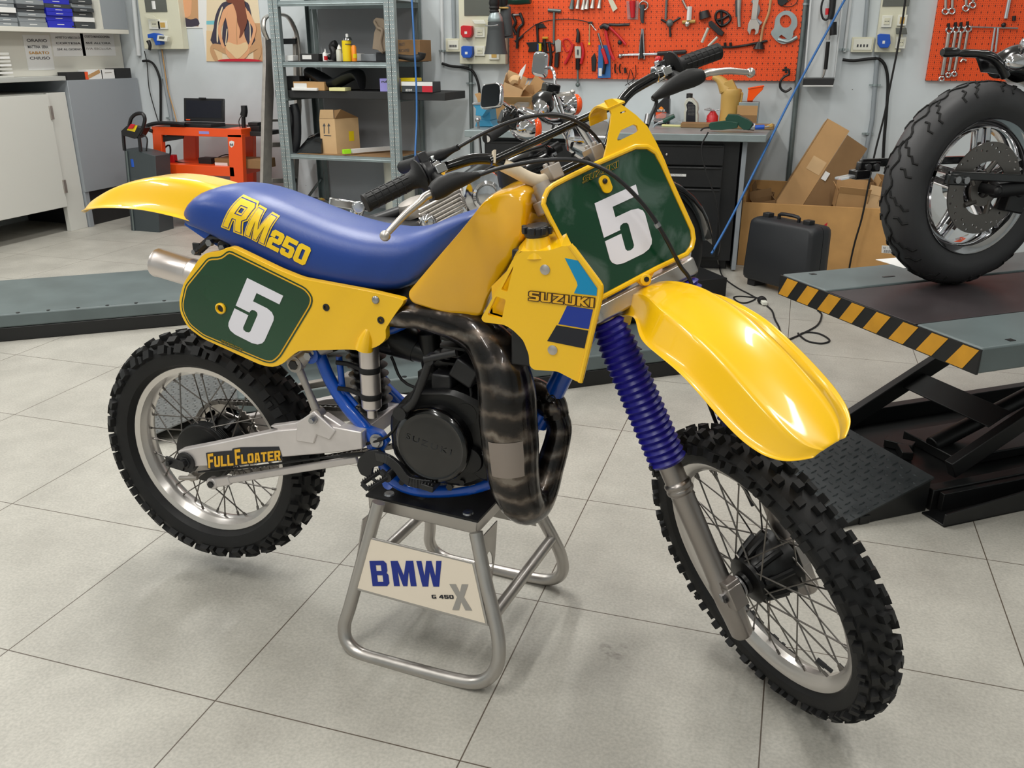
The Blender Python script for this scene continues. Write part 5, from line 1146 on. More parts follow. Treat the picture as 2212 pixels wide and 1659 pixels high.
c = hh(1170, 235, hy - .05); g = G(); g.lathe([(.03, -.03), (.034, .0), (.03, .03), (.015, .036)], c, (-.4, -.7, .2), 20); g.build('horn', M['chrome'], cru, smooth=50)
# body: tank, seat, engine, pipes, shock
g = G(); P = [hp(1060, 380), hp(1110, 345), hp(1180, 322), hp(1240, 335)]
g.loft([[np.array([x, hy + w * math.cos(a), z + h * math.sin(a)]) for a in np.linspace(0, 2 * PI, 16, endpoint=False)] for x, z, w, h in ((1.62, .80, .05, .03), (1.66, .83, .10, .06), (1.75, .86, .14, .08), (1.9, .90, .15, .09), (2.02, .93, .13, .085), (2.08, .94, .08, .06))]); g.build('tank', M['black_gloss'], cru, smooth=60)
g = G(); g.loft([[np.array([x, hy + w * math.cos(a), z + h * math.sin(a)]) for a in np.linspace(0, 2 * PI, 14, endpoint=False)] for x, z, w, h in ((.85, .70, .06, .03), (.95, .72, .13, .05), (1.15, .70, .15, .05), (1.4, .68, .14, .05), (1.6, .74, .09, .05))]); g.build('seat', M['black_plastic'], cru, smooth=60)
eg = G()
for cxx, tt in ((1.55, -.38), (1.86, .38)):
    b0 = np.array([cxx if tt < 0 else cxx - .02, hy - .02, .50]); t = np.array([math.sin(tt), 0, math.cos(tt)])
    for k in range(9): p = b0 + t * (.05 + .024 * k); eg.lathe([(.055, -.004), (.088, -.004), (.088, .006), (.055, .006)], p, t, 24, closed=True)
    eg.cyl(b0, b0 + t * .26, .056, 18); eg.lathe([(.07, .26), (.075, .28), (.06, .32), (.02, .33)], b0, t, 20)
eg.lathe([(.05, -.16), (.14, -.15), (.15, 0), (.14, .15), (.05, .16)], (1.70, hy, .42), (0, 1, 0), 28); eng2 = eg.build('engine', M['alloy_dull'], cru, smooth=35)
c = hp(1042, 418, hy - .22); g = G(); g.lathe([(.02, .03), (.075, .028), (.095, .01), (.098, -.03), (.09, -.05), (.04, -.062), (.01, -.063)], c, (0, 1, 0), 32); g.lathe([(.06, -.062), (.05, -.068), (.045, -.062)], c, (0, 1, 0), 24); g.build('air_cleaner', M['chrome'], cru, smooth=50)
g = G(); a, b = hp(905, 455, hy - .18), hp(1000, 405, hy - .18)
for k in range(7): o_ = np.array([.0, 0, -.018 * k]); g.tube([a + o_, b + o_], .0075, 8)
g.build('cylinder_cover', M['alloy'], cru, smooth=50)
g = G(); a, b = hp(722, 438, hy - .16), hp(785, 446, hy - .16); g.box((a + b) / 2, (.16, .02, .035), rotm((0, 1, 0), .2)); g.cyl(hp(775, 448, hy - .19), hp(775, 448, hy - .13), .024, 20); g.build('shock_mount', M['chrome'], cru, bevel=.005)
g = G(); a = hp(775, 448, hy - .16); g.tube([a, a + np.array([-.12, 0, -.25])], .028, 14); g.build('shock_absorber', M['chrome'], cru, smooth=50)
g = G(); c = hp(925, 480, hy - .2); g.lathe([(.02, .02), (.034, .015), (.034, -.01), (.02, -.022), (.008, -.023)], c, (0, 1, 0), 20); g.build('oil_filler_cap', M['chrome'], cru, smooth=50)
g = G(); g.tube(spline([(1.62, hy - .17, .62), (1.60, hy - .2, .45), (1.4, hy - .21, .33), (1.0, hy - .21, .31), (.5, hy - .21, .32)], 5), .038, 16); g.build('exhaust_pipe', M['chrome'], cru, smooth=60)
g = G(); g.tube(spline([(2.12, hy, 1.0), (1.8, hy, .84), (1.5, hy, .78), (1.2, hy, .70)], 5), .025, 12)
for s in (-1, 1): g.tube(spline([(2.12, hy, .9), (2.02, hy + s * .08, .45), (1.9, hy + s * .12, .28), (1.3, hy + s * .12, .28), (1.15, hy + s * .12, .5)], 5), .018, 10); g.tube([(1.3, hy + s * .13, .38), (.97, hy + s * .13, HZ + .315)], .022, 10)
g.build('frame', M['black_metal'], cru, smooth=60)
for pts in ([hp(1215, 262), hp(1190, 300), hp(1160, 330), hp(1100, 360)], [hp(1196, 270, hy - .05), hp(1180, 310, hy - .1), hp(1100, 340, hy - .1), hp(960, 420, hy - .1)], [hp(1240, 290), hp(1236, 340), hp(1222, 380)]): G().tube(spline(pts, 5), .006, 8).build('cable', M['rubber'], cru, smooth=60)

# ================================================================ THINGS ON THE FLOOR AT THE RIGHT
cs_o = wz(1597, 612, 0); cs_e = wz(1742, 652, 0); cd = cs_e - cs_o; CL = np.linalg.norm(cd); ca_ = math.atan2(cd[1], cd[0])
case = thing('tool_case', 'black hard plastic equipment case standing on the floor before the wooden bin', 'case', cs_o, (0, 0, ca_))
Hc = .40
g = G(); g.loft([[np.array([CL / 2, y, .035 + Hc / 2]) + np.array([p[0], 0, p[1]]) * k for p in rounded([(-CL / 2, -Hc / 2, 0), (CL / 2, -Hc / 2, 0), (CL / 2 * .98, Hc / 2, 0), (-CL / 2 * .9, Hc / 2, 0)], .045, 3)] for y, k in ((0, .90), (.012, .97), (.05, 1.0), (.085, 1.0))]); g.build('front_shell', M['case_black'], case, smooth=50)
g = G(); g.loft([[np.array([CL / 2, y, .035 + Hc / 2]) + np.array([p[0], 0, p[1]]) * k for p in rounded([(-CL / 2, -Hc / 2, 0), (CL / 2, -Hc / 2, 0), (CL / 2 * .98, Hc / 2, 0), (-CL / 2 * .9, Hc / 2, 0)], .045, 3)] for y, k in ((.089, 1.0), (.13, 1.0), (.165, .97), (.175, .90))]); g.build('rear_shell', M['case_black'], case, smooth=50)
g = G(); g.tube(spline([(CL * .36, .085, .035 + Hc), (CL * .38, .085, .065 + Hc), (CL * .62, .085, .065 + Hc), (CL * .64, .085, .035 + Hc)], 3), .011, 8); g.build('handle', M['black_plastic'], case)
for x in (.20, .78): g = G(); g.box((CL * x, .085, .045 + Hc), (.05, .05, .03)); g.build('latch', M['black_plastic'], case, bevel=.004)
for x in (.14, .80): g = G(); g.lohi((CL * x - .03, .02, 0), (CL * x + .03, .15, .05)); g.build('foot', M['black_plastic'], case, bevel=.005)

BY = 4.86
bl0, br0 = wy(1604, 441, BY), wy(1945, 449, BY)
bt_ = .435; bx0, bx1 = bl0[0], br0[0] + .12
bin_ = thing('waste_bin', 'open chipboard crate full of torn cardboard against the back wall', 'crate', (bx0, BY, 0))
bw, bd = bx1 - bx0, WALLY - .03 - BY
g = G(); g.lohi((0, 0, 0), (bw, .018, bt_)); fp_ = g.build('front_panel', M['chipboard'], bin_, bevel=.002)
for a, b in (((0, bd - .018, 0), (bw, bd, bt_ + .08)), ((0, .018, 0), (.018, bd - .018, bt_ + .04)), ((bw - .018, .018, 0), (bw, bd - .018, bt_ + .04)), ((.018, .018, 0), (bw - .018, bd - .018, .02))): g = G(); g.lohi(a, b); g.build('panel', M['chipboard'], bin_, bevel=.002)
def bn(u, v): p = wy(u, v, BY - .0006); return p - np.array([bx0, BY, 0])
g = G(); g.prism([bn(*p) for p in ((1766, 497), (1788, 480), (1783, 497))], (0, -.0006, 0)); g.build('sticker', M['box_red'], fp_, label='red triangle sticker')
g = G(); g.prism([bn(*p) for p in ((1905, 530), (1943, 532), (1941, 549), (1904, 546))], (0, -.0006, 0)); lb = g.build('label_sheet', M['paper'], fp_, label='white barcode label')
o = bn(1908, 538) + (0, -.0008, 0); txt('BE 1564030', 'lettering', M['ink'], lb, o, bn(1939, 539) - bn(1908, 538), bn(1908, 533) - bn(1908, 538), bold=.0)
g = G()
for k in range(16): a = bn(1910 + k * 1.7, 546); b = bn(1910 + k * 1.7, 540); g.box((a + b) / 2 + (0, -.0008, 0), (.0022 if k % 3 else .0035, .0004, abs(b[2] - a[2])))
g.build('barcode', M['ink'], lb, smooth=0)

def carton(label, name, c, sz, R, mat, flaps=(), t=.004, group=None, parts=()):
    """an open carton: five walls plus the named flaps (side, angle)"""
    o = thing(name, label, 'cardboard box', c, group=group); sx_, sy_, sz_ = sz; g = G()
    g.lohi((-sx_ / 2, -sy_ / 2, 0), (sx_ / 2, sy_ / 2, t))
    for s in (-1, 1): g.box((s * (sx_ - t) / 2, 0, sz_ / 2), (t, sy_, sz_)); g.box((0, s * (sy_ - t) / 2, sz_ / 2), (sx_, t, sz_))
    b = g.build('body', mat, o, smooth=0)
    for side, ang, ln_ in flaps:
        g = G(); L = sx_ if side in 'fb' else sy_
        Rf = {'f': rotm((1, 0, 0), ang), 'b': rotm((1, 0, 0), -ang), 'l': rotm((0, 1, 0), -ang), 'r': rotm((0, 1, 0), ang)}[side]
        e = {'f': (0, -sy_ / 2, sz_), 'b': (0, sy_ / 2, sz_), 'l': (-sx_ / 2, 0, sz_), 'r': (sx_ / 2, 0, sz_)}[side]
        g.box(V3(e) + Rf @ np.array([0, 0, ln_ / 2]), (L, t, ln_) if side in 'fb' else (t, L, ln_), Rf); g.build('flap', mat, o, smooth=0)
    o.rotation_euler = Matrix(R.tolist()).to_euler() if not isinstance(R, tuple) else R
    return o
# the long carton leaning in the crate
p0, p1 = wy(1712, 425, 5.08), wy(1800, 285, 5.28); dv = p1 - p0; Lc = np.linalg.norm(dv) + .30; dv /= np.linalg.norm(dv); xv = np.cross((0, -1, 0), dv) * -1; xv /= np.linalg.norm(xv)
lc = thing('long_carton', 'long brown carton leaning upright out of the crate against the wall', 'cardboard box', p0 - dv * .26)
lc.rotation_euler = Matrix(np.stack([xv, np.cross(dv, xv), dv], 1).tolist()).to_euler()
g = G(); w_, d_ = .17, .11
g.lohi((-w_ / 2, -d_ / 2, 0), (w_ / 2, -d_ / 2 + .005, Lc)); g.lohi((-w_ / 2, d_ / 2 - .005, 0), (w_ / 2, d_ / 2, Lc)); g.lohi((-w_ / 2, -d_ / 2, 0), (-w_ / 2 + .005, d_ / 2, Lc)); g.build('body', M['cardboard'], lc, smooth=0)
g = G(); g.box((w_ / 2 + .085, -.04, Lc * .60), (.17, .005, Lc * .72), rotm((0, 0, 1), .22)); g.build('flap', M['cardboard_dark'], lc, smooth=0)
g = G(); g.box((.02, -d_ / 2 - .001, Lc * .62), (.10, .001, .10)); g.build('patch', M['cardboard_pale'], lc)
g = G(); g.box((.11, -.062, Lc * .58), (.035, .001, .06)); g.build('label_sheet', M['paper'], lc)
cb = [((1836, 428, 4.98), (.20, .13, .11), (.10, .08, .12), 'cardboard', [('f', .4, .05), ('b', .2, .07), ('l', .5, .05)], 'low open carton at the front of the crate, beside the long leaning carton'),
      ((1797, 432, 5.33), (.12, .10, .12), (.2, .15, -.2), 'cardboard', [('l', .4, .05)], 'small tilted carton behind the low open carton in the crate'),
      ((1879, 436, 4.98), (.10, .12, .11), (-.15, .2, .2), 'cardboard_pale', [('f', -.2, .06), ('r', .3, .06)], 'pale torn carton just right of the low open carton in the crate'),
      ((1862, 412, 5.26), (.18, .14, .18), (.15, -.2, .15), 'cardboard_dark', [('b', .2, .08), ('l', .3, .07)], 'dark carton at the back of the crate heap'),
      ((1915, 432, 4.99), (.13, .13, .14), (-.1, .25, -.15), 'cardboard_pale', [('b', .2, .08), ('r', .4, .05)], 'pale carton at the right front corner of the crate'),
      ((1905, 398, 5.24), (.13, .12, .12), (.3, .2, .3), 'cardboard', [('r', .4, .07)], 'carton on top of the heap under the grey conduit'),
      ((1652, 442, 4.99), (.15, .12, .10), (.12, -.2, .25), 'cardboard_dark', [('b', .1, .05)], 'dark carton at the left end of the crate'),
      ((1645, 428, 5.26), (.13, .10, .12), (.25, .15, -.15), 'cardboard_dark', [('l', .3, .06)], 'small dark carton behind the left end of the crate heap'),
      ((1950, 424, 5.24), (.13, .12, .14), (.2, .3, .1), 'cardboard', [('f', .3, .05)], 'carton in the crate next to the fat tyre')]
for (u, v, y), sz, R, m, fl_, lab in cb:
    c = wy(u, v, y); carton(lab, 'torn_carton', c - np.array([0, 0, sz[2] * .6]), sz, R, M[m], fl_, group='torn cartons in the chipboard crate')
g = G(); a = wy(1935, 440, 4.95); g.box(a, (.09, .002, .09), rotm((0, 1, 0), .3)); ps = g.build('paper_sheet', M['paper'], None); tag(ps, 'white paper sticking out of the crate beside the fat tyre', 'paper')

def floorcord(px, r=.0045): return spline([wz(u, v, r) for u, v in px], 6)
g = G(); path = [wy(1530, 285, 4.40), wy(1515, 320, 4.38), wy(1525, 370, 4.36), wy(1548, 440, 4.34), wy(1556, 520, 4.33), wy(1550, 560, 4.25)]
path = spline(path, 5) + floorcord([(1553, 575), (1562, 598), (1590, 620), (1620, 636), (1632, 645), (1612, 654), (1595, 652), (1585, 643), (1596, 640), (1625, 642), (1645, 645)])
g.tube(path, .0045, 8); c1 = g.build('mains_cable', M['rubber'], None, smooth=60); tag(c1, 'thin black cord hanging from the heat gun over the bench cabinet to the floor', 'cord')
cord = thing('extension_lead', 'black lead with a white plug and a loop on the floor below the lift', 'cord')
g = G(); g.tube(floorcord([(1657, 661), (1668, 672), (1674, 690), (1682, 705), (1688, 722), (1700, 733), (1712, 730), (1730, 722), (1765, 703), (1775, 680), (1766, 668), (1780, 655), (1794, 643)]), .005, 8); g.tube(floorcord([(1700, 736), (1722, 726), (1740, 718), (1770, 721), (1792, 735), (1775, 742), (1745, 737), (1728, 725), (1724, 720)]), .005, 8); g.build('cable', M['rubber'], cord, smooth=60)
a, b = wz(1647, 650, .02), wz(1657, 660, .015); d = (b - a) / np.linalg.norm(b - a); g = G(); g.lathe([(.012, -.03), (.024, -.025), (.026, 0), (.022, .01)], a, d, 16); g.build('socket', M['rubber'], cord); g = G(); g.box(a + d * .03, (.04, .03, .02), np.stack([d, np.cross((0, 0, 1), d), (0, 0, 1)], 1)); g.build('plug', M['socket_white'], cord, bevel=.003)
# ================================================================ BACKGROUND: everything along the walls
def kk(y): return float(np.linalg.norm(wy(1107, 300, y) - wy(1106, 300, y)))
def pix(name, label, cat, y, parts, group=None, parent_part=None):
    """a thing facing the room from the plane y: parts are (part name, kind, data, size, material)
    t = rods along a path, x = box (depth = size), p = outline sheet with thickness, l = turned shape, s = ball"""
    o = thing(name, label, cat, (0, 0, 0), group=group); first = None; K_ = kk(y); made = []
    low = None
    for pn_, kind, dat, size, mat in parts:
        g = G(); sub = None
        if pn_.startswith('>'): sub = made[-1] if not pn_.startswith('>>') else made[0]; pn_ = pn_.lstrip('>')
        dy = 0.0
        if isinstance(dat, tuple) and len(dat) == 2 and isinstance(dat[0], float): dy, dat = dat
        W_ = lambda u, v: wy(u, v, y + dy)
        if kind == 't':
            P = [W_(*p) for p in dat]; sm = len(P) > 2
            P = spline(P, 4) if sm else P
            rr = [size[0] + (size[1] - size[0]) * i / (len(P) - 1) for i in range(len(P))] if isinstance(size, tuple) else [size] * len(P)
            g.tube(P, [r * K_ for r in rr], 8)
        elif kind == 'r':
            P = [W_(*p) for p in dat]; g.tube(spline(P, 3, True), size * K_, 8, closed=True)
        elif kind == 'x':
            a, b = W_(dat[0], dat[3]), W_(dat[2], dat[1]); g.lohi((a[0], y + dy, a[2]), (b[0], y + dy + size, b[2]))
        elif kind == 'p':
            P = [W_(*p) for p in dat]; g.prism(P, (0, size, 0))
        elif kind == 'l':
            u, pr = dat; c = W_(u, pr[0][0]); r0 = max(h for _, h in pr) * K_
            prof = [(h * K_, W_(u, v)[2] - c[2]) for v, h in pr]; c = c + np.array([0, r0 * (1 if size is None else size), 0]); g.lathe(prof, c, (0, 0, 1), 20)
        elif kind == 's':
            u, v, r = dat; g.sphere(W_(u, v), r * K_, 12)
        m = M[mat] if isinstance(mat, str) else mat
        bv = .0 if kind in 'trls' else min(.003, (abs(size) if size else .01) * .2)
        q = g.build(pn_, m, sub if sub is not None else o, bevel=bv, smooth=45)
        if sub is None: made.append(q)
    # put the thing's origin at its own base
    vs = np.array([v for q in made for v in [tuple(w.co) for w in q.data.vertices]])
    org = np.array([(vs[:, 0].min() + vs[:, 0].max()) / 2, (vs[:, 1].min() + vs[:, 1].max()) / 2, vs[:, 2].min()])
    o.location = tuple(org)
    for q in list(made) + [c for q in made for c in q.children]: q.data.transform(Matrix.Translation(tuple(-org)))
    return o
YW = WALLY
mk('back_grey', (150, 152, 156), .6)
def ptext(o, s, name, mat, y, bl, br, tl, bold=.02):
    a, b, c = wy(*bl, y), wy(*br, y), wy(*tl, y); oo = np.array(o.location); return txt(s, name, M[mat], o, a - oo, b - a, c - a, bold=bold)

# ---------------- left wall furniture
FX = -3.85
def fx(u, v, x=FX): return wx(u, v, x)
mk('counter_top', (176, 178, 174), .5); mk('dark_gap', (40, 42, 44), .8); mk('plinth_black', (34, 34, 35), .6)
cab = thing('counter_cabinet', 'tall grey metal counter cabinet in the left corner beside the orange trolley', 'cabinet', (FX - .35, 4.98, 0))
cl_ = lambda a, b: (V3(a) - np.array(cab.location), V3(b) - np.array(cab.location))
zt = fx(145, 174)[2]; zb = fx(183, 416)[2]
g = G(); g.lohi(*cl_((XL + .02, 4.612, zb), (FX, YW - .02, zt))); g.build('body', M['cabinet_grey'], cab, bevel=.003)
g = G(); g.lohi(*cl_((FX - .05, 4.612, 0), (FX - .012, 4.66, zb))); g.build('leg', M['cabinet_grey'], cab, bevel=.002)
g = G(); g.lohi(*cl_((XL + .02, 4.70, .0), (FX - .06, YW - .02, zb))); g.build('plinth', M['plinth_black'], cab)
cab2 = thing('counter_cabinet', 'pale counter cabinet with a hinged white door at the left photo edge', 'cabinet', (FX - .35, 3.6, 0))
cl_ = lambda a, b: (V3(a) - np.array(cab2.location), V3(b) - np.array(cab2.location))
g = G(); g.lohi(*cl_((XL + .02, 2.6, .20), (FX - .06, 4.605, 1.08))); g.lohi(*cl_((FX - .07, 4.415, .0), (FX - .03, 4.605, 1.08))); g.build('body', M['cabinet_white'], cab2, bevel=.002)
g = G(); g.lohi(*cl_((FX - .04, 2.6, .205), (FX - .012, 4.408, 1.072))); dr_ = g.build('door', M['cabinet_white'], cab2, bevel=.003)
for v0, v1, u in ((228, 258, 114), (388, 417, 143)):
    a, b = fx(u, v1), fx(u, v0); g = G(); g.lohi(*cl_((FX - .02, a[1] - .008, a[2]), (FX - .001, a[1] + .022, b[2]))); g.build('hinge', M['alloy_dull'], dr_, bevel=.002)
for y_ in (4.50, 3.65): g = G(); g.lohi(*cl_((FX - .10, y_ - .04, 0), (FX - .05, y_, .20))); g.build('foot', M['plinth_black'] if y_ < 4 else M['cabinet_grey'], cab2)
wt = G().lohi((XL + .01, 2.6, zt + .001), (FX + .005, 4.60, zt + .035)).build('worktop', M['counter_top'], None, bevel=.003); tag(wt, 'pale worktop board running along the left wall above the white-door cabinet', 'worktop')
# upper shelf unit
UX = -3.80
def ux(u, v): return wx(u, v, UX)
zs0, zs1 = ux(0, 67)[2], ux(0, 56)[2]
yv = ux(215, 30)[1]; ye = min(ux(277, 60)[1], YW - .02)
us = thing('wall_shelf_unit', 'white wall shelf unit with a closed end door, holding stacks of binders', 'shelf', (UX - .2, yv - .6, zs0))
cl_ = lambda a, b: (V3(a) - np.array(us.location), V3(b) - np.array(us.location))
g = G(); g.lohi(*cl_((XL + .01, 2.8, zs0), (UX, ye, zs1))); g.build('shelf_board', M['shelf_white'], us, bevel=.002)
g = G(); g.lohi(*cl_((XL + .01, yv, zs1 + .001), (UX, yv + .022, 2.3))); g.build('divider', M['shelf_white'], us)
g = G(); g.lohi(*cl_((UX - .02, yv + .024, zs1 + .001), (UX - .001, ye, 2.3))); g.build('door', M['cabinet_grey'], us, bevel=.002)
g = G(); p = ux(160, 57.5); g.lohi(*cl_((UX, p[1] - .02, p[2] - .004), (UX + .004, p[1] + .02, p[2] + .006))); g.build('lock_plate', M['plinth_black'], us)
rows_ = [('grey', 0, 46, [56, 46, 36, 26, 14, 5], ['book_grey', 'book_grey', 'book_dark', 'paper', 'book_grey', 'book_grey'], 'first from the left'),
         ('silver', 48, 108, [57, 46, 35, 26, 17, 8], ['book_grey', 'book_grey', 'book_grey', 'book_dark', 'book_dark', 'book_grey'], 'second from the left'),
         ('blue', 110, 167, [54, 43, 33, 24, 16, 7], ['book_blue', 'book_blue', 'book_blue', 'book_blue', 'book_dark', 'book_blue'], 'third from the left'),
         ('charcoal', 169, 213, [52, 45, 36, 25, 16, 7], ['book_dark', 'paper', 'book_dark', 'book_dark', 'book_grey', 'book_dark'], 'nearest the closed end door')]
ordn = ['bottom', 'second from bottom', 'third from bottom', 'fourth from bottom', 'fifth from bottom', 'topmost visible']
cname = {'book_grey': 'grey', 'book_dark': 'dark', 'book_blue': 'blue', 'paper': 'white'}
for nm, u0, u1, vs_, ms_, where in rows_:
    y0, y1 = ux(u0, 40)[1] + .004, ux(u1, 40)[1] - .004; z = zs1 + .0006
    for i, m in enumerate(ms_):
        zt_ = ux(u0, vs_[i + 1])[2] if i + 1 < len(vs_) else z + .035
        h_ = max(.016, min(.05, zt_ - z)); dx = random.uniform(0, .02)
        o = tag(empty('binder', (UX - .15, (y0 + y1) / 2, z)), '%s binder, %s in the wall-shelf stack %s' % (cname[m], ordn[i], where), 'binder', 'binders stacked on the wall shelf')
        g = G(); g.lohi((-.12, -(y1 - y0) / 2, 0), (.12 - dx, (y1 - y0) / 2, h_ - .001)); b_ = g.build('cover', M[m], o, bevel=.0015)
        if m != 'paper': g = G(); g.lohi((.12 - dx, -.04, h_ * .45), (.1205 - dx, .03, h_ * .45 + .004)); g.build('spine_title', M['paper'], b_)
        z += h_
def on_wall_left(name, label, cat, u0, v0, u1, v1, x, dep, mat, group=None):
    a, b = wx(u0, v1, x), wx(u1, v0, x); o = tag(empty(name, (x, (a[1] + b[1]) / 2, a[2])), label, cat, group)
    g = G(); g.lohi((-dep, -(b[1] - a[1]) / 2, 0), (0, (b[1] - a[1]) / 2, b[2] - a[2])); p = g.build('body' if dep > .01 else 'sheet', M[mat], o, bevel=.001); return o, a, b, p
PXW = -3.97
bp_ = G().lohi((PXW - .02, 2.6, zt + .036), (PXW - .0015, YW - .02, zs0 - .001)).build('notice_board', M['shelf_white'], None); tag(bp_, 'pale panel with three paper notices between the worktop and the wall shelf', 'panel')
for u0, v0, u1, v1, lab, lines in ((62, 76, 106, 152, 'narrow paper notice with yellow-marked lines, left on the panel under the wall shelf', (('ORARIO', .80, 'ink'), ('MATTINA  SERA', .62, 'ink'), ('SABATO', .45, 'hazard_yellow'), ('CHIUSO', .3, 'ink'))), (117, 68, 178, 122, 'paper notice with three dark text lines, middle one under the wall shelf', (('AFFITTO VEICOLO', .70, 'ink'), ('CORTESIA', .48, 'ink'), ('25€ AL GIORNO', .24, 'ink'))), (180, 66, 243, 121, 'paper notice about hourly labour cost, right one under the wall shelf', (('COSTO MANODOPERA', .70, 'ink'), ('46€ ALL\'ORA', .46, 'ink'), ('IVA ESCLUSA', .24, 'grey_ink')))):
    o, a, b, p = on_wall_left('paper_notice', lab, 'notice', u0, v0, u1, v1, PXW, .001, 'paper')
    w_, h_ = b[1] - a[1], b[2] - a[2]
    for s, f, m in lines: txt(s, 'lettering', M[m], p, (.0012, -w_ * .38, h_ * f), (0, w_ * .76, 0), (0, 0, h_ * .085), bold=.02)
for k in range(7):
    o, a, b, p = on_wall_left('catalogue', 'white catalogue, %s of the leaning pile on the worktop at the left photo edge' % ['bottom one', 'second', 'third', 'fourth', 'fifth', 'sixth', 'top one'][k], 'catalogue', -20, 164 - 7 * k - 6, 29 - 1.6 * k, 164 - 7 * k, FX - .02, .095, 'paper' if k % 2 else 'cabinet_white', 'catalogues piled on the worktop')
    o.location.z = zt + .036 + .026 * k; p.scale = (1, 1, .9)
for u0, v0, u1, v1, m, nm, lab, st_ in ((145, 148, 188, 166.5, 'plinth_black', 'parts_box', 'black parts box with an orange end, leftmost on the grey counter cabinet', 'orange_paint'), (189, 145, 219, 166.5, 'paper', 'parts_box', 'white parts box with a brown tape strip on the grey counter cabinet', 'cardboard'), (220, 146, 247, 166.5, 'paper', 'parts_box', 'white printed parts box between taped white box and black box', 'ink'), (248, 144, 281, 166.5, 'plinth_black', 'parts_box', 'black parts box, rightmost on the grey counter cabinet', None)):
    o, a, b, p = on_wall_left(nm, lab, 'box', u0, v0, u1, v1, FX - .015, .09, m); o.location.z = zt + .001; w_, h_ = b[1] - a[1], b[2] - a[2]
    g = G()
    if st_ == 'orange_paint': g.lohi((.0002, w_ / 2 - .035, .001), (.001, w_ / 2, h_)); g.build('end_band', M[st_], p)
    elif st_ == 'cardboard': g.box((.0006, -.01, h_ * .55), (.001, w_ * .85, h_ * .38), rotm((1, 0, 0), .3)); g.build('tape', M[st_], p)
    elif st_ == 'ink': g.lohi((.0002, -.04, h_ * .62), (.001, .04, h_ * .72)); g.build('print', M['grey_ink'], p)

# ---------------- wall trim: conduits and pipes
def wall_pipe(pts, r, mat, name, label, brackets=()):
    y = YW - r * 1.2 - .002
    o = thing(name, label, 'pipe'); g = G(); g.tube([wy(u, v, y) for u, v in pts], r, 12); g.build('tube', M[mat], o, smooth=60)
    for u, v in brackets: g = G(); g.box(wy(u, v, y), (r * 5, .008, .012)); g.lathe([(r * 1.25, -.007), (r * 1.25, .007)], wy(u, v, y), (0, 0, 1), 12); g.build('bracket', M['galvanised'], o)
    return o
wall_pipe([(345, 108), (372, 268)], .016, 'pipe_grey', 'conduit', 'grey conduit below the left socket panel, running behind the laptop', ((352, 168), (367, 255)))
wall_pipe([(287, -20), (300, 120)], .020, 'pipe_white', 'conduit', 'white conduit in the left corner beside the left socket panel')
wall_pipe([(954, -20), (956, 136)], .014, 'pipe_white', 'conduit', 'white conduit ending above the black cable, left of the network socket box', ((957, 110),))
wall_pipe([(979, -20), (981, 82)], .016, 'pipe_grey', 'conduit', 'grey conduit entering the network socket box beside the red socket panel')
wall_pipe([(1016, 140), (1021, 400)], .015, 'galv_dark', 'conduit', 'dark grey conduit running down behind the blue vise', ((1017, 180),))
wall_pipe([(1876, -20), (1868, 80)], .014, 'pipe_grey', 'conduit', 'grey conduit entering the right network socket box')
wall_pipe([(1840, -20), (1824, 112)], .012, 'pipe_white', 'conduit', 'white conduit right of the hose-reel panel', ((1823, 107),))
wall_pipe([(1896, 118), (1884, 260), (1867, 345)], .015, 'pipe_grey', 'conduit', 'grey conduit below the right socket panel, behind the fat tyre', ((1890, 184), (1874, 289)))
wall_pipe([(1743, -20), (1723, 175), (1700, 420)], .017, 'galv_dark', 'steel_pipe', 'dull steel pipe down the wall right of the orange tool board', ((1740, 9),))
def wall_cable(pts, r, mat, label, y=None):
    y = YW - .03 if y is None else y
    o = G().tube(spline([wy(u, v, y) for u, v in pts], 6), r, 8).build('cable', M[mat], None, smooth=60); tag(o, label, 'cable'); return o
wall_cable([(308, 132), (322, 132), (334, 142), (345, 170), (347, 210), (347, 268)], .010, 'rubber', 'thick black cable curving down beside the left socket panel')
wall_cable([(312, 110), (318, 140), (322, 190), (335, 240), (344, 268)], .004, 'rubber', 'thin grey-black cable left of the thick cable behind the trolley')
wall_cable([(348, 95), (353, 130), (362, 190), (376, 240), (383, 268)], .005, 'cardboard', 'brown cable hanging from the left socket panel to the trolley', YW - .04)
wall_cable([(955, 137), (975, 143), (1003, 146), (1022, 155), (1033, 180), (1036, 205), (1038, 240)], .010, 'rubber', 'thick black cable from the white conduit down behind the cartons')
wall_cable([(1820, 129), (1845, 131), (1880, 127), (1900, 128), (1913, 145), (1918, 180), (1915, 240), (1910, 300), (1907, 360)], .010, 'rubber', 'thick black cable curving down below the right socket panel')
wall_cable([(1957, -10), (1950, 40), (1938, 110), (1924, 180), (1910, 250), (1890, 330), (1876, 400), (1862, 470), (1845, 530), (1832, 600), (1828, 690)], .006, 'rubber', 'long dark cable hanging over the right socket panel down to the crate', 4.80)
G_blue = G().tube(spline([wy(1830, -10, 5.2), wy(1780, 80, 5.1), wy(1710, 210, 4.9), wy(1640, 350, 4.6), wy(1580, 470, 4.4), wy(1537, 548, 4.2)], 6), .0075, 8).build('air_hose', M['hose_blue'], None, smooth=60); tag(G_blue, 'long blue air hose stretched diagonally across the wall right of the bench', 'hose')
G_blue = G().tube(spline([wy(889, -10, 4.55), wy(893, 60, 4.5), wy(899, 180, 4.45), wy(900, 260, 4.4), wy(897, 340, 4.3), wy(905, 372, 4.2)], 6), .0065, 8).build('air_hose', M['hose_blue'], None, smooth=60); tag(G_blue, 'thin blue air hose hanging straight down in front of the metal shelving', 'hose')

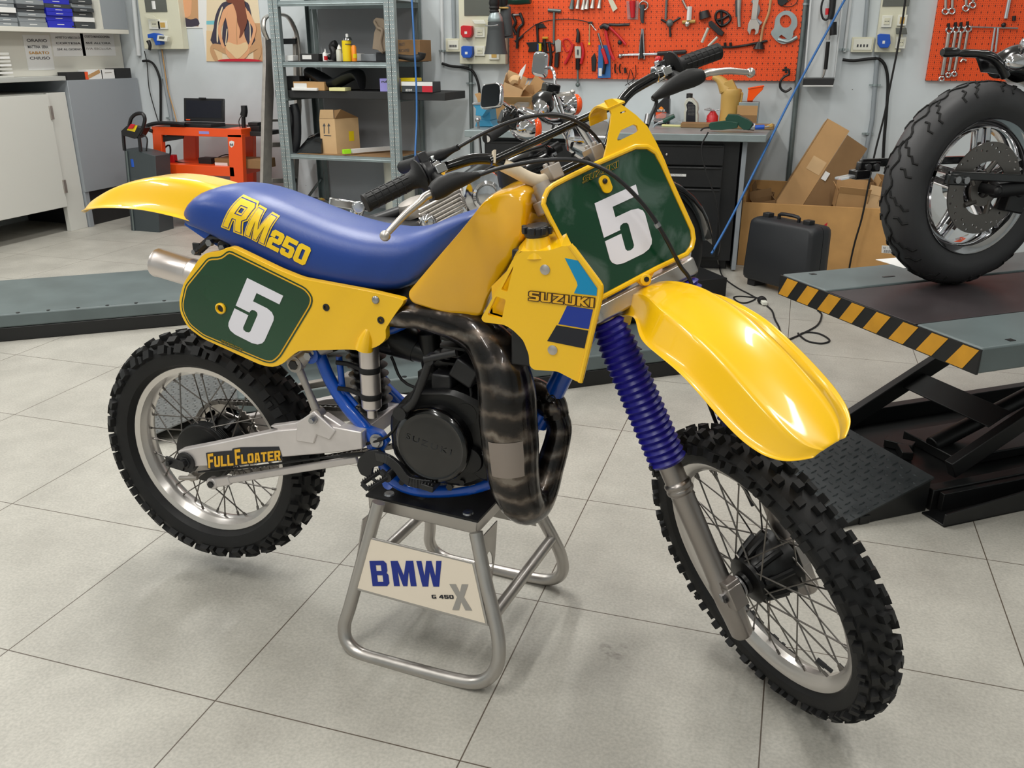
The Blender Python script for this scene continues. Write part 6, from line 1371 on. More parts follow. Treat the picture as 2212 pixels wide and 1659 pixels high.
# ---------------- socket panels
def panel_box(label, u0, u1, vb, socks, lid=None, extra=()):
    y = YW - .075; parts = [('housing', 'x', (u0, -40, u1, vb), .073, 'cream_plastic')]
    if lid: parts += [('breaker_window', 'x', (-.006, (lid[0], -30, lid[1], lid[2])), .006, 'smoked_plastic')]
    for kind, u, v, s in socks:
        if kind == 'sch':
            parts += [('socket', 'x', (-.014, (u - s, v - s, u + s, v + s)), .014, 'socket_white'), ('>socket_face', 'l', (-.030, (u, [(v + s * .5, s * .02), (v + s * .5, s * .55), (v - s * .5, s * .55), (v - s * .5, .02)])), None, 'cream_plastic')]
            parts[-1] = ('>socket_face', 'x', (-.018, (u - s * .55, v - s * .55, u + s * .55, v + s * .55)), .004, 'cream_plastic')
            for dx in (-.28, 0, .28): parts.append(('>>pin_hole' if False else '>pin_hole', 'x', (-.0185, (u + dx * s - s * .08, v - s * .08, u + dx * s + s * .08, v + s * .08)), .0008, 'ink'))
        elif kind == 'sw': parts += [('switch', 'x', (-.014, (u - s, v - s, u + s, v + s)), .014, 'socket_white'), ('>window', 'x', (-.017, (u - s * .5, v - s * .6, u + s * .5, v + s * .6)), .003, 'jug_plastic')]
        else:
            m = 'red_plastic' if kind == 'red' else 'blue_plastic'
            parts += [('industrial_socket', 'p', (-.05, [(u - s, v - s * .9), (u - s * .6, v - s * 1.1), (u + s * .9, v - s), (u + s, v + s * .4), (u + s * .6, v + s * 1.1), (u - s * .6, v + s * 1.1), (u - s, v + s * .5)]), .05, m), ('>label_sheet', 'x', (-.0508, (u - s * .3, v + s * .0, u + s * .15, v + s * .45)), .0008, 'paper')]
    parts += list(extra); return pix('electrical_box', label, 'socket panel', y, parts)
panel_box('cream socket panel with a blue plug, above the laptop trolley at the left', 312, 379, 106, [('sch', 333, 52, 11), ('sw', 351, 54, 9)], (315, 354, 26), [('sticker', 'l', (-.012, (332, [(20, .1), (20, 8), (2, 8), (2, .1)])), None, 'paper'), ('lid', 'p', (-.05, [(309, 30), (330, 33), (341, 42), (318, 40)]), .006, 'cream_plastic'), ('blue_plug', 'p', (-.06, [(318, 74), (332, 71), (344, 75), (346, 96), (336, 98), (330, 82), (319, 82)]), .06, 'blue_plastic'), ('meter', 'p', (-.07, [(340, 76), (362, 78), (360, 90), (338, 88)]), .04, 'socket_white'), ('>display', 'p', (-.0705, [(344, 78), (356, 79), (354, 85), (343, 84)]), .001, 'smoked_plastic'), ('black_plug', 't', (-.08, [(320, 88), (324, 98), (323, 108)]), (4.5, 3), 'black_plastic')])
panel_box('cream socket panel with round red and blue sockets, left of the tool board', 993, 1092, 138, [('red', 1007, 68, 12), ('blue', 1008, 112, 12), ('sch', 1036, 70, 11), ('sch', 1036, 110, 11), ('sw', 1067, 118, 11)], (1003, 1060, 34), [('lid', 'p', (-.045, [(1019, 43), (1045, 43), (1050, 52), (1025, 52)]), .02, 'socket_white')])
panel_box('cream socket panel with one square blue socket, right of the hose-reel panel', 1889, 1968, 113, [('sch', 1916, 46, 13), ('sw', 1949, 44, 12), ('blue', 1910, 88, 14), ('sch', 1946, 92, 13)], (1906, 1970, 14), [('lid', 'p', (-.05, [(1935, 60), (1958, 60), (1960, 74), (1936, 74)]), .02, 'smoked_plastic')])
def net_box(label, u0, v0, u1, v1):
    parts = [('housing', 'x', (u0, v0, u1, v1), .040, 'cream_plastic'), ('faceplate', 'x', (-.004, (u0 + 5, v0 + 4, u1 - 4, v1 - 5)), .004, 'socket_white')]
    w = (u1 - u0) * .11; c = (u0 + u1) / 2
    for k in range(4): parts.append(('>port', 'x', (-.0048, (c + (k - 1.5) * w * 1.2 - w * .4, v0 + (v1 - v0) * .48, c + (k - 1.5) * w * 1.2 + w * .4, v0 + (v1 - v0) * .66)), .001, 'ink'))
    pix('network_box', label, 'socket box', YW - .042, parts)
net_box('white four-port network box left of the red and blue socket panel', 963, 83, 994, 112); net_box('white four-port network box beside the right socket panel', 1837, 80, 1889, 113)

# ---------------- posters (plain beach photographs as coloured areas)
def LB(pts, w):
    """outline of a tapering limb drawn along pts"""
    P = [np.array(p, float) for p in pts]; L_, R_ = [], []
    for i, p in enumerate(P):
        t = P[min(i + 1, len(P) - 1)] - P[max(i - 1, 0)]; t /= np.linalg.norm(t); n = np.array([-t[1], t[0]]) * w[i] / 2; L_.append(tuple(p + n)); R_.append(tuple(p - n))
    return L_ + R_[::-1]
def poster(label, u0, v0, u1, v1, skew, blobs, y):
    o = thing('wall_poster', label, 'poster'); a = wy(u0, v1, y); sx_, sz_ = wy(u1, v1, y)[0] - a[0], wy(u1, v0, y)[2] - a[2]; o.location = tuple(a)
    g = G(); g.lohi((0, 0, 0), (sx_, .004, sz_)); sh = g.build('sheet', M['paper'], o)
    for i, (nm, m, pts) in enumerate(blobs):
        P = [wy(u, v, y) - a for u, v in pts]; P = spline(P, 3, True) if len(P) > 4 else P
        P = [np.array([min(max(p[0], .002), sx_ - .002), 0, min(max(p[2], .002), sz_ - .002)]) for p in P]
        g = G(); g.plate([[(p[0], p[2]) for p in P]], lambda u, v, d: np.array([u, -d, v]), .0003 + .0005 * i, .0007 + .0005 * i); g.build(nm, M[m], sh, smooth=0)
poster('large beach photo poster of a person seated backwards on a chair, beside the metal shelving', 446, -60, 570, 133, 0, [
    ('sky_area', 'photo_cream', [(446, -60), (570, -60), (570, 133), (446, 133)]), ('sea_band', 'photo_teal', [(446, 45), (476, 44), (476, 53), (446, 53)]), ('sand_area', 'sand', [(446, 66), (482, 70), (480, 133), (446, 133)]), ('sand_area', 'photo_tan', [(546, 50), (570, 50), (570, 133), (548, 133)]),
    ('chair_back', 'photo_dark', [(461, 97), (462, 60), (466, 34), (476, 12), (490, 3), (530, 3), (541, 20), (546, 60), (545, 97)]), ('chair_slat', 'photo_cream', LB([(470, 88), (471, 50), (480, 18)], [3, 3, 3])), ('chair_slat', 'photo_cream', LB([(479, 92), (480, 62), (486, 34)], [2.5, 2.5, 2.5])), ('chair_slat', 'photo_cream', LB([(488, 96), (489, 84), (491, 64)], [2, 2, 2])), ('chair_slat', 'photo_cream', LB([(541, 92), (541, 60), (537, 34)], [2, 2, 2])),
    ('figure_leg', 'photo_tan', LB([(495, 112), (476, 103), (461, 100), (459, 110), (468, 130)], [13, 14, 10, 9, 7])), ('figure_leg', 'photo_tan', LB([(530, 112), (546, 104), (559, 102), (561, 114), (554, 130)], [13, 14, 10, 9, 7])),
    ('figure_back', 'skin', [(486, 20), (497, 10), (512, 6), (528, 12), (536, 26), (532, 46), (529, 62), (529, 76), (534, 90), (540, 104), (536, 120), (524, 129), (514, 127), (503, 129), (491, 120), (488, 104), (492, 90), (494, 76), (493, 60), (489, 40)]),
    ('figure_arm', 'skin', LB([(489, 22), (481, 44), (475, 64), (478, 84), (484, 102)], [10, 9, 7, 6, 5])), ('figure_arm', 'skin', LB([(533, 26), (544, 46), (551, 62), (547, 82), (539, 101)], [10, 9, 7, 6, 5])),
    ('swimsuit', 'sand', [(493, 91), (514, 97), (533, 91), (537, 104), (528, 116), (514, 127), (501, 116), (490, 104)]), ('spine_line', 'photo_tan', LB([(513, 40), (512, 66), (513, 92)], [1.2, 1.2, 1.2])),
    ('hair', 'hair', [(486, -30), (512, -34), (526, -10), (532, 22), (535, 44), (531, 60), (524, 76), (518, 82), (520, 66), (514, 48), (512, 30), (504, 8), (494, 6), (487, -6)]), ('seat_edge', 'box_red', [(477, 129), (500, 127), (540, 127), (562, 130), (560, 133), (478, 133)])], YW - .006)
poster('smaller brown-toned photo poster with a calendar margin, left of the large beach poster', 374, -60, 442, 61, 0, [('photo_area', 'photo_tan', [(376, -60), (426, -60), (429, 57), (381, 57)]), ('dark_area', 'photo_dark', [(381, 40), (398, 38), (412, 42), (426, 40), (428, 56), (382, 56)]), ('figure_area', 'skin', [(392, -40), (412, -40), (414, 20), (408, 36), (394, 34), (388, 10)]), ('glow_area', 'orange_paint', [(378, 12), (384, 12), (384, 26), (379, 26)])], YW - .005)

# ---------------- orange trolley with laptop and scanner
TY = 4.85
tro = pix('tool_trolley', 'orange steel tool trolley with black handle, carrying the laptop', 'trolley', TY, [
    ('top_tray', 'x', (329, 279, 520, 291), .42, 'orange_paint'), ('tray_mat', 'x', (.01, (335, 277.5, 486, 279)), .38, 'plinth_black'),
    ('post', 'p', [(329, 290), (348, 290), (356, 470), (340, 470)], .05, 'orange_paint'), ('post', 'p', [(491, 291), (522, 291), (529, 470), (502, 470)], .05, 'orange_paint'),
    ('post', 'p', (.36, [(395, 285), (422, 285), (424, 450), (398, 450)]), .05, 'orange_paint'), ('post', 'p', (.36, [(520, 285), (546, 285), (548, 450), (524, 450)]), .05, 'orange_paint'),
    ('middle_shelf', 'x', (342, 361, 505, 374), .42, 'orange_paint'), ('bottom_shelf', 'x', (346, 440, 512, 455), .42, 'orange_paint'),
    ('handle', 't', [(330, 284), (316, 277), (322, 270), (345, 266), (380, 267), (400, 270)], 4.5, 'black_plastic'),
    ('side_tray', 'x', (.12, (522, 285, 566, 293)), .25, 'plinth_black'),
    ('number_sticker', 'p', (-.001, [(495, 306), (500, 304), (506, 306), (505, 315), (500, 319), (496, 315)]), .0008, 'paper'), ('sticker', 'x', (-.001, (430, 284, 451, 289)), .0008, 'lavender')])
for (u, dy) in ((352, .02), (515, .02), (352, .38), (515, .38)):
    c = wy(u, 470, TY); g = G(); g.lathe([(.02, -.012), (.035, -.01), (.035, .01), (.02, .012)], np.array([c[0], TY + dy, .0355]) - np.array(tro.location), (1, 0, 0), 16); q_ = g.build('caster', M['rubber'], tro)
    g = G(); g.box(np.array([c[0], TY + dy, (.06 + wy(u, 455, TY)[2]) / 2]) - np.array(tro.location), (.03, .03, max(.02, wy(u, 455, TY)[2] - .06))); g.build('caster_fork', M['galv_dark'], q_)
ptext(tro, '66', 'lettering', 'decal_dark', TY - .0015, (496.5, 315), (504, 315.5), (496.5, 309), .03)
ztr = wy(420, 278, TY)[2]
LY_ = TY + .03
lp = thing('laptop', 'open black rugged laptop with a dark screen standing on the orange trolley', 'laptop')
a, b = wy(402, 276, LY_ + .2), wy(488, 276, LY_ + .2); lw = b[0] - a[0]; lp.location = (a[0], LY_, ztr + .007)
g = G(); g.lohi((0, 0, 0), (lw, .20, .028)); g.build('base', M['black_plastic'], lp, bevel=.004)
lh = wy(440, 214, LY_ + .22)[2] - ztr - .03; R = rotm((1, 0, 0), -.18)
g = G(); g.box(np.array([lw / 2 + .005, .20, .03 + lh / 2]), (lw, .016, lh), R); ld_ = g.build('lid', M['black_plastic'], lp, bevel=.005)
g = G(); g.box(np.array([lw / 2 + .005, .20, .03 + lh * .53]) + R @ np.array([0, -.0085, 0]), (lw * .87, .001, lh * .74), R); g.build('screen', M['screen'], ld_)
g = G(); g.box(np.array([lw * .12, .20, .03 + lh / 2]) + R @ np.array([0, -.0085, -lh * .44]), (.04, .001, .010), R); g.build('sticker', M['orange_paint'], ld_)
g = G(); g.box(np.array([lw / 2, .20, .03 + lh]), (.06, .02, .012)); g.build('latch', M['black_plastic'], ld_, bevel=.003)
pix('barcode_scanner', 'black handheld scanner upright in its stand at the right end of the trolley', 'scanner', TY + .12, [('stand', 't', [(527, 282), (526, 262), (526, 252)], (5, 4.5), 'black_plastic'), ('head', 't', [(526, 250), (528, 240), (527, 228)], (8, 7), 'black_plastic'), ('cable', 't', [(523, 248), (516, 262), (520, 280)], 1, 'rubber'), ('foot', 'x', (518, 280, 536, 284), .08, 'black_plastic')])
pix('card_reader', 'flat black device lying beside the scanner on the trolley side tray', 'device', TY + .14, [('body', 'x', (533, 272, 560, 284), .10, 'black_plastic'), ('>label_sheet', 'x', (-.001, (533, 274, 540, 279)), .001, 'paper'), ('puck', 'x', (536, 265, 556, 271), .08, 'black_plastic')])
pix('carton', 'low carton with white label on the middle shelf of the orange trolley', 'cardboard box', TY + .06, [('body', 'x', (465, 346, 565, 361), .2, 'cardboard_dark'), ('>label_sheet', 'x', (-.001, (465, 352, 491, 361)), .001, 'paper')])
pix('power_adapter', 'black adapter with cables lying on the middle trolley shelf', 'adapter', TY + .12, [('body', 'x', (430, 342, 455, 361), .10, 'plinth_black'), ('cable', 't', [(456, 356), (468, 342), (488, 334), (505, 338)], 1.2, 'rubber'), ('cable', 't', [(350, 352), (365, 340), (385, 350), (430, 355)], 1.5, 'rubber')])
pix('cable_coil', 'coil of dark and red cable at the left of the middle trolley shelf', 'cable', TY + .1, [('loop', 'r', [(356, 320), (366, 314), (368, 330), (362, 345), (354, 338)], 2, 'rubber'), ('red_connector', 'x', (362, 335, 374, 352), .05, 'red_plastic')])
pix('tool_tray', 'black perforated tool strip hanging inside the orange trolley', 'tray', TY + .02, [('strip', 'p', [(349, 293), (396, 290), (394, 300), (350, 307)], .02, 'plinth_black')])

CY = 4.60
pix('battery_charger', 'dark wheeled charger unit with loop handle and red switch, left of the orange trolley', 'charger', CY, [
    ('body', 'p', [(268, 322), (300, 327), (335, 337), (345, 505), (284, 505)], .18, 'grey_metal_dark'), ('handle', 't', [(279, 272), (284, 255), (295, 246), (308, 246), (313, 258), (309, 275), (303, 290)], 4.2, 'black_plastic'), ('post', 't', [(266, 288), (269, 325)], 4, 'black_plastic'), ('post', 't', [(300, 290), (304, 327)], 4, 'black_plastic'),
    ('control_box', 'p', (-.02, [(261, 283), (273, 272), (308, 277), (296, 297), (290, 300), (263, 292)]), .10, 'black_plastic'), ('>switch_plate', 'p', (-.022, [(274, 281), (283, 270), (297, 271), (291, 285)]), .002, 'can_yellow'), ('>switch', 'p', (-.034, [(275, 278), (282, 268), (291, 269), (286, 278)]), .012, 'red_plastic'),
    ('cable', 't', [(308, 290), (318, 300), (316, 326)], 1.6, 'rubber'), ('emblem', 'l', (-.006, (286, [(361, .1), (361, 6), (344, 6), (344, .1)])), None, 'blue_plastic'), ('front_rail', 't', (-.008, [(273, 326), (290, 505)]), 2.2, 'galv_dark')])

# ---------------- steel shelving with its load
SY = 4.88; SYB = 5.40
def sz(v, u=720, y=SY): return wy(u, v, y)[2]
xl = wy(586, 0, SY)[0]; xr = wy(838, 0, SY)[0]
she = thing('shelving_unit', 'galvanised steel shelving with perforated posts, right of the beach poster', 'shelving', ((xl + xr) / 2, (SY + SYB) / 2, 0))
so = np.array(she.location)
def post(x, y, sx_):
    o = G()
    for a, b in (((x, y - .003, 0), (x + sx_ * .042, y, 2.25)), ((x, y, 0), (x + sx_ * .003, y + (.042 if y < 5 else -.042), 2.25))): o.lohi(V3(a) - so, V3(b) - so)
    p = o.build('post', M['galvanised'], she); h = G(); d = G()
    for k in range(75):
        z = .06 + k * .029
        for j in (0.012, .030): c = np.array([x + sx_ * j, y - .0035, z + (.0 if j < .02 else .0)]) - so; (h if (k + (j > .02)) % 1 == 0 else d).sphere(c, .0042, 6, sc=(1, .45, 1))
        d.box(np.array([x + sx_ * .021, y - .0034, z]) - so, (.0018, .0008, .02))
    h.build('rivet_row', M['alloy'], p, smooth=60); return p
for x, s in ((xl - .032, 1), (xl + .048, -1), (xr - .036, 1), (xr + .044, -1)): post(x, SY, s)
for x, s in ((xl + .0, 1), (xr + .03, -1)): 
    for dx in (0, .042): q_ = G().lohi(V3((x + s * dx - .0, SYB - .003, 0)) - so, V3((x + s * (dx + .036), SYB, 2.25)) - so).build('post', M['galv_dark'], she)
    G().lohi(V3((x, SYB - .045, 0)) - so, V3((x + s * .004, SYB - .004, 2.25)) - so).build('post_flange', M['galv_dark'], she)
g = G(); g.lohi(V3((xl + .09, SYB + .004, .02)) - so, V3((xr, SYB + .010, 2.2)) - so); g.build('back_sheet', M['back_grey'] if 'back_grey' in M else M['cabinet_grey'], she)
levels = []
for v in (0, 134, 336, 470):
    z = sz(v); levels.append(z); o = G(); o.lohi(V3((xl + .02, SY + .005, z - .038)) - so, V3((xr + .03, SY + .008, z)) - so); o.lohi(V3((xl + .02, SY + .005, z - .003)) - so, V3((xr + .03, SYB - .006, z)) - so); o.lohi(V3((xl + .02, SYB - .010, z - .038)) - so, V3((xr + .03, SYB - .006, z)) - so); o.tube([V3((xl + .02, SY + .004, z - .024)) - so, V3((xr + .03, SY + .004, z - .024)) - so], .005, 8); o.build('shelf', M['galvanised'], she, bevel=.001)
g = G(); a, b = wy(640, 462, SYB - .02), wy(694, 386, SYB - .02); g.tube([a - so, b - so], .012, 6); g.build('brace', M['galv_dark'], she)
Z2, Z4 = levels[1], levels[2]
zb_ = wy(700, 197, SY)[2]
bd_ = G().lohi((wy(592, 200, SY)[0] - .02, SY + .046, zb_ - .055), (wy(956, 200, SY)[0], SYB - .05, zb_)).build('black_board', M['plinth_black'], None, bevel=.003); tag(bd_, 'long thick black board lying through the shelving and sticking out to the right', 'board')
for x in (xl + .05, xr - .02): q_ = G().lohi(V3((x - .01, SY + .01, zb_ - .075)) - so, V3((x + .01, SYB - .01, zb_ - .056)) - so).build('bracket', M['galv_dark'], she)
def on_shelf(o, z): o.location.z = z + .0008; return o
S2, S3, S4 = Z2 + .004, zb_, Z4
mt = G().lohi((wy(620, 130, SY)[0], SY + .01, Z2 + .0005), (wy(905, 130, SY)[0] - .12, SYB - .05, Z2 + .004)).build('shelf_liner', M['plinth_black'], None); tag(mt, 'black liner mat spread on the upper shelf of the shelving', 'mat')
yy = SY + .06
on_shelf(pix('small_box', 'small white box, leftmost on the upper shelf', 'box', yy, [('body', 'x', (617, 117, 632, 129), .08, 'paper')]), S2)
on_shelf(pix('parts_box', 'black box with white label on the upper shelf', 'box', yy, [('body', 'x', (648, 112, 687, 128), .12, 'plinth_black'), ('>label_sheet', 'x', (-.001, (653, 115, 672, 124)), .001, 'paper')]), S2)
on_shelf(pix('glue_bottle', 'small white and red glue bottle with pointed tip on the upper shelf', 'bottle', yy, [('body', 'l', (700, [(128, .1), (128, 5), (112, 5), (108, 2)]), None, 'paper'), ('>label_band', 'l', (700, [(126, 5.1), (126, 5.2), (117, 5.2), (117, 5.1)]), None, 'red_plastic'), ('nozzle', 'l', (700, [(108, 2), (101, .8), (101, .1)]), 2.2, 'paper')]), S2)
on_shelf(pix('black_tool', 'black bulky tool standing behind the glue bottles on the upper shelf', 'tool', yy + .08, [('body', 't', [(720, 128), (722, 112), (718, 98), (726, 93)], (9, 8), 'black_plastic'), ('knob', 's', (712, 122, 6), 0, 'black_plastic')]), S2)
on_shelf(pix('glue_bottle', 'grey glue bottle with white tip beside the yellow spray can', 'bottle', yy, [('body', 'l', (730, [(129, .1), (129, 6), (106, 6), (103, 4)]), None, 'bottle_grey'), ('nozzle', 'l', (730, [(103, 4.5), (99, 4), (93, 1), (93, .1)]), 1.2, 'paper')]), S2)
on_shelf(pix('spray_can', 'tall yellow spray can with white cap on the upper shelf', 'spray can', yy, [('body', 'l', (746, [(129, .1), (129, 10), (84, 10)]), None, 'can_yellow'), ('>label_band', 'l', (746, [(93, 10.1), (93, 10.2), (91, 10.2), (91, 10.1)]), None, 'ink'), ('shoulder', 'l', (746, [(84, 10), (78, 8), (76, 5)]), None, 'chrome'), ('cap', 'l', (745, [(76, 3), (70, 3), (69, .5)]), 3, 'paper')]), S2)
on_shelf(pix('spray_can', 'short orange can with rounded top beside the yellow spray can', 'can', yy, [('body', 'l', (763, [(129, .1), (129, 5.5), (98, 5.5), (94, 3), (94, .1)]), None, 'can_orange'), ('>label_band', 'l', (763, [(122, 5.6), (122, 5.7), (113, 5.7), (113, 5.6)]), None, 'can_yellow')]), S2)
on_shelf(pix('flat_box', 'white and blue flat box behind the cans on the upper shelf', 'box', yy + .2, [('body', 'x', (690, 113, 780, 129), .06, 'paper')]), S2)
on_shelf(pix('flat_box', 'grey-blue flat box left of the hanging cloth', 'box', yy + .14, [('body', 'x', (780, 114, 812, 129), .10, 'cabinet_grey')]), S2)
on_shelf(pix('dark_box', 'dark box under the hanging cloth on the upper shelf', 'box', yy + .1, [('body', 'x', (813, 110, 842, 129), .12, 'case_black')]), S2)
on_shelf(pix('carton', 'brown carton with handwriting at the right end of the upper shelf', 'cardboard box', yy + .12, [('body', 'x', (852, 83, 906, 130), .22, 'cardboard_dark'), ('>label_sheet', 'x', (-.001, (853, 91, 858, 102)), .001, 'paper')]), S2)
cb_ = [o for o in COL.objects if o.get('label') == 'brown carton with handwriting at the right end of the upper shelf'][0]
ptext(cb_, 'PARTI', 'lettering', 'ink', yy + .1185, (862, 100), (874, 99), (862, 93), 0); ptext(cb_, 'RICAMBI', 'lettering', 'ink', yy + .1185, (862, 113), (884, 112), (862, 106), 0)
on_shelf(pix('black_bag', 'black bag lying before the handwritten carton on the upper shelf', 'bag', yy, [('body', 't', [(852, 128), (875, 132), (895, 134), (910, 130), (912, 122)], (4, 9), 'plinth_black')]), S2)
pix('hanging_cloth', 'taupe cloth hanging from the top shelf behind the right post', 'cloth', SY + .12, [('cloth', 'p', [(806, 44), (812, 38), (826, 40), (834, 50), (840, 80), (838, 105), (826, 116), (815, 108), (804, 106), (808, 70), (812, 60)], .05, 'cloth_taupe'), ('fold', 't', (-.01, [(808, 46), (816, 60), (826, 66), (822, 90), (826, 112)]), 3, 'cloth_taupe')])
yy = SY + .05
seat3 = thing('motorcycle_saddle', 'black curved motorcycle seat lying on the thick black board', 'seat', tuple(wy(724, 195, SY + .2)))
so3 = np.array(seat3.location); Pm = [wy(u, v, SY + .2) - so3 for u, v in ((664, 163), (670, 160), (690, 170), (712, 184), (730, 182), (752, 170), (772, 164), (780, 176), (783, 188))]
g = G(); Pm = spline(Pm, 3); m_ = len(Pm); g.loft([[p + np.array([0, .13 * w * math.cos(a), (.03 if math.sin(a) > 0 else .05) * math.sin(a) - .03]) for a in np.linspace(0, 2 * PI, 12, endpoint=False)] for p, w in zip(Pm, [.4 + .6 * math.sin(PI * (i + .5) / m_) for i in range(m_)])]); g.build('cushion', M['case_black'], seat3, smooth=60); on_shelf(seat3, S3 + .05)
on_shelf(pix('carton', 'flat carton with white label on the thick black board', 'cardboard box', yy, [('body', 'x', (634, 177, 700, 195), .16, 'cardboard'), ('>label_sheet', 'x', (-.001, (635, 180, 662, 190)), .001, 'paper')]), S3)
on_shelf(pix('paper_stack', 'white papers in front of the flat carton on the black board', 'paper', SY + .02, [('sheet', 'x', (630, 191, 684, 196), .03, 'paper')]), S3)
on_shelf(pix('sponge', 'pale yellow sponge right of the flat carton', 'sponge', SY + .03, [('body', 'x', (711, 190, 745, 197), .10, 'pale_yellow')]), S3)
on_shelf(pix('lavender_box', 'lavender box with dark lettering behind the right shelving post', 'box', yy, [('body', 'x', (821, 170, 858, 198), .14, 'lavender')]), S3)
lv_ = [o for o in COL.objects if o.name.startswith('lavender_box')][0]; ptext(lv_, 'rufix', 'lettering', 'ink', yy - .0008, (824, 179), (845, 179), (824, 173), .03)
on_shelf(pix('yellow_box', 'yellow box between the lavender box and the grey-red carton', 'box', yy + .06, [('body', 'x', (858, 169, 895, 198), .14, 'can_yellow')]), S3)
on_shelf(pix('lamp_carton', 'grey and white carton with a red corner at the board right end', 'box', SY + .03, [('body', 'x', (867, 177, 934, 199), .16, 'book_dark'), ('>white_top', 'x', (-.001, (867, 177, 934, 185)), .001, 'paper'), ('>red_corner', 'x', (-.0016, (912, 186, 934, 199)), .001, 'box_red')]), S3)
lc_ = [o for o in COL.objects if o.name.startswith('lamp_carton')][0]; ptext(lc_, 'azon', 'lettering', 'paper', SY + .0285, (876, 197), (890, 197), (876, 192), .01)
on_shelf(pix('black_case', 'black box at the left end of the board behind the ladder', 'box', SY + .1, [('body', 'x', (606, 166, 646, 195), .16, 'plinth_black')]), S3)
# tall carton with arrows, seat cowl, tube on the lower shelf
tc = thing('tall_carton', 'tall brown carton with two upward arrows and open top on the lower shelf', 'cardboard box', tuple(wy(709, 326, SY + .08))); to = np.array(tc.location)
def T_(u, v, y=SY + .08): return wy(u, v, y) - to
f4 = [T_(694, 326), T_(728, 326), T_(722, 250), T_(689, 250)]; dep = np.array([.10, .20, .0]); r4 = [T_(728, 326), T_(728, 326) + dep, T_(722, 250) + dep, T_(722, 250)]
g = G(); b4 = [p + dep for p in f4]; g.add(f4 + b4, [(0, 1, 2, 3), (7, 6, 5, 4), (0, 4, 5, 1), (1, 5, 6, 2), (3, 7, 4, 0)]); bd2 = g.build('body', M['cardboard_pale'], tc, smooth=0)
g = G(); fl4 = [T_(689, 249.5), T_(720, 249.5), T_(719, 230, SY + .07), T_(691, 230, SY + .07)]; g.prism(fl4, (0, .004, 0)); flp = g.build('flap', M['cardboard_pale'], tc, smooth=0)
g = G(); g.prism([p for p in (T_(722, 250), T_(722, 250) + dep, T_(735, 229), T_(720, 231))], (.003, 0, 0)); g.build('flap', M['cardboard_dark'], tc, smooth=0)
for u in (700, 710):
    g = G(); g.prism([T_(u + a, v, SY + .0792) for a, v in ((-1, 282), (1, 282), (.6, 266), (3, 266), (-.4, 259), (-3.6, 266), (-1.4, 266))], (0, .0006, 0)); g.build('arrow', M['ink'], bd2, smooth=0)
g = G(); g.prism([T_(a, v, SY + .0792) for a, v in ((699, 285), (715, 286), (715, 287.5), (699, 286.5))], (0, .0006, 0)); g.build('arrow_bar', M['ink'], bd2, smooth=0)
pm_ = (r4[0] * .35 + r4[1] * .65) * .55 + (r4[3] * .35 + r4[2] * .65) * .45; nr = np.cross(dep, (0, 0, 1)); nr /= np.linalg.norm(nr)
g = G(); dd_ = dep / np.linalg.norm(dep); g.prism([pm_ + nr * .0006 + dd_ * a + np.array([0, 0, b]) for a, b in ((-.022, -.03), (.026, -.03), (.026, .045), (-.022, .045))], nr * .0008); g.build('label_sheet', M['can_yellow'], bd2); on_shelf(tc, S4)
cwl = thing('seat_cowl', 'black rounded cowl left of the arrow-printed tall carton', 'cowl', tuple(wy(668, 326, SY + .1))); co_ = np.array(cwl.location)
g = G(); g.loft([[wy(u, 326, SY + .05) - co_ + np.array([0, .09 * (1 + math.cos(a)), h * max(0, math.sin(a))]) for a in np.linspace(0, PI, 10)] for u, h in ((636, .01), (645, .06), (660, .125), (680, .15), (694, .145))], closed=True); g.build('shell', M['black_gloss'], cwl, smooth=60); on_shelf(cwl, S4)
tb_ = thing('long_tube_box', 'long white box with a lime green end lying on the lower shelf', 'box', tuple(wy(745, 332, SY + .02))); to = np.array(tb_.location); a, b = wy(745, 328, SY + .02) - to + (0, 0, .012), wy(842, 322, SY + .36) - to; b[2] = a[2]
d = (b - a) / np.linalg.norm(b - a); R = np.stack([d, np.cross((0, 0, 1), d), (0, 0, 1)], 1); L = np.linalg.norm(b - a)
g = G(); g.box(a + d * (L / 2 + .03), (L - .06, .03, .03), R); g.build('body', M['paper'], tb_); g = G(); g.box(a + d * .015, (.06, .032, .032), R); g.build('end_cap', M['lime'], tb_); on_shelf(tb_, S4 + .004)
lm = G().lohi((wy(640, 335, SY)[0], SY + .012, S4 + .0004), (xr + .02, SYB - .04, S4 + .003)).build('shelf_liner', M['cardboard_dark'], None); tag(lm, 'brown cardboard liner lying on the lower shelf of the shelving', 'liner')
o = tag(empty('lower_drum', (xr - .1, SY + .28, levels[3] + .001)), 'cream curved drum on the lowest shelf behind the right post', 'drum'); g = G(); g.lathe([(.10, 0), (.12, .002), (.12, levels[2] - levels[3] - .06), (.10, levels[2] - levels[3] - .055)], (0, 0, 0), (0, 0, 1), 24); g.build('body', M['bottle_grey'], o)
o = pix('black_bin_bag', 'black bags filling the lower shelves behind the ladder', 'bag', SY + .12, [('bag', 't', [(624, 330), (622, 300), (628, 262), (622, 232)], (13, 11), 'case_black'), ('bag', 't', [(632, 335), (640, 300), (640, 250), (634, 225)], (12, 9), 'case_black')]); 
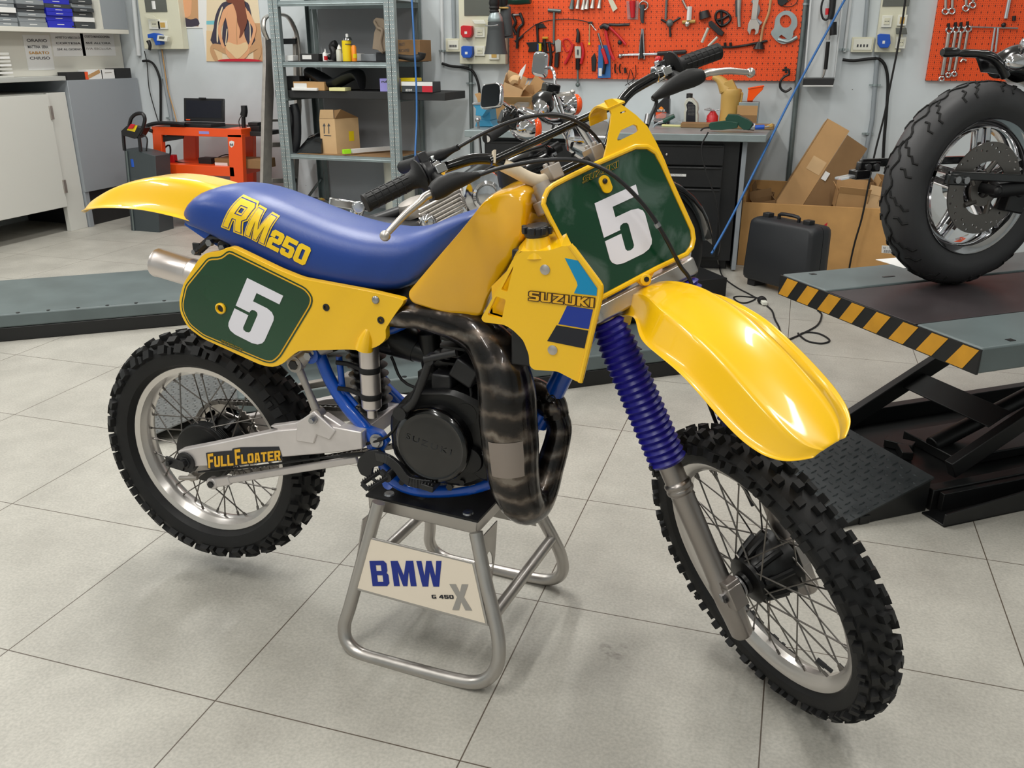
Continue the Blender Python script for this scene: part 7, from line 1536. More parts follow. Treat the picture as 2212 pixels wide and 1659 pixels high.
# step ladder between poster and shelving
la = thing('step_ladder', 'aluminium step ladder with a curved top rail leaning at the left shelving post', 'ladder'); LX = xl - .105
def lw(u, v): return wx(u, v, LX)
g = G(); g.prism([lw(u, v) for u, v in ((573, 80), (586, 95), (592, 200), (588, 300), (587, 480), (566, 480), (571, 240), (574, 140))], (-.028, 0, 0)); g.build('side_rail', M['alloy_dull'], la, bevel=.003)
g = G(); g.tube(spline([lw(u, v) for u, v in ((577, 84), (569, 62), (571, 42), (584, 33), (606, 31), (622, 37), (634, 56), (642, 80), (647, 130), (649, 168))], 4), .013, 10, sx=1.6); g.build('top_rail', M['alloy'], la, smooth=60)
for v0, v1 in ((84, 96), (258, 263), (308, 318), (386, 396)): g = G(); g.prism([lw(588, v0), lw(588, v1), lw(641, v1 - 1), lw(641, v0 - 1)], (-.06, 0, 0)); g.build('step', M['alloy_dull'] if v0 > 100 else M['black_metal'], la, bevel=.002)
g = G(); g.prism([lw(u, v) for u, v in ((638, 80), (647, 80), (652, 230), (640, 480), (630, 480), (642, 230))], (-.028, 0, 0)); g.build('side_rail', M['alloy_dull'], la, bevel=.003)
# ================================================================ WORKBENCH
BZ = .90
pfl, pfr, pbk = wz(1003, 281, BZ), wz(1656, 292, BZ), wz(1668, 267, BZ)
yB = WALLY - .01
bench = thing('workbench', 'long steel-topped workbench with black drawer cabinets under the orange tool board', 'workbench', ((pfl[0] + pfr[0]) / 2, 4.9, 0)); bo = np.array(bench.location)
g = G(); tp4 = [pfl, pfr, np.array([pfr[0] + .02, yB, BZ]), np.array([pfl[0], yB, BZ])]
g.prism([p - bo for p in tp4], (0, 0, -.045)); g.build('worktop', M['galvanised'], bench, bevel=.004)
fd_ = (pfr - pfl); fl_ = np.linalg.norm(fd_); fd_ /= fl_; BR = np.stack([fd_, np.cross((0, 0, 1), fd_), (0, 0, 1)], 1)
def bl3(t, y, z): return pfl - bo + fd_ * t + BR[:, 1] * y + np.array([0, 0, z - BZ])
tc0 = float((wz(1330, 300, BZ) - pfl) @ fd_); tc1 = float((wz(1610, 300, BZ) - pfl) @ fd_)
def cabinet(t0, t1, drawers, nm='drawer_cabinet'):
    g = G(); g.box((bl3(t0, .06, .07) + bl3(t1, .70, .85)) / 2, (t1 - t0, .60, .78), BR); g.box((bl3(t0 + .02, .10, 0) + bl3(t1 - .02, .70, .07)) / 2, (t1 - t0 - .04, .5, .07), BR); c = g.build(nm, M['cab_black'], bench, bevel=.003)
    for z0, z1, kn in drawers:
        g = G(); g.box((bl3(t0 + .02, .04, z0) + bl3(t1 - .09, .055, z1)) / 2, (t1 - t0 - .11, .018, z1 - z0), BR); d = g.build('drawer' if z1 - z0 < .3 else 'door', M['cab_black'], c, bevel=.003) if False else None
        g = G(); ce = (bl3(t0 + .02, .050, z0) + bl3(t1 - .10, .050, z1)) / 2; g.box(ce, (t1 - t0 - .12, .018, z1 - z0), BR); g.box(ce + np.array([0, 0, (z1 - z0) / 2 - .008]) - BR[:, 1] * .012, (t1 - t0 - .14, .010, .010), BR)
        d = g.build('drawer' if z1 - z0 < .3 else 'door', M['cab_black'], bench, bevel=.003)
        if kn: g = G(); g.sphere(ce - BR[:, 1] * .010 + BR[:, 0] * (t1 - t0) * kn[0] + np.array([0, 0, kn[1]]), .009, 10); g.build('lock', M['alloy'], d)
    return c
mk('cab_black', (24, 25, 27), .42, coat=.1)
cabinet(tc0, tc1, ((.70, .83, (-.05, .0)), (.56, .69, None), (.10, .55, (.30, -.02))))
cabinet(.12, tc0 - .01, ((.62, .83, None), (.40, .61, None), (.10, .39, None)))
g = G(); g.box(bl3(tc1 + .03, .30, .43), (.03, .45, .84), BR); g.build('side_leg', M['cabinet_grey'], bench, bevel=.003)
p = wy(1475, 360, 4.55) - bo; lb = bl3((tc0 + tc1) / 2 - .03, .0385, .635); g = G(); g.box(lb, (.17, .002, .016), BR); lb_ = g.build('label_strip', M['paper'], bench); txt('CHIAVI MOTO', 'lettering', M['ink'], lb_, lb + BR @ np.array([-.06, -.0012, -.004]), BR @ np.array([.12, 0, 0]), (0, 0, .008))
def on_bench(o, dz=.0012): o.location.z = BZ + dz; return o
def bt(u, v): return wz(u, v, BZ)
YI = 5.22
on_bench(pix('oil_bottle', 'black oil bottle with an orange label at the back of the bench', 'bottle', YI, [('body', 'p', [(1413, 258), (1414, 226), (1420, 215), (1434, 201), (1446, 203), (1445, 258)], .08, 'black_plastic'), ('>orange_label', 'p', (-.001, [(1417, 232), (1440, 232), (1439, 245), (1417, 245)]), .0008, 'orange_paint'), ('>shield_emblem', 'p', (-.001, [(1424, 223), (1429, 219), (1434, 223), (1434, 225), (1429, 229), (1424, 225)]), .0008, 'can_orange'), ('cap', 'l', (.02, (1440, [(202, 6), (190, 6), (189, 5), (189, .1)])), None, 'plinth_black')]))
b1 = [o for o in COL.objects if o.name.startswith('oil_bottle')][0]; ptext(b1, 'MOTOR OIL', 'lettering', 'paper', YI - .0015, (1420, 241), (1437, 241), (1420, 236), .02)
on_bench(pix('oil_bottle', 'grey oil bottle with a black text label in the middle of the bench', 'bottle', YI - .04, [('body', 'p', [(1479, 262), (1478, 232), (1481, 226), (1478, 216), (1482, 206), (1488, 202), (1496, 203), (1506, 214), (1508, 226), (1506, 235), (1508, 240), (1507, 262)], .09, 'bottle_grey'), ('>black_label', 'p', (-.001, [(1482, 258), (1483, 233), (1485, 227), (1483, 217), (1488, 209), (1495, 211), (1503, 219), (1503, 258)]), .0008, 'decal_dark'), ('>white_strip', 'p', (-.0016, [(1483, 254), (1499, 255), (1499, 259), (1483, 258)]), .0006, 'paper'), ('cap', 'l', (.02, (1489, [(203, 6), (193, 6), (192, .1)])), None, 'plinth_black')]))
b2 = [o for o in COL.objects if o.name.startswith('oil_bottle')][1]; ptext(b2, 'SYN', 'lettering', 'paper', YI - .0415, (1487, 219), (1495, 219.5), (1487, 215), .03)
for k in range(8): ptext(b2, 'lubricant oil grade', 'lettering', 'grey_ink', YI - .0415, (1486, 227 + 3.1 * k), (1500, 227.5 + 3.1 * k), (1486, 225.2 + 3.1 * k), 0)
on_bench(pix('oil_can', 'small red pump oil can with thin spout beside the grey bottle', 'oil can', YI - .02, [('body', 'l', (1537, [(265, .1), (265, 11), (244, 11), (238, 7), (232, 3.5), (230, .1)]), None, 'red_plastic'), ('>seam', 'l', (1537, [(252, 11.2), (251.5, 11.6), (250.5, 11.2)]), None, 'red_plastic'), ('lever', 't', [(1522, 229), (1533, 231), (1544, 232), (1555, 229)], 1.1, 'steel'), ('spout', 't', (.02, [(1537, 232), (1535, 227), (1527, 227)]), (1.5, .8), 'steel')]))
on_bench(pix('oil_jug', 'translucent tan measuring jug with slanted spout and handle', 'jug', YI - .06, [('body', 'l', (1572, [(266, .1), (266, 19), (230, 17.5), (200, 18.5), (188, 20), (184, 18)]), None, 'jug_plastic'), ('spout', 't', (.06, [(1570, 186), (1562, 172), (1553, 163), (1540, 158)]), (14, 4), 'jug_plastic'), ('rim', 'p', (.02, [(1556, 190), (1566, 168), (1582, 163), (1594, 186), (1590, 196)]), .06, 'jug_plastic'), ('handle', 't', (.06, [(1592, 194), (1603, 193), (1603, 200), (1598, 225), (1594, 233), (1588, 232)]), 2.2, 'jug_plastic')]))
tin_ = on_bench(pix('metal_tin', 'taped brown tin with the orange funnel in its top, at the bench right end', 'tin', YI - .05, [('body', 'x', (1592, 215, 1640, 268), .16, 'galvanised'), ('>tape_band', 'x', (-.001, (1592, 222, 1638, 242)), .001, 'cardboard'), ('>label_band', 'x', (-.001, (1592, 243, 1636, 267)), .001, 'cardboard_dark')]))
zt_ = float(max((v.co.z for c in tin_.children for v in c.data.vertices))) + tin_.location.z
fu = pix('funnel', 'orange plastic funnel tilted in the top of the taped tin', 'funnel', YI + .0, [('cone', 'p', [(1614, 214), (1617, 188), (1632, 186), (1650, 182), (1648, 190), (1632, 206), (1626, 214)], .06, 'orange_lens'), ('stem', 'l', (.02, (1620, [(216, .1), (216, 5), (210, 6), (210, .1)])), None, 'orange_lens'), ('rim', 't', [(1616, 188), (1632, 185), (1651, 182)], 1.6, 'orange_lens')]); fu.location.z = zt_ + .001
YH = 4.72
on_bench(pix('heat_gun', 'dark green heat gun lying at the bench front edge', 'heat gun', YH, [('body', 'p', [(1566, 262), (1572, 252), (1594, 253), (1616, 264), (1626, 272), (1618, 286), (1606, 286), (1594, 276), (1570, 272)], .07, 'tool_green'), ('barrel', 'p', (.005, [(1604, 262), (1622, 268), (1628, 274), (1618, 287), (1604, 285), (1594, 272)]), .06, 'black_plastic'), ('nozzle', 't', (.035, [(1614, 277), (1630, 279)]), 7.5, 'steel'), ('grip', 'p', (-.01, [(1530, 276), (1534, 270), (1566, 266), (1594, 270), (1592, 282), (1560, 286), (1534, 286)]), .045, 'tool_green'), ('cord', 't', [(1534, 280), (1520, 282), (1513, 288)], 1.5, 'rubber')]))
on_bench(pix('screwdriver', 'screwdriver with a blue handle in front of the heat gun nozzle', 'screwdriver', YH + .02, [('handle', 't', [(1631, 278), (1651, 277)], 4.2, 'blue_plastic'), ('shaft', 't', [(1651, 277), (1662, 276)], 1.4, 'steel'), ('wrapper', 'p', [(1655, 275), (1668, 269), (1670, 276), (1660, 280)], .03, 'jug_plastic')]), .02)
on_bench(pix('wood_strip', 'brown wood strip lying behind the heat gun', 'board', YI - .22, [('strip', 'x', (1470, 269, 1672, 274), .12, 'cardboard_dark')]))
on_bench(pix('plastic_bag', 'clear crumpled plastic bag before the black oil bottle', 'bag', YI - .12, [('film', 'p', [(1410, 264), (1416, 252), (1428, 247), (1440, 250), (1448, 252), (1446, 262), (1430, 268)], .10, 'clear_film'), ('film', 'p', (-.04, [(1450, 276), (1462, 264), (1475, 262), (1470, 274)]), .06, 'clear_film')]))
on_bench(pix('air_gun', 'dark air blow gun with grey hose lying on the bench', 'air gun', 4.85, [('body', 't', [(1432, 274), (1444, 268), (1456, 262)], (5, 4), 'tool_green'), ('coupling', 't', [(1422, 277), (1432, 274)], 3, 'steel'), ('hose', 't', [(1422, 277), (1414, 282), (1411, 287)], 1.8, 'pipe_grey')]), .006)
on_bench(pix('plastic_strip', 'pale green plastic strip behind the air gun', 'strip', 5.05, [('strip', 'x', (1430, 254, 1478, 257), .03, 'pale_yellow')]))
on_bench(pix('parts_bag', 'small clear parts bag left of the yellow plate bracket', 'bag', 4.95, [('film', 'x', (1286, 262, 1316, 270), .10, 'clear_film')]))
# vise at the left end
vc = bt(1042, 268)
vi = pix('bench_vise', 'blue bench vise at the left end of the workbench', 'vise', 4.62, [('base', 'p', [(1030, 262), (1058, 262), (1066, 276), (1026, 276)], .16, 'vise_blue'), ('fixed_jaw', 'p', [(1034, 236), (1038, 228), (1056, 228), (1060, 262), (1040, 262)], .14, 'vise_blue'), ('moving_jaw', 'p', (-.10, [(1020, 228), (1052, 226), (1054, 236), (1042, 254), (1027, 252), (1028, 238)]), .10, 'vise_blue'), ('>jaw_plate', 'p', (-.105, [(1020, 225), (1053, 224), (1053, 229), (1020, 230)]), .20, 'steel'), ('handle', 't', (-.13, [(1032, 262), (1036, 300), (1039, 335)]), 2.6, 'steel'), ('screw', 's', (-.13, (1032, 262, 5)), 0, 'steel')]); on_bench(vi)
zv = [c for c in vi.children]; 
mn = min(v.co.z for c in vi.children if c.name.startswith('base') for v in c.data.vertices); vi.location.z = BZ + .001 - mn
YC = 5.0
def ct(name, label, c, sz_, R, mat, flaps): return carton(label, name, c, sz_, R, M[mat], flaps, group='cartons at the left end of the workbench')
c1_ = wy(1105, 245, YC); ct('carton', 'large open carton lying under the tilted carton on the bench', np.array([c1_[0], YC, BZ + .002]), (.30, .22, .14), (0, 0, .25), 'cardboard', [('l', .5, .10), ('f', .9, .08), ('b', .1, .12)])
ct('carton', 'tilted carton with flaps open on top of the bench cartons', wy(1094, 214, YC) + np.array([0, 0, -.04]), (.15, .12, .15), (.12, .38, .30), 'cardboard_pale', [('b', .1, .07), ('r', .3, .06), ('l', .1, .05)])
ct('carton', 'dark open carton behind the mirror stalk on the bench', wy(1124, 218, YC + .12) + np.array([0, 0, -.06]), (.16, .14, .15), (-.2, .5, -.4), 'cardboard', [('r', .4, .10), ('b', .1, .10)])
pix('carton_scrap', 'folded carton flap standing left of the mirror', 'cardboard', YC + .02, [('flap', 'p', [(1025, 203), (1036, 200), (1046, 210), (1050, 252), (1040, 252), (1030, 212)], .004, 'cardboard')])
pix('paper_wrapper', 'crumpled white paper sticking up from the tilted carton', 'paper', YC - .02, [('sheet', 'p', [(1118, 168), (1124, 152), (1136, 138), (1133, 152), (1128, 164), (1126, 172)], .012, 'paper'), ('roll', 't', [(1104, 178), (1112, 172), (1122, 174)], 9, 'cardboard_pale')])
pix('plastic_bag', 'pale plastic bag tucked under the bench cartons', 'bag', YC - .14, [('film', 'p', [(1109, 227), (1118, 220), (1140, 221), (1139, 232), (1118, 234)], .05, 'clear_film')])
pix('jug_stopper', 'dark blue bottle behind the bench cartons', 'bottle', 5.2, [('body', 'l', (1153, [(215, .1), (215, 8), (196, 7), (190, 5), (187, 6), (187, .1)]), None, 'case_black')])

# ================================================================ TOOL BOARDS
def board(u0, u1, vb, label, name='pegboard'):
    a, b = wy(u0, vb, WALLY - .03), wy(u1, vb, WALLY - .03); z1 = 2.25
    o = thing(name, label, 'tool board', (a[0], WALLY - .03, a[2])); W_ = b[0] - a[0]; H_ = z1 - a[2]
    g = G(); g.lohi((0, 0, 0), (W_, .006, H_)); g.build('panel', M['orange_board'], o); 
    g = G(); g.lohi((0, .0065, 0), (.012, .028, H_)); g.lohi((W_ - .012, .0065, 0), (W_, .028, H_)); g.lohi((0, .0065, 0), (W_, .028, .012)); g.build('edge', M['orange_paint'], o)
    return o
board(1100, 1718, 168.5, 'large orange perforated tool board above the workbench'); board(1999, 2330, 174, 'orange perforated tool board at the right photo edge with ring spanners')
YT = WALLY - .045
def tool(name, label, cat, parts, y=YT, group=None): return pix(name, label, cat, y, parts, group)
BK, ST_, RD = 'black_metal', 'steel', 'red_plastic'
tool('pipe_clamp', 'black two-arm puller hanging at the left of the tool board', 'puller', [('arm', 't', [(1106, 30), (1114, 48), (1109, 60), (1115, 75)], 3, BK), ('arm', 't', [(1123, 28), (1130, 50), (1120, 64), (1117, 105)], 3, BK), ('screw', 't', [(1104, 33), (1124, 32)], 2.5, ST_)])
tool('t_wrench', 'grey T-handle wrench left of centre on the tool board', 'wrench', [('bar', 't', [(1184, 22), (1212, 24)], 3.2, 'galv_dark'), ('shaft', 't', [(1197, 24), (1196, 95)], 2.2, 'galv_dark')])
tool('hacksaw', 'thin coping saw with arched blade and dark handle on the tool board', 'saw', [('frame', 't', [(1113, 90), (1135, 70), (1160, 52), (1195, 43), (1240, 42), (1275, 50), (1287, 65)], .9, BK), ('handle', 't', [(1113, 90), (1130, 77)], 2.5, BK), ('tip', 't', [(1276, 51), (1288, 66)], 1, 'paper')])
tool('bar_clamp', 'black quick clamp with yellow pad on the tool board', 'clamp', [('bar', 't', [(1160, 52), (1162, 95)], 2.5, BK), ('jaw', 'p', [(1155, 52), (1172, 50), (1180, 60), (1160, 62)], .02, BK), ('grip', 'p', [(1136, 92), (1160, 90), (1172, 92), (1170, 112), (1140, 112), (1143, 102)], .03, 'black_plastic'), ('pad', 't', [(1166, 94), (1166, 110)], 4, 'can_yellow'), ('>band', 't', (-.012, [(1162, 95), (1162, 109)]), 2, 'decal_blue'), ('knob', 't', [(1172, 82), (1184, 82)], 2.5, 'hazard_yellow')])
tool('chain_tool', 'tangle of dark tools hanging between clamp and tape measure', 'tool', [('strap', 't', [(1175, 85), (1178, 110), (1170, 145)], 3.5, BK), ('strap', 't', [(1186, 90), (1190, 120), (1188, 145)], 3, BK), ('loop', 'r', [(1172, 92), (1196, 96), (1196, 112), (1176, 110)], 1.2, BK)])
tool('tape_measure', 'silver tape measure with a black strap on the tool board', 'tape measure', [('case', 'p', [(1198, 88), (1206, 84), (1212, 88), (1212, 112), (1200, 115)], .03, 'alloy'), ('strap', 't', [(1204, 115), (1202, 145)], 5, BK)])
tool('pliers', 'red-handled pliers with grey body hanging by the tape measure', 'pliers', [('handle', 't', [(1238, 95), (1230, 120), (1220, 138)], 3, RD), ('jaw', 't', [(1246, 62), (1249, 72), (1248, 92)], (2, 4.5), BK), ('handle', 't', [(1256, 92), (1260, 115), (1255, 138)], 3, RD), ('cable_loop', 'r', [(1216, 90), (1226, 84), (1236, 100), (1224, 112)], 1.4, RD)])
tool('rivet_gun', 'grey and black riveter with a long plunger below the board edge', 'riveter', [('body', 'p', [(1241, 100), (1255, 100), (1255, 126), (1242, 126)], .03, 'bottle_grey'), ('>slot', 't', (-.006, [(1248, 107), (1248, 118)]), 1.5, 'ink'), ('grip', 't', [(1248, 127), (1248, 150)], 4.5, BK), ('plunger', 't', [(1248, 138), (1248, 178)], 2, 'galv_dark'), ('tip', 's', (1248, 183, 4.5), 0, 'galv_dark')])
tool('feeler_gauge', 'small black hex-key holder left of the blue blister card', 'hex key set', [('body', 'p', [(1277, 124), (1284, 114), (1288, 128), (1286, 154), (1278, 154)], .015, BK)])
tool('thin_screwdriver', 'thin screwdriver with brown shaft and yellow tip on the tool board', 'screwdriver', [('shaft', 't', [(1274, 52), (1273, 92)], 1.4, 'photo_tan'), ('tip', 't', [(1273, 92), (1273, 97)], 2, 'can_yellow'), ('bar', 't', [(1270, 49), (1280, 49)], 2, BK)])
bc = tool('blister_card', 'blue blister card with a barcode hanging behind the red snips', 'package', [('card', 'p', [(1293, 97), (1318, 98), (1319, 168), (1291, 169)], .003, 'hose_blue'), ('>barcode_area', 'p', (-.001, [(1293, 147), (1300, 147), (1300, 164), (1293, 164)]), .001, 'paper'), ('tool_inside', 't', (-.012, [(1304, 110), (1306, 140), (1303, 160)]), 3, BK)])
tool('snips', 'steel snips with red handles over the blue blister card', 'snips', [('blade', 't', [(1292, 72), (1302, 105)], 2.2, ST_), ('handle', 't', [(1301, 105), (1309, 130), (1310, 138)], 3.8, RD), ('handle', 't', [(1312, 85), (1318, 110), (1327, 130)], 3, RD)], YT - .02)
tool('crimper', 'black crimping pliers with splayed red handles', 'pliers', [('head', 't', [(1296, 60), (1305, 56), (1315, 60)], (3, 7), BK), ('handle', 't', [(1308, 66), (1313, 90), (1320, 118)], 3, RD), ('handle', 't', [(1316, 58), (1336, 78), (1352, 97)], 2.6, RD), ('shank', 't', [(1315, 53), (1336, 54), (1360, 53)], 2.8, BK), ('knob', 's', (1339, 92, 4.5), 0, BK)], YT - .015)
tool('caliper', 'long V-shaped black and steel caliper in the middle of the board', 'caliper', [('leg', 't', [(1387, 62), (1380, 128)], 1.8, ST_), ('leg', 't', [(1389, 62), (1392, 128)], 1.8, ST_), ('handle', 't', [(1386, 70), (1386, 126)], (1.5, 5), BK)])
tool('torque_wrench', 'chrome torque wrench lying horizontally on the board hooks', 'torque wrench', [('shaft', 't', [(1338, 119), (1420, 116)], 2.6, 'chrome'), ('handle', 't', [(1420, 116), (1482, 112)], 4.2, 'black_plastic'), ('>ring', 't', [(1452, 114), (1453, 114)], 4.5, RD), ('head', 's', (1340, 121, 4.5), 0, ST_)])
tool('hook_tool', 'pair of small black hooks below the torque wrench', 'hooks', [('hook', 't', [(1329, 138), (1328, 150), (1330, 158)], 1.4, BK), ('hook', 't', [(1340, 138), (1338, 148), (1340, 158)], 1.4, BK), ('knob', 't', [(1350, 146), (1351, 158)], 2.6, BK)])
tool('wire_loop', 'thin wire loops hanging under the board edge behind the handlebar', 'wire', [('wire', 'r', [(1362, 150), (1368, 168), (1364, 186), (1356, 178), (1358, 166)], .7, BK), ('wire', 't', [(1373, 140), (1372, 168), (1350, 185)], .7, BK)])
for k, (u, v) in enumerate(((1237, 4), (1250, 3), (1262, 5), (1270, 4), (1282, 2), (1297, 2))):
    tool('socket_bit', 'steel socket bit, number %s from the left in the hanging row' % ['one', 'two', 'three', 'four', 'five', 'six'][k], 'socket', [('body', 't', [(u, v - 6), (u - 2, v + 8), (u - 3, v + 16)], (3, 5), 'alloy' if k else 'galv_dark')], group='socket bits in a row at the top of the tool board')
tool('comb_tool', 'pale slotted gauge hanging at the top of the board', 'gauge', [('body', 'p', [(1312, -4), (1322, -4), (1334, 18), (1324, 26)], .006, 'cream_plastic')])
tool('utility_knife', 'red knife in a clear sleeve hanging beside the grey wrench', 'knife', [('handle', 't', [(1366, 2), (1367, 38)], (6, 4), RD), ('sleeve', 'p', (.006, [(1353, 2), (1380, 2), (1378, 42), (1355, 42)]), .004, 'clear_film')])
tool('cam_strap', 'grey strap wrench with silver ring on the board', 'strap wrench', [('ring', 'r', [(1382, 8), (1390, 2), (1399, 8), (1398, 18), (1388, 22), (1382, 16)], 1.6, 'alloy'), ('strap', 't', [(1388, 10), (1387, 42), (1390, 50)], (5, 2), 'grey_metal_dark')])
tool('hook_puller', 'grey puller with three dark arms on the board', 'puller', [('arm', 't', [(1440, 0), (1438, 42)], 2.2, 'galv_dark'), ('hub', 's', (1447, 50, 7), 0, 'galv_dark'), ('arm', 't', [(1428, 42), (1447, 50), (1470, 38)], 2, BK), ('tip', 't', [(1447, 58), (1448, 80)], 2, BK)])
tool('steel_tube_tool', 'white tube tool with brass flange on the board', 'tool', [('tube', 't', [(1490, 14), (1488, 44)], 4.5, 'paper'), ('flange', 't', [(1474, 48), (1502, 46)], 3.2, 'jug_plastic'), ('arm', 't', [(1474, 0), (1484, 20)], 2.4, 'alloy'), ('base', 's', (1485, 52, 6), 0, 'alloy')])
tool('suction_cup', 'round black suction cup hanging left of the oil-filter cage', 'suction cup', [('cup', 't', [(1520, 24), (1523, 40)], (9, 11), BK)])
tool('filter_wrench', 'dark cage-shaped filter wrench on the board', 'filter wrench', [('ring', 'r', [(1549, 26), (1562, 24), (1576, 34), (1576, 46), (1558, 56), (1546, 40)], 2.4, BK), ('spider', 't', [(1548, 44), (1562, 40), (1574, 32)], 2.4, BK), ('spider', 't', [(1558, 26), (1560, 56)], 2.4, BK)])
tool('bar_puller', 'pale locking pliers with a thick black head above the grip', 'pliers', [('head', 'p', [(1530, 48), (1536, 44), (1564, 70), (1560, 78), (1552, 76), (1531, 56)], .05, 'black_plastic'), ('handle', 't', [(1530, 60), (1516, 92)], 2.6, 'bottle_grey'), ('handle', 't', [(1550, 80), (1530, 100)], 2.4, 'bottle_grey'), ('lower_handle', 't', [(1537, 112), (1516, 134)], 2.2, 'bottle_grey'), ('tip', 't', [(1513, 136), (1501, 147)], 4.5, 'black_plastic')], YT - .04)
tool('aviation_snips', 'grey closed snips hanging left of the big spanner', 'snips', [('blade', 't', [(1597, 0), (1596, 30), (1597, 58)], (5, 3.5), 'alloy'), ('handle', 't', [(1592, 0), (1593, 36)], 3.5, 'grey_metal_dark')])
tool('open_spanner', 'large white-steel open-end spanner hanging jaw down', 'spanner', [('shank', 'p', [(1628, -6), (1640, -6), (1634, 42), (1622, 42)], .008, 'alloy'), ('jaw', 'p', [(1621, 42), (1634, 42), (1641, 54), (1638, 72), (1630, 76), (1632, 66), (1629, 62), (1623, 64), (1620, 76), (1614, 66), (1616, 52)], .010, 'alloy')], YT - .02)
tool('grey_pliers', 'grey pliers behind the large open-end spanner', 'pliers', [('body', 't', [(1626, 0), (1638, 20), (1632, 40), (1644, 52)], 4, 'cabinet_grey'), ('tip', 't', [(1622, 50), (1618, 56)], 3, BK)])
tool('curved_lever', 'dark curved lever resting on three board hooks', 'lever', [('bar', 't', [(1552, 101), (1580, 102), (1610, 98), (1640, 92), (1658, 88)], 2.2, BK), ('cup', 't', [(1641, 90), (1639, 106)], (5, 11), BK), ('hook', 't', [(1566, 92), (1567, 104)], 2.4, BK), ('hook', 't', [(1578, 92), (1579, 104)], 2.4, BK)])
dn_ = tool('brake_hub_ring', 'grey slotted hub ring plate with a curved tongue at the board right', 'ring plate', [('tongue', 't', [(1680, 86), (1702, 90), (1722, 80)], 3.4, 'galvanised')])
o_ = np.array(dn_.location); out_ = [(1672, 60), (1676, 38), (1690, 25), (1706, 24), (1720, 36), (1722, 55), (1714, 68), (1712, 80), (1698, 94), (1682, 92), (1668, 78), (1666, 68)]
inn = [(1697 + 12.5 * math.cos(t * PI / 10), 46 - 14 * math.sin(t * PI / 10)) for t in range(20)]; sl_ = [(1680 + 2, 80), (1688, 75), (1700, 84), (1690, 84)]
q3 = lambda l: [tuple((wy(u, v, YT - .004) - o_)[[0, 2]]) for u, v in l]
g = G(); yq = YT - .004 - o_[1]; g.plate([[tuple(p) for p in np.array(spline([(*p, 0) for p in q3(out_)], 3, True))[:, :2]], q3(inn)[::-1], q3(sl_)], lambda u, v, d: np.array([u, yq - d, v]), 0, .004); g.build('plate', M['galvanised'], dn_, smooth=0)
tool('s_hook', 'black S-shaped hook hanging at the lower right board corner', 'hook', [('hook', 't', [(1690, 152), (1702, 150), (1704, 160), (1694, 166), (1686, 176), (1686, 190), (1697, 198), (1710, 190)], 2.2, BK), ('peg', 't', [(1697, 144), (1698, 158)], 2.2, BK)], YT - .03)
tool('power_lead', 'dark flat lead hanging beside the hub ring plate', 'lead', [('lead', 't', [(1665, 0), (1660, 30), (1648, 60), (1643, 92)], 2.4, 'photo_tan')])
tool('black_pad', 'black rubber pad at the top right of the tool board', 'pad', [('pad', 'p', [(1679, -6), (1704, -6), (1700, 6), (1688, 14), (1680, 8)], .03, BK), ('cable', 'r', [(1690, 12), (1710, 14), (1722, 4), (1720, -6)], .8, BK)])
tool('green_cylinder', 'dark green cylinder hanging above the left board corner', 'cylinder', [('body', 't', [(1096, 0), (1118, 1), (1146, -1)], 8, 'tool_green')], YT - .06)
# spanners on the right board
for k, (u0, v0, u1, v1, r) in enumerate(((2050, 66, 2034, 170, 3.6), (2065, 64, 2048, 162, 3.0), (2077, 64, 2061, 160, 2.8), (2091, 62, 2080, 128, 2.6))):
    c = [(u0 + 6.5 * math.cos(t * PI / 4), v0 + 6 * math.sin(t * PI / 4)) for t in range(8)]
    parts = [('ring', 'r', c, 1.8, 'chrome'), ('shank', 't', [(u0 - 1, v0 + 7), (u1 + 1, v1 - 8)], r, 'alloy'), ('hook', 't', (.0, [(u0 - 1, v0 - 16), (u0 - 1, v0 - 2)]), 2.4, 'black_plastic')]
    parts.append(('ring', 'r', [(u1 + 5 * math.cos(t * PI / 4), v1 + 4.5 * math.sin(t * PI / 4)) for t in range(8)], 1.8, 'chrome') if k < 3 else ('jaw', 't', [(u1 - 5, v1 + 6), (u1, v1), (u1 + 7, v1 + 3)], 2.2, 'alloy'))
    tool('ring_spanner', ['longest ring spanner, leftmost in the hanging row of four', 'second ring spanner from the left in the hanging row', 'third ring spanner from the left in the hanging row', 'short open-jaw spanner, rightmost in the hanging row of four'][k], 'spanner', parts, group='spanners in a row on the right tool board')
for k, (u, v, du) in enumerate(((2042, 25, 1), (2056, 24, 2), (2086, 18, 2), (2101, 11, 2))):
    tool('ring_spanner', ['upper-row spanner ending in a ring, leftmost at the top edge', 'upper-row spanner, second at the top edge', 'upper-row spanner, third at the top edge', 'upper-row spanner, last at the top edge'][k], 'spanner', [('ring', 'r', [(u + 6.5 * math.cos(t * PI / 4), v + 6 * math.sin(t * PI / 4)) for t in range(8)], 1.7, 'chrome'), ('shank', 't', [(u + du * .3, v - 7), (u + du, v - 40)], 2.6, 'alloy')], group='upper row of spanners on the right tool board')
tool('t_bar', 'chrome T-bar with twin shafts hanging on the right board', 'wrench', [('bar', 't', [(2094, 58), (2199, 61)], 1.5, 'chrome'), ('shaft', 't', [(2149, 60), (2141, 112)], 2, 'chrome'), ('shaft', 't', [(2156, 60), (2150, 112)], 2, 'chrome')])
tool('ratchet', 'chrome ratchet hanging upright on the right board', 'ratchet', [('handle', 't', [(2182, -10), (2172, 40)], 3.4, 'chrome'), ('head', 's', (2168, 54, 4), 0, BK)])
tool('board_hook', 'single empty black hook on the right board', 'hook', [('peg', 't', [(2191, 34), (2190, 45)], 3, 'black_plastic')])

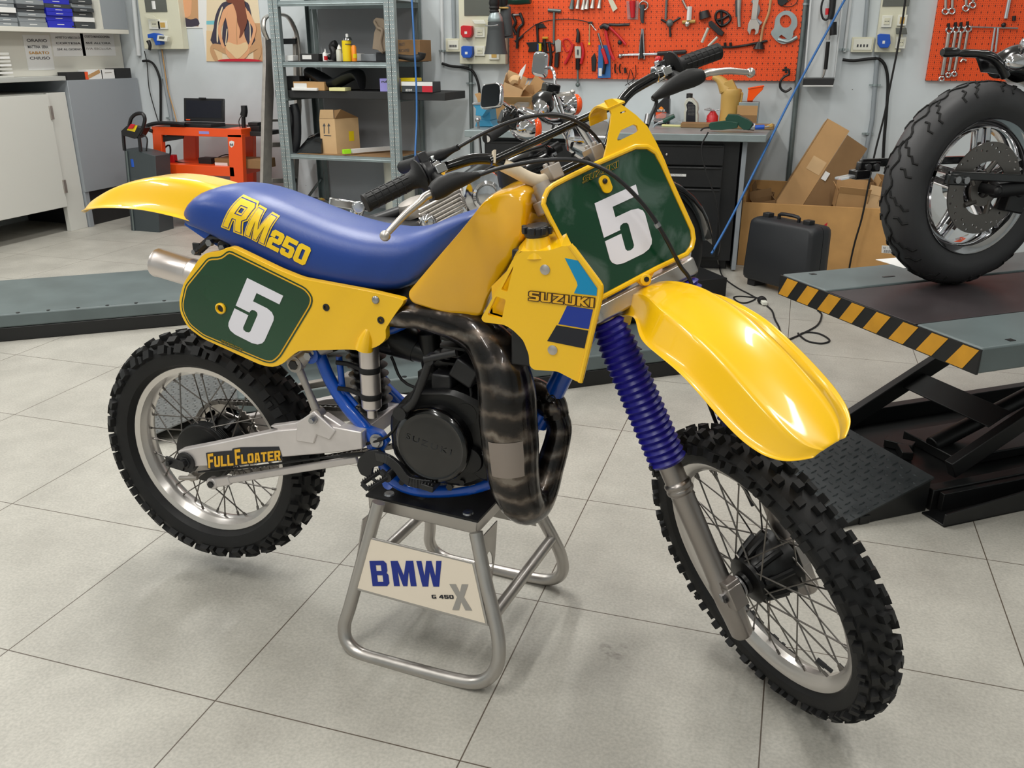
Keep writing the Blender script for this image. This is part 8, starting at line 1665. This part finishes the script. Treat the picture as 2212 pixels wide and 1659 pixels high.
# exhaust extraction funnels
ex = pix('extraction_nozzle', 'dark grey exhaust extraction funnel hanging in front of the socket panel', 'exhaust nozzle', 5.05, [('funnel', 'l', (1063, [(117, 20), (117, 24), (115, 23), (108, 21), (70, 17), (47, 16), (47, 14)]), None, 'grey_rubber'), ('collar', 'l', (1062, [(48, 14), (46, 15.5), (36, 14), (28, 10), (26, 9)]), 1.5, 'galvanised'), ('hose', 'l', (1060, [(28, 8), (24, 10), (20, 8.5), (16, 10.5), (12, 9), (6, 11), (0, 9.5), (-8, 11), (-14, 10), (-20, 11)]), 2, 'rubber'), ('clamp', 't', (-.02, [(1050, 55), (1072, 54)]), 1.2, 'steel')]) if False else None
mk('grey_rubber', (62, 66, 68), .6)
pix('extraction_nozzle', 'dark grey exhaust funnel with a galvanised collar hanging before the red and blue sockets', 'exhaust nozzle', 5.0, [('funnel', 'l', (1063, [(117, 20), (117.5, 24), (115, 23.5), (108, 21.5), (70, 17), (47, 16), (46, 14)]), None, 'grey_rubber'), ('collar', 'l', (1062, [(47, 14), (44, 15.5), (36, 14), (28, 10), (26, 9)]), 1.5, 'galvanised'), ('hose', 'l', (1060, [(27, 8), (24, 10), (20, 8.5), (16, 10.5), (12, 9), (6, 11), (0, 9.5), (-8, 11), (-14, 10), (-30, 11)]), 2, 'rubber'), ('clamp', 't', (-.004, [(1048, 55), (1060, 56), (1076, 54)]), 1.2, 'steel')])
pix('extraction_nozzle', 'second dark exhaust funnel, partly behind the first, at the tool board corner', 'exhaust nozzle', 5.16, [('funnel', 'l', (1087, [(82, 9), (82, 16), (74, 15), (40, 12), (14, 10), (12, 8)]), None, 'grey_rubber'), ('band', 'l', (1083, [(19, 11.6), (17, 12.4), (15, 11.6)]), 1.0, 'jug_plastic'), ('hose', 'l', (1082, [(14, 8), (0, 10), (-8, 9), (-30, 10)]), 1.2, 'rubber'), ('flap', 't', (-.05, [(1076, 72), (1086, 78), (1105, 76)]), (4, 2), 'black_plastic')])
# oil-gun panel
op = pix('oil_gun_tray', 'pale sheet tray with a black drip ledge, right of the tool board', 'drip tray', WALLY - .06, [('back_sheet', 'p', [(1752, -30), (1826, -30), (1804, 168), (1736, 168)], .012, 'pipe_white'), ('ledge', 'p', (-.09, [(1735, 170), (1803, 170), (1800, 184), (1733, 184)]), .09, 'plinth_black'), ('>ledge_lip', 'p', (-.095, [(1735, 184), (1800, 184), (1800, 187), (1735, 187)]), .005, 'paper'), ('side_flange', 'p', (-.03, [(1752, -30), (1756, -30), (1740, 168), (1736, 168)]), .03, 'pipe_white'), ('side_flange', 'p', (-.03, [(1822, -30), (1826, -30), (1804, 168), (1801, 168)]), .03, 'pipe_white')])
pix('oil_gun', 'black oil dispensing gun with red trigger hanging in the pale sheet tray', 'oil gun', WALLY - .12, [('guard', 'r', [(1778, 0), (1774, 22), (1778, 40), (1788, 41), (1794, 22), (1792, -6)], 1.8, 'black_plastic'), ('trigger', 't', [(1787, 18), (1786, 32)], 3, RD), ('grip', 't', [(1800, -10), (1797, 24), (1793, 42)], (6, 5), 'black_plastic'), ('meter', 't', [(1800, 48), (1800, 76)], 6, 'black_plastic'), ('swivel', 't', [(1793, 44), (1791, 62), (1789, 86)], (4, 3.2), 'alloy'), ('tube', 't', [(1789, 90), (1783, 150)], 3.4, 'rubber'), ('tip', 't', [(1782, 150), (1779, 162), (1776, 168)], (2.6, 1.2), 'alloy')])
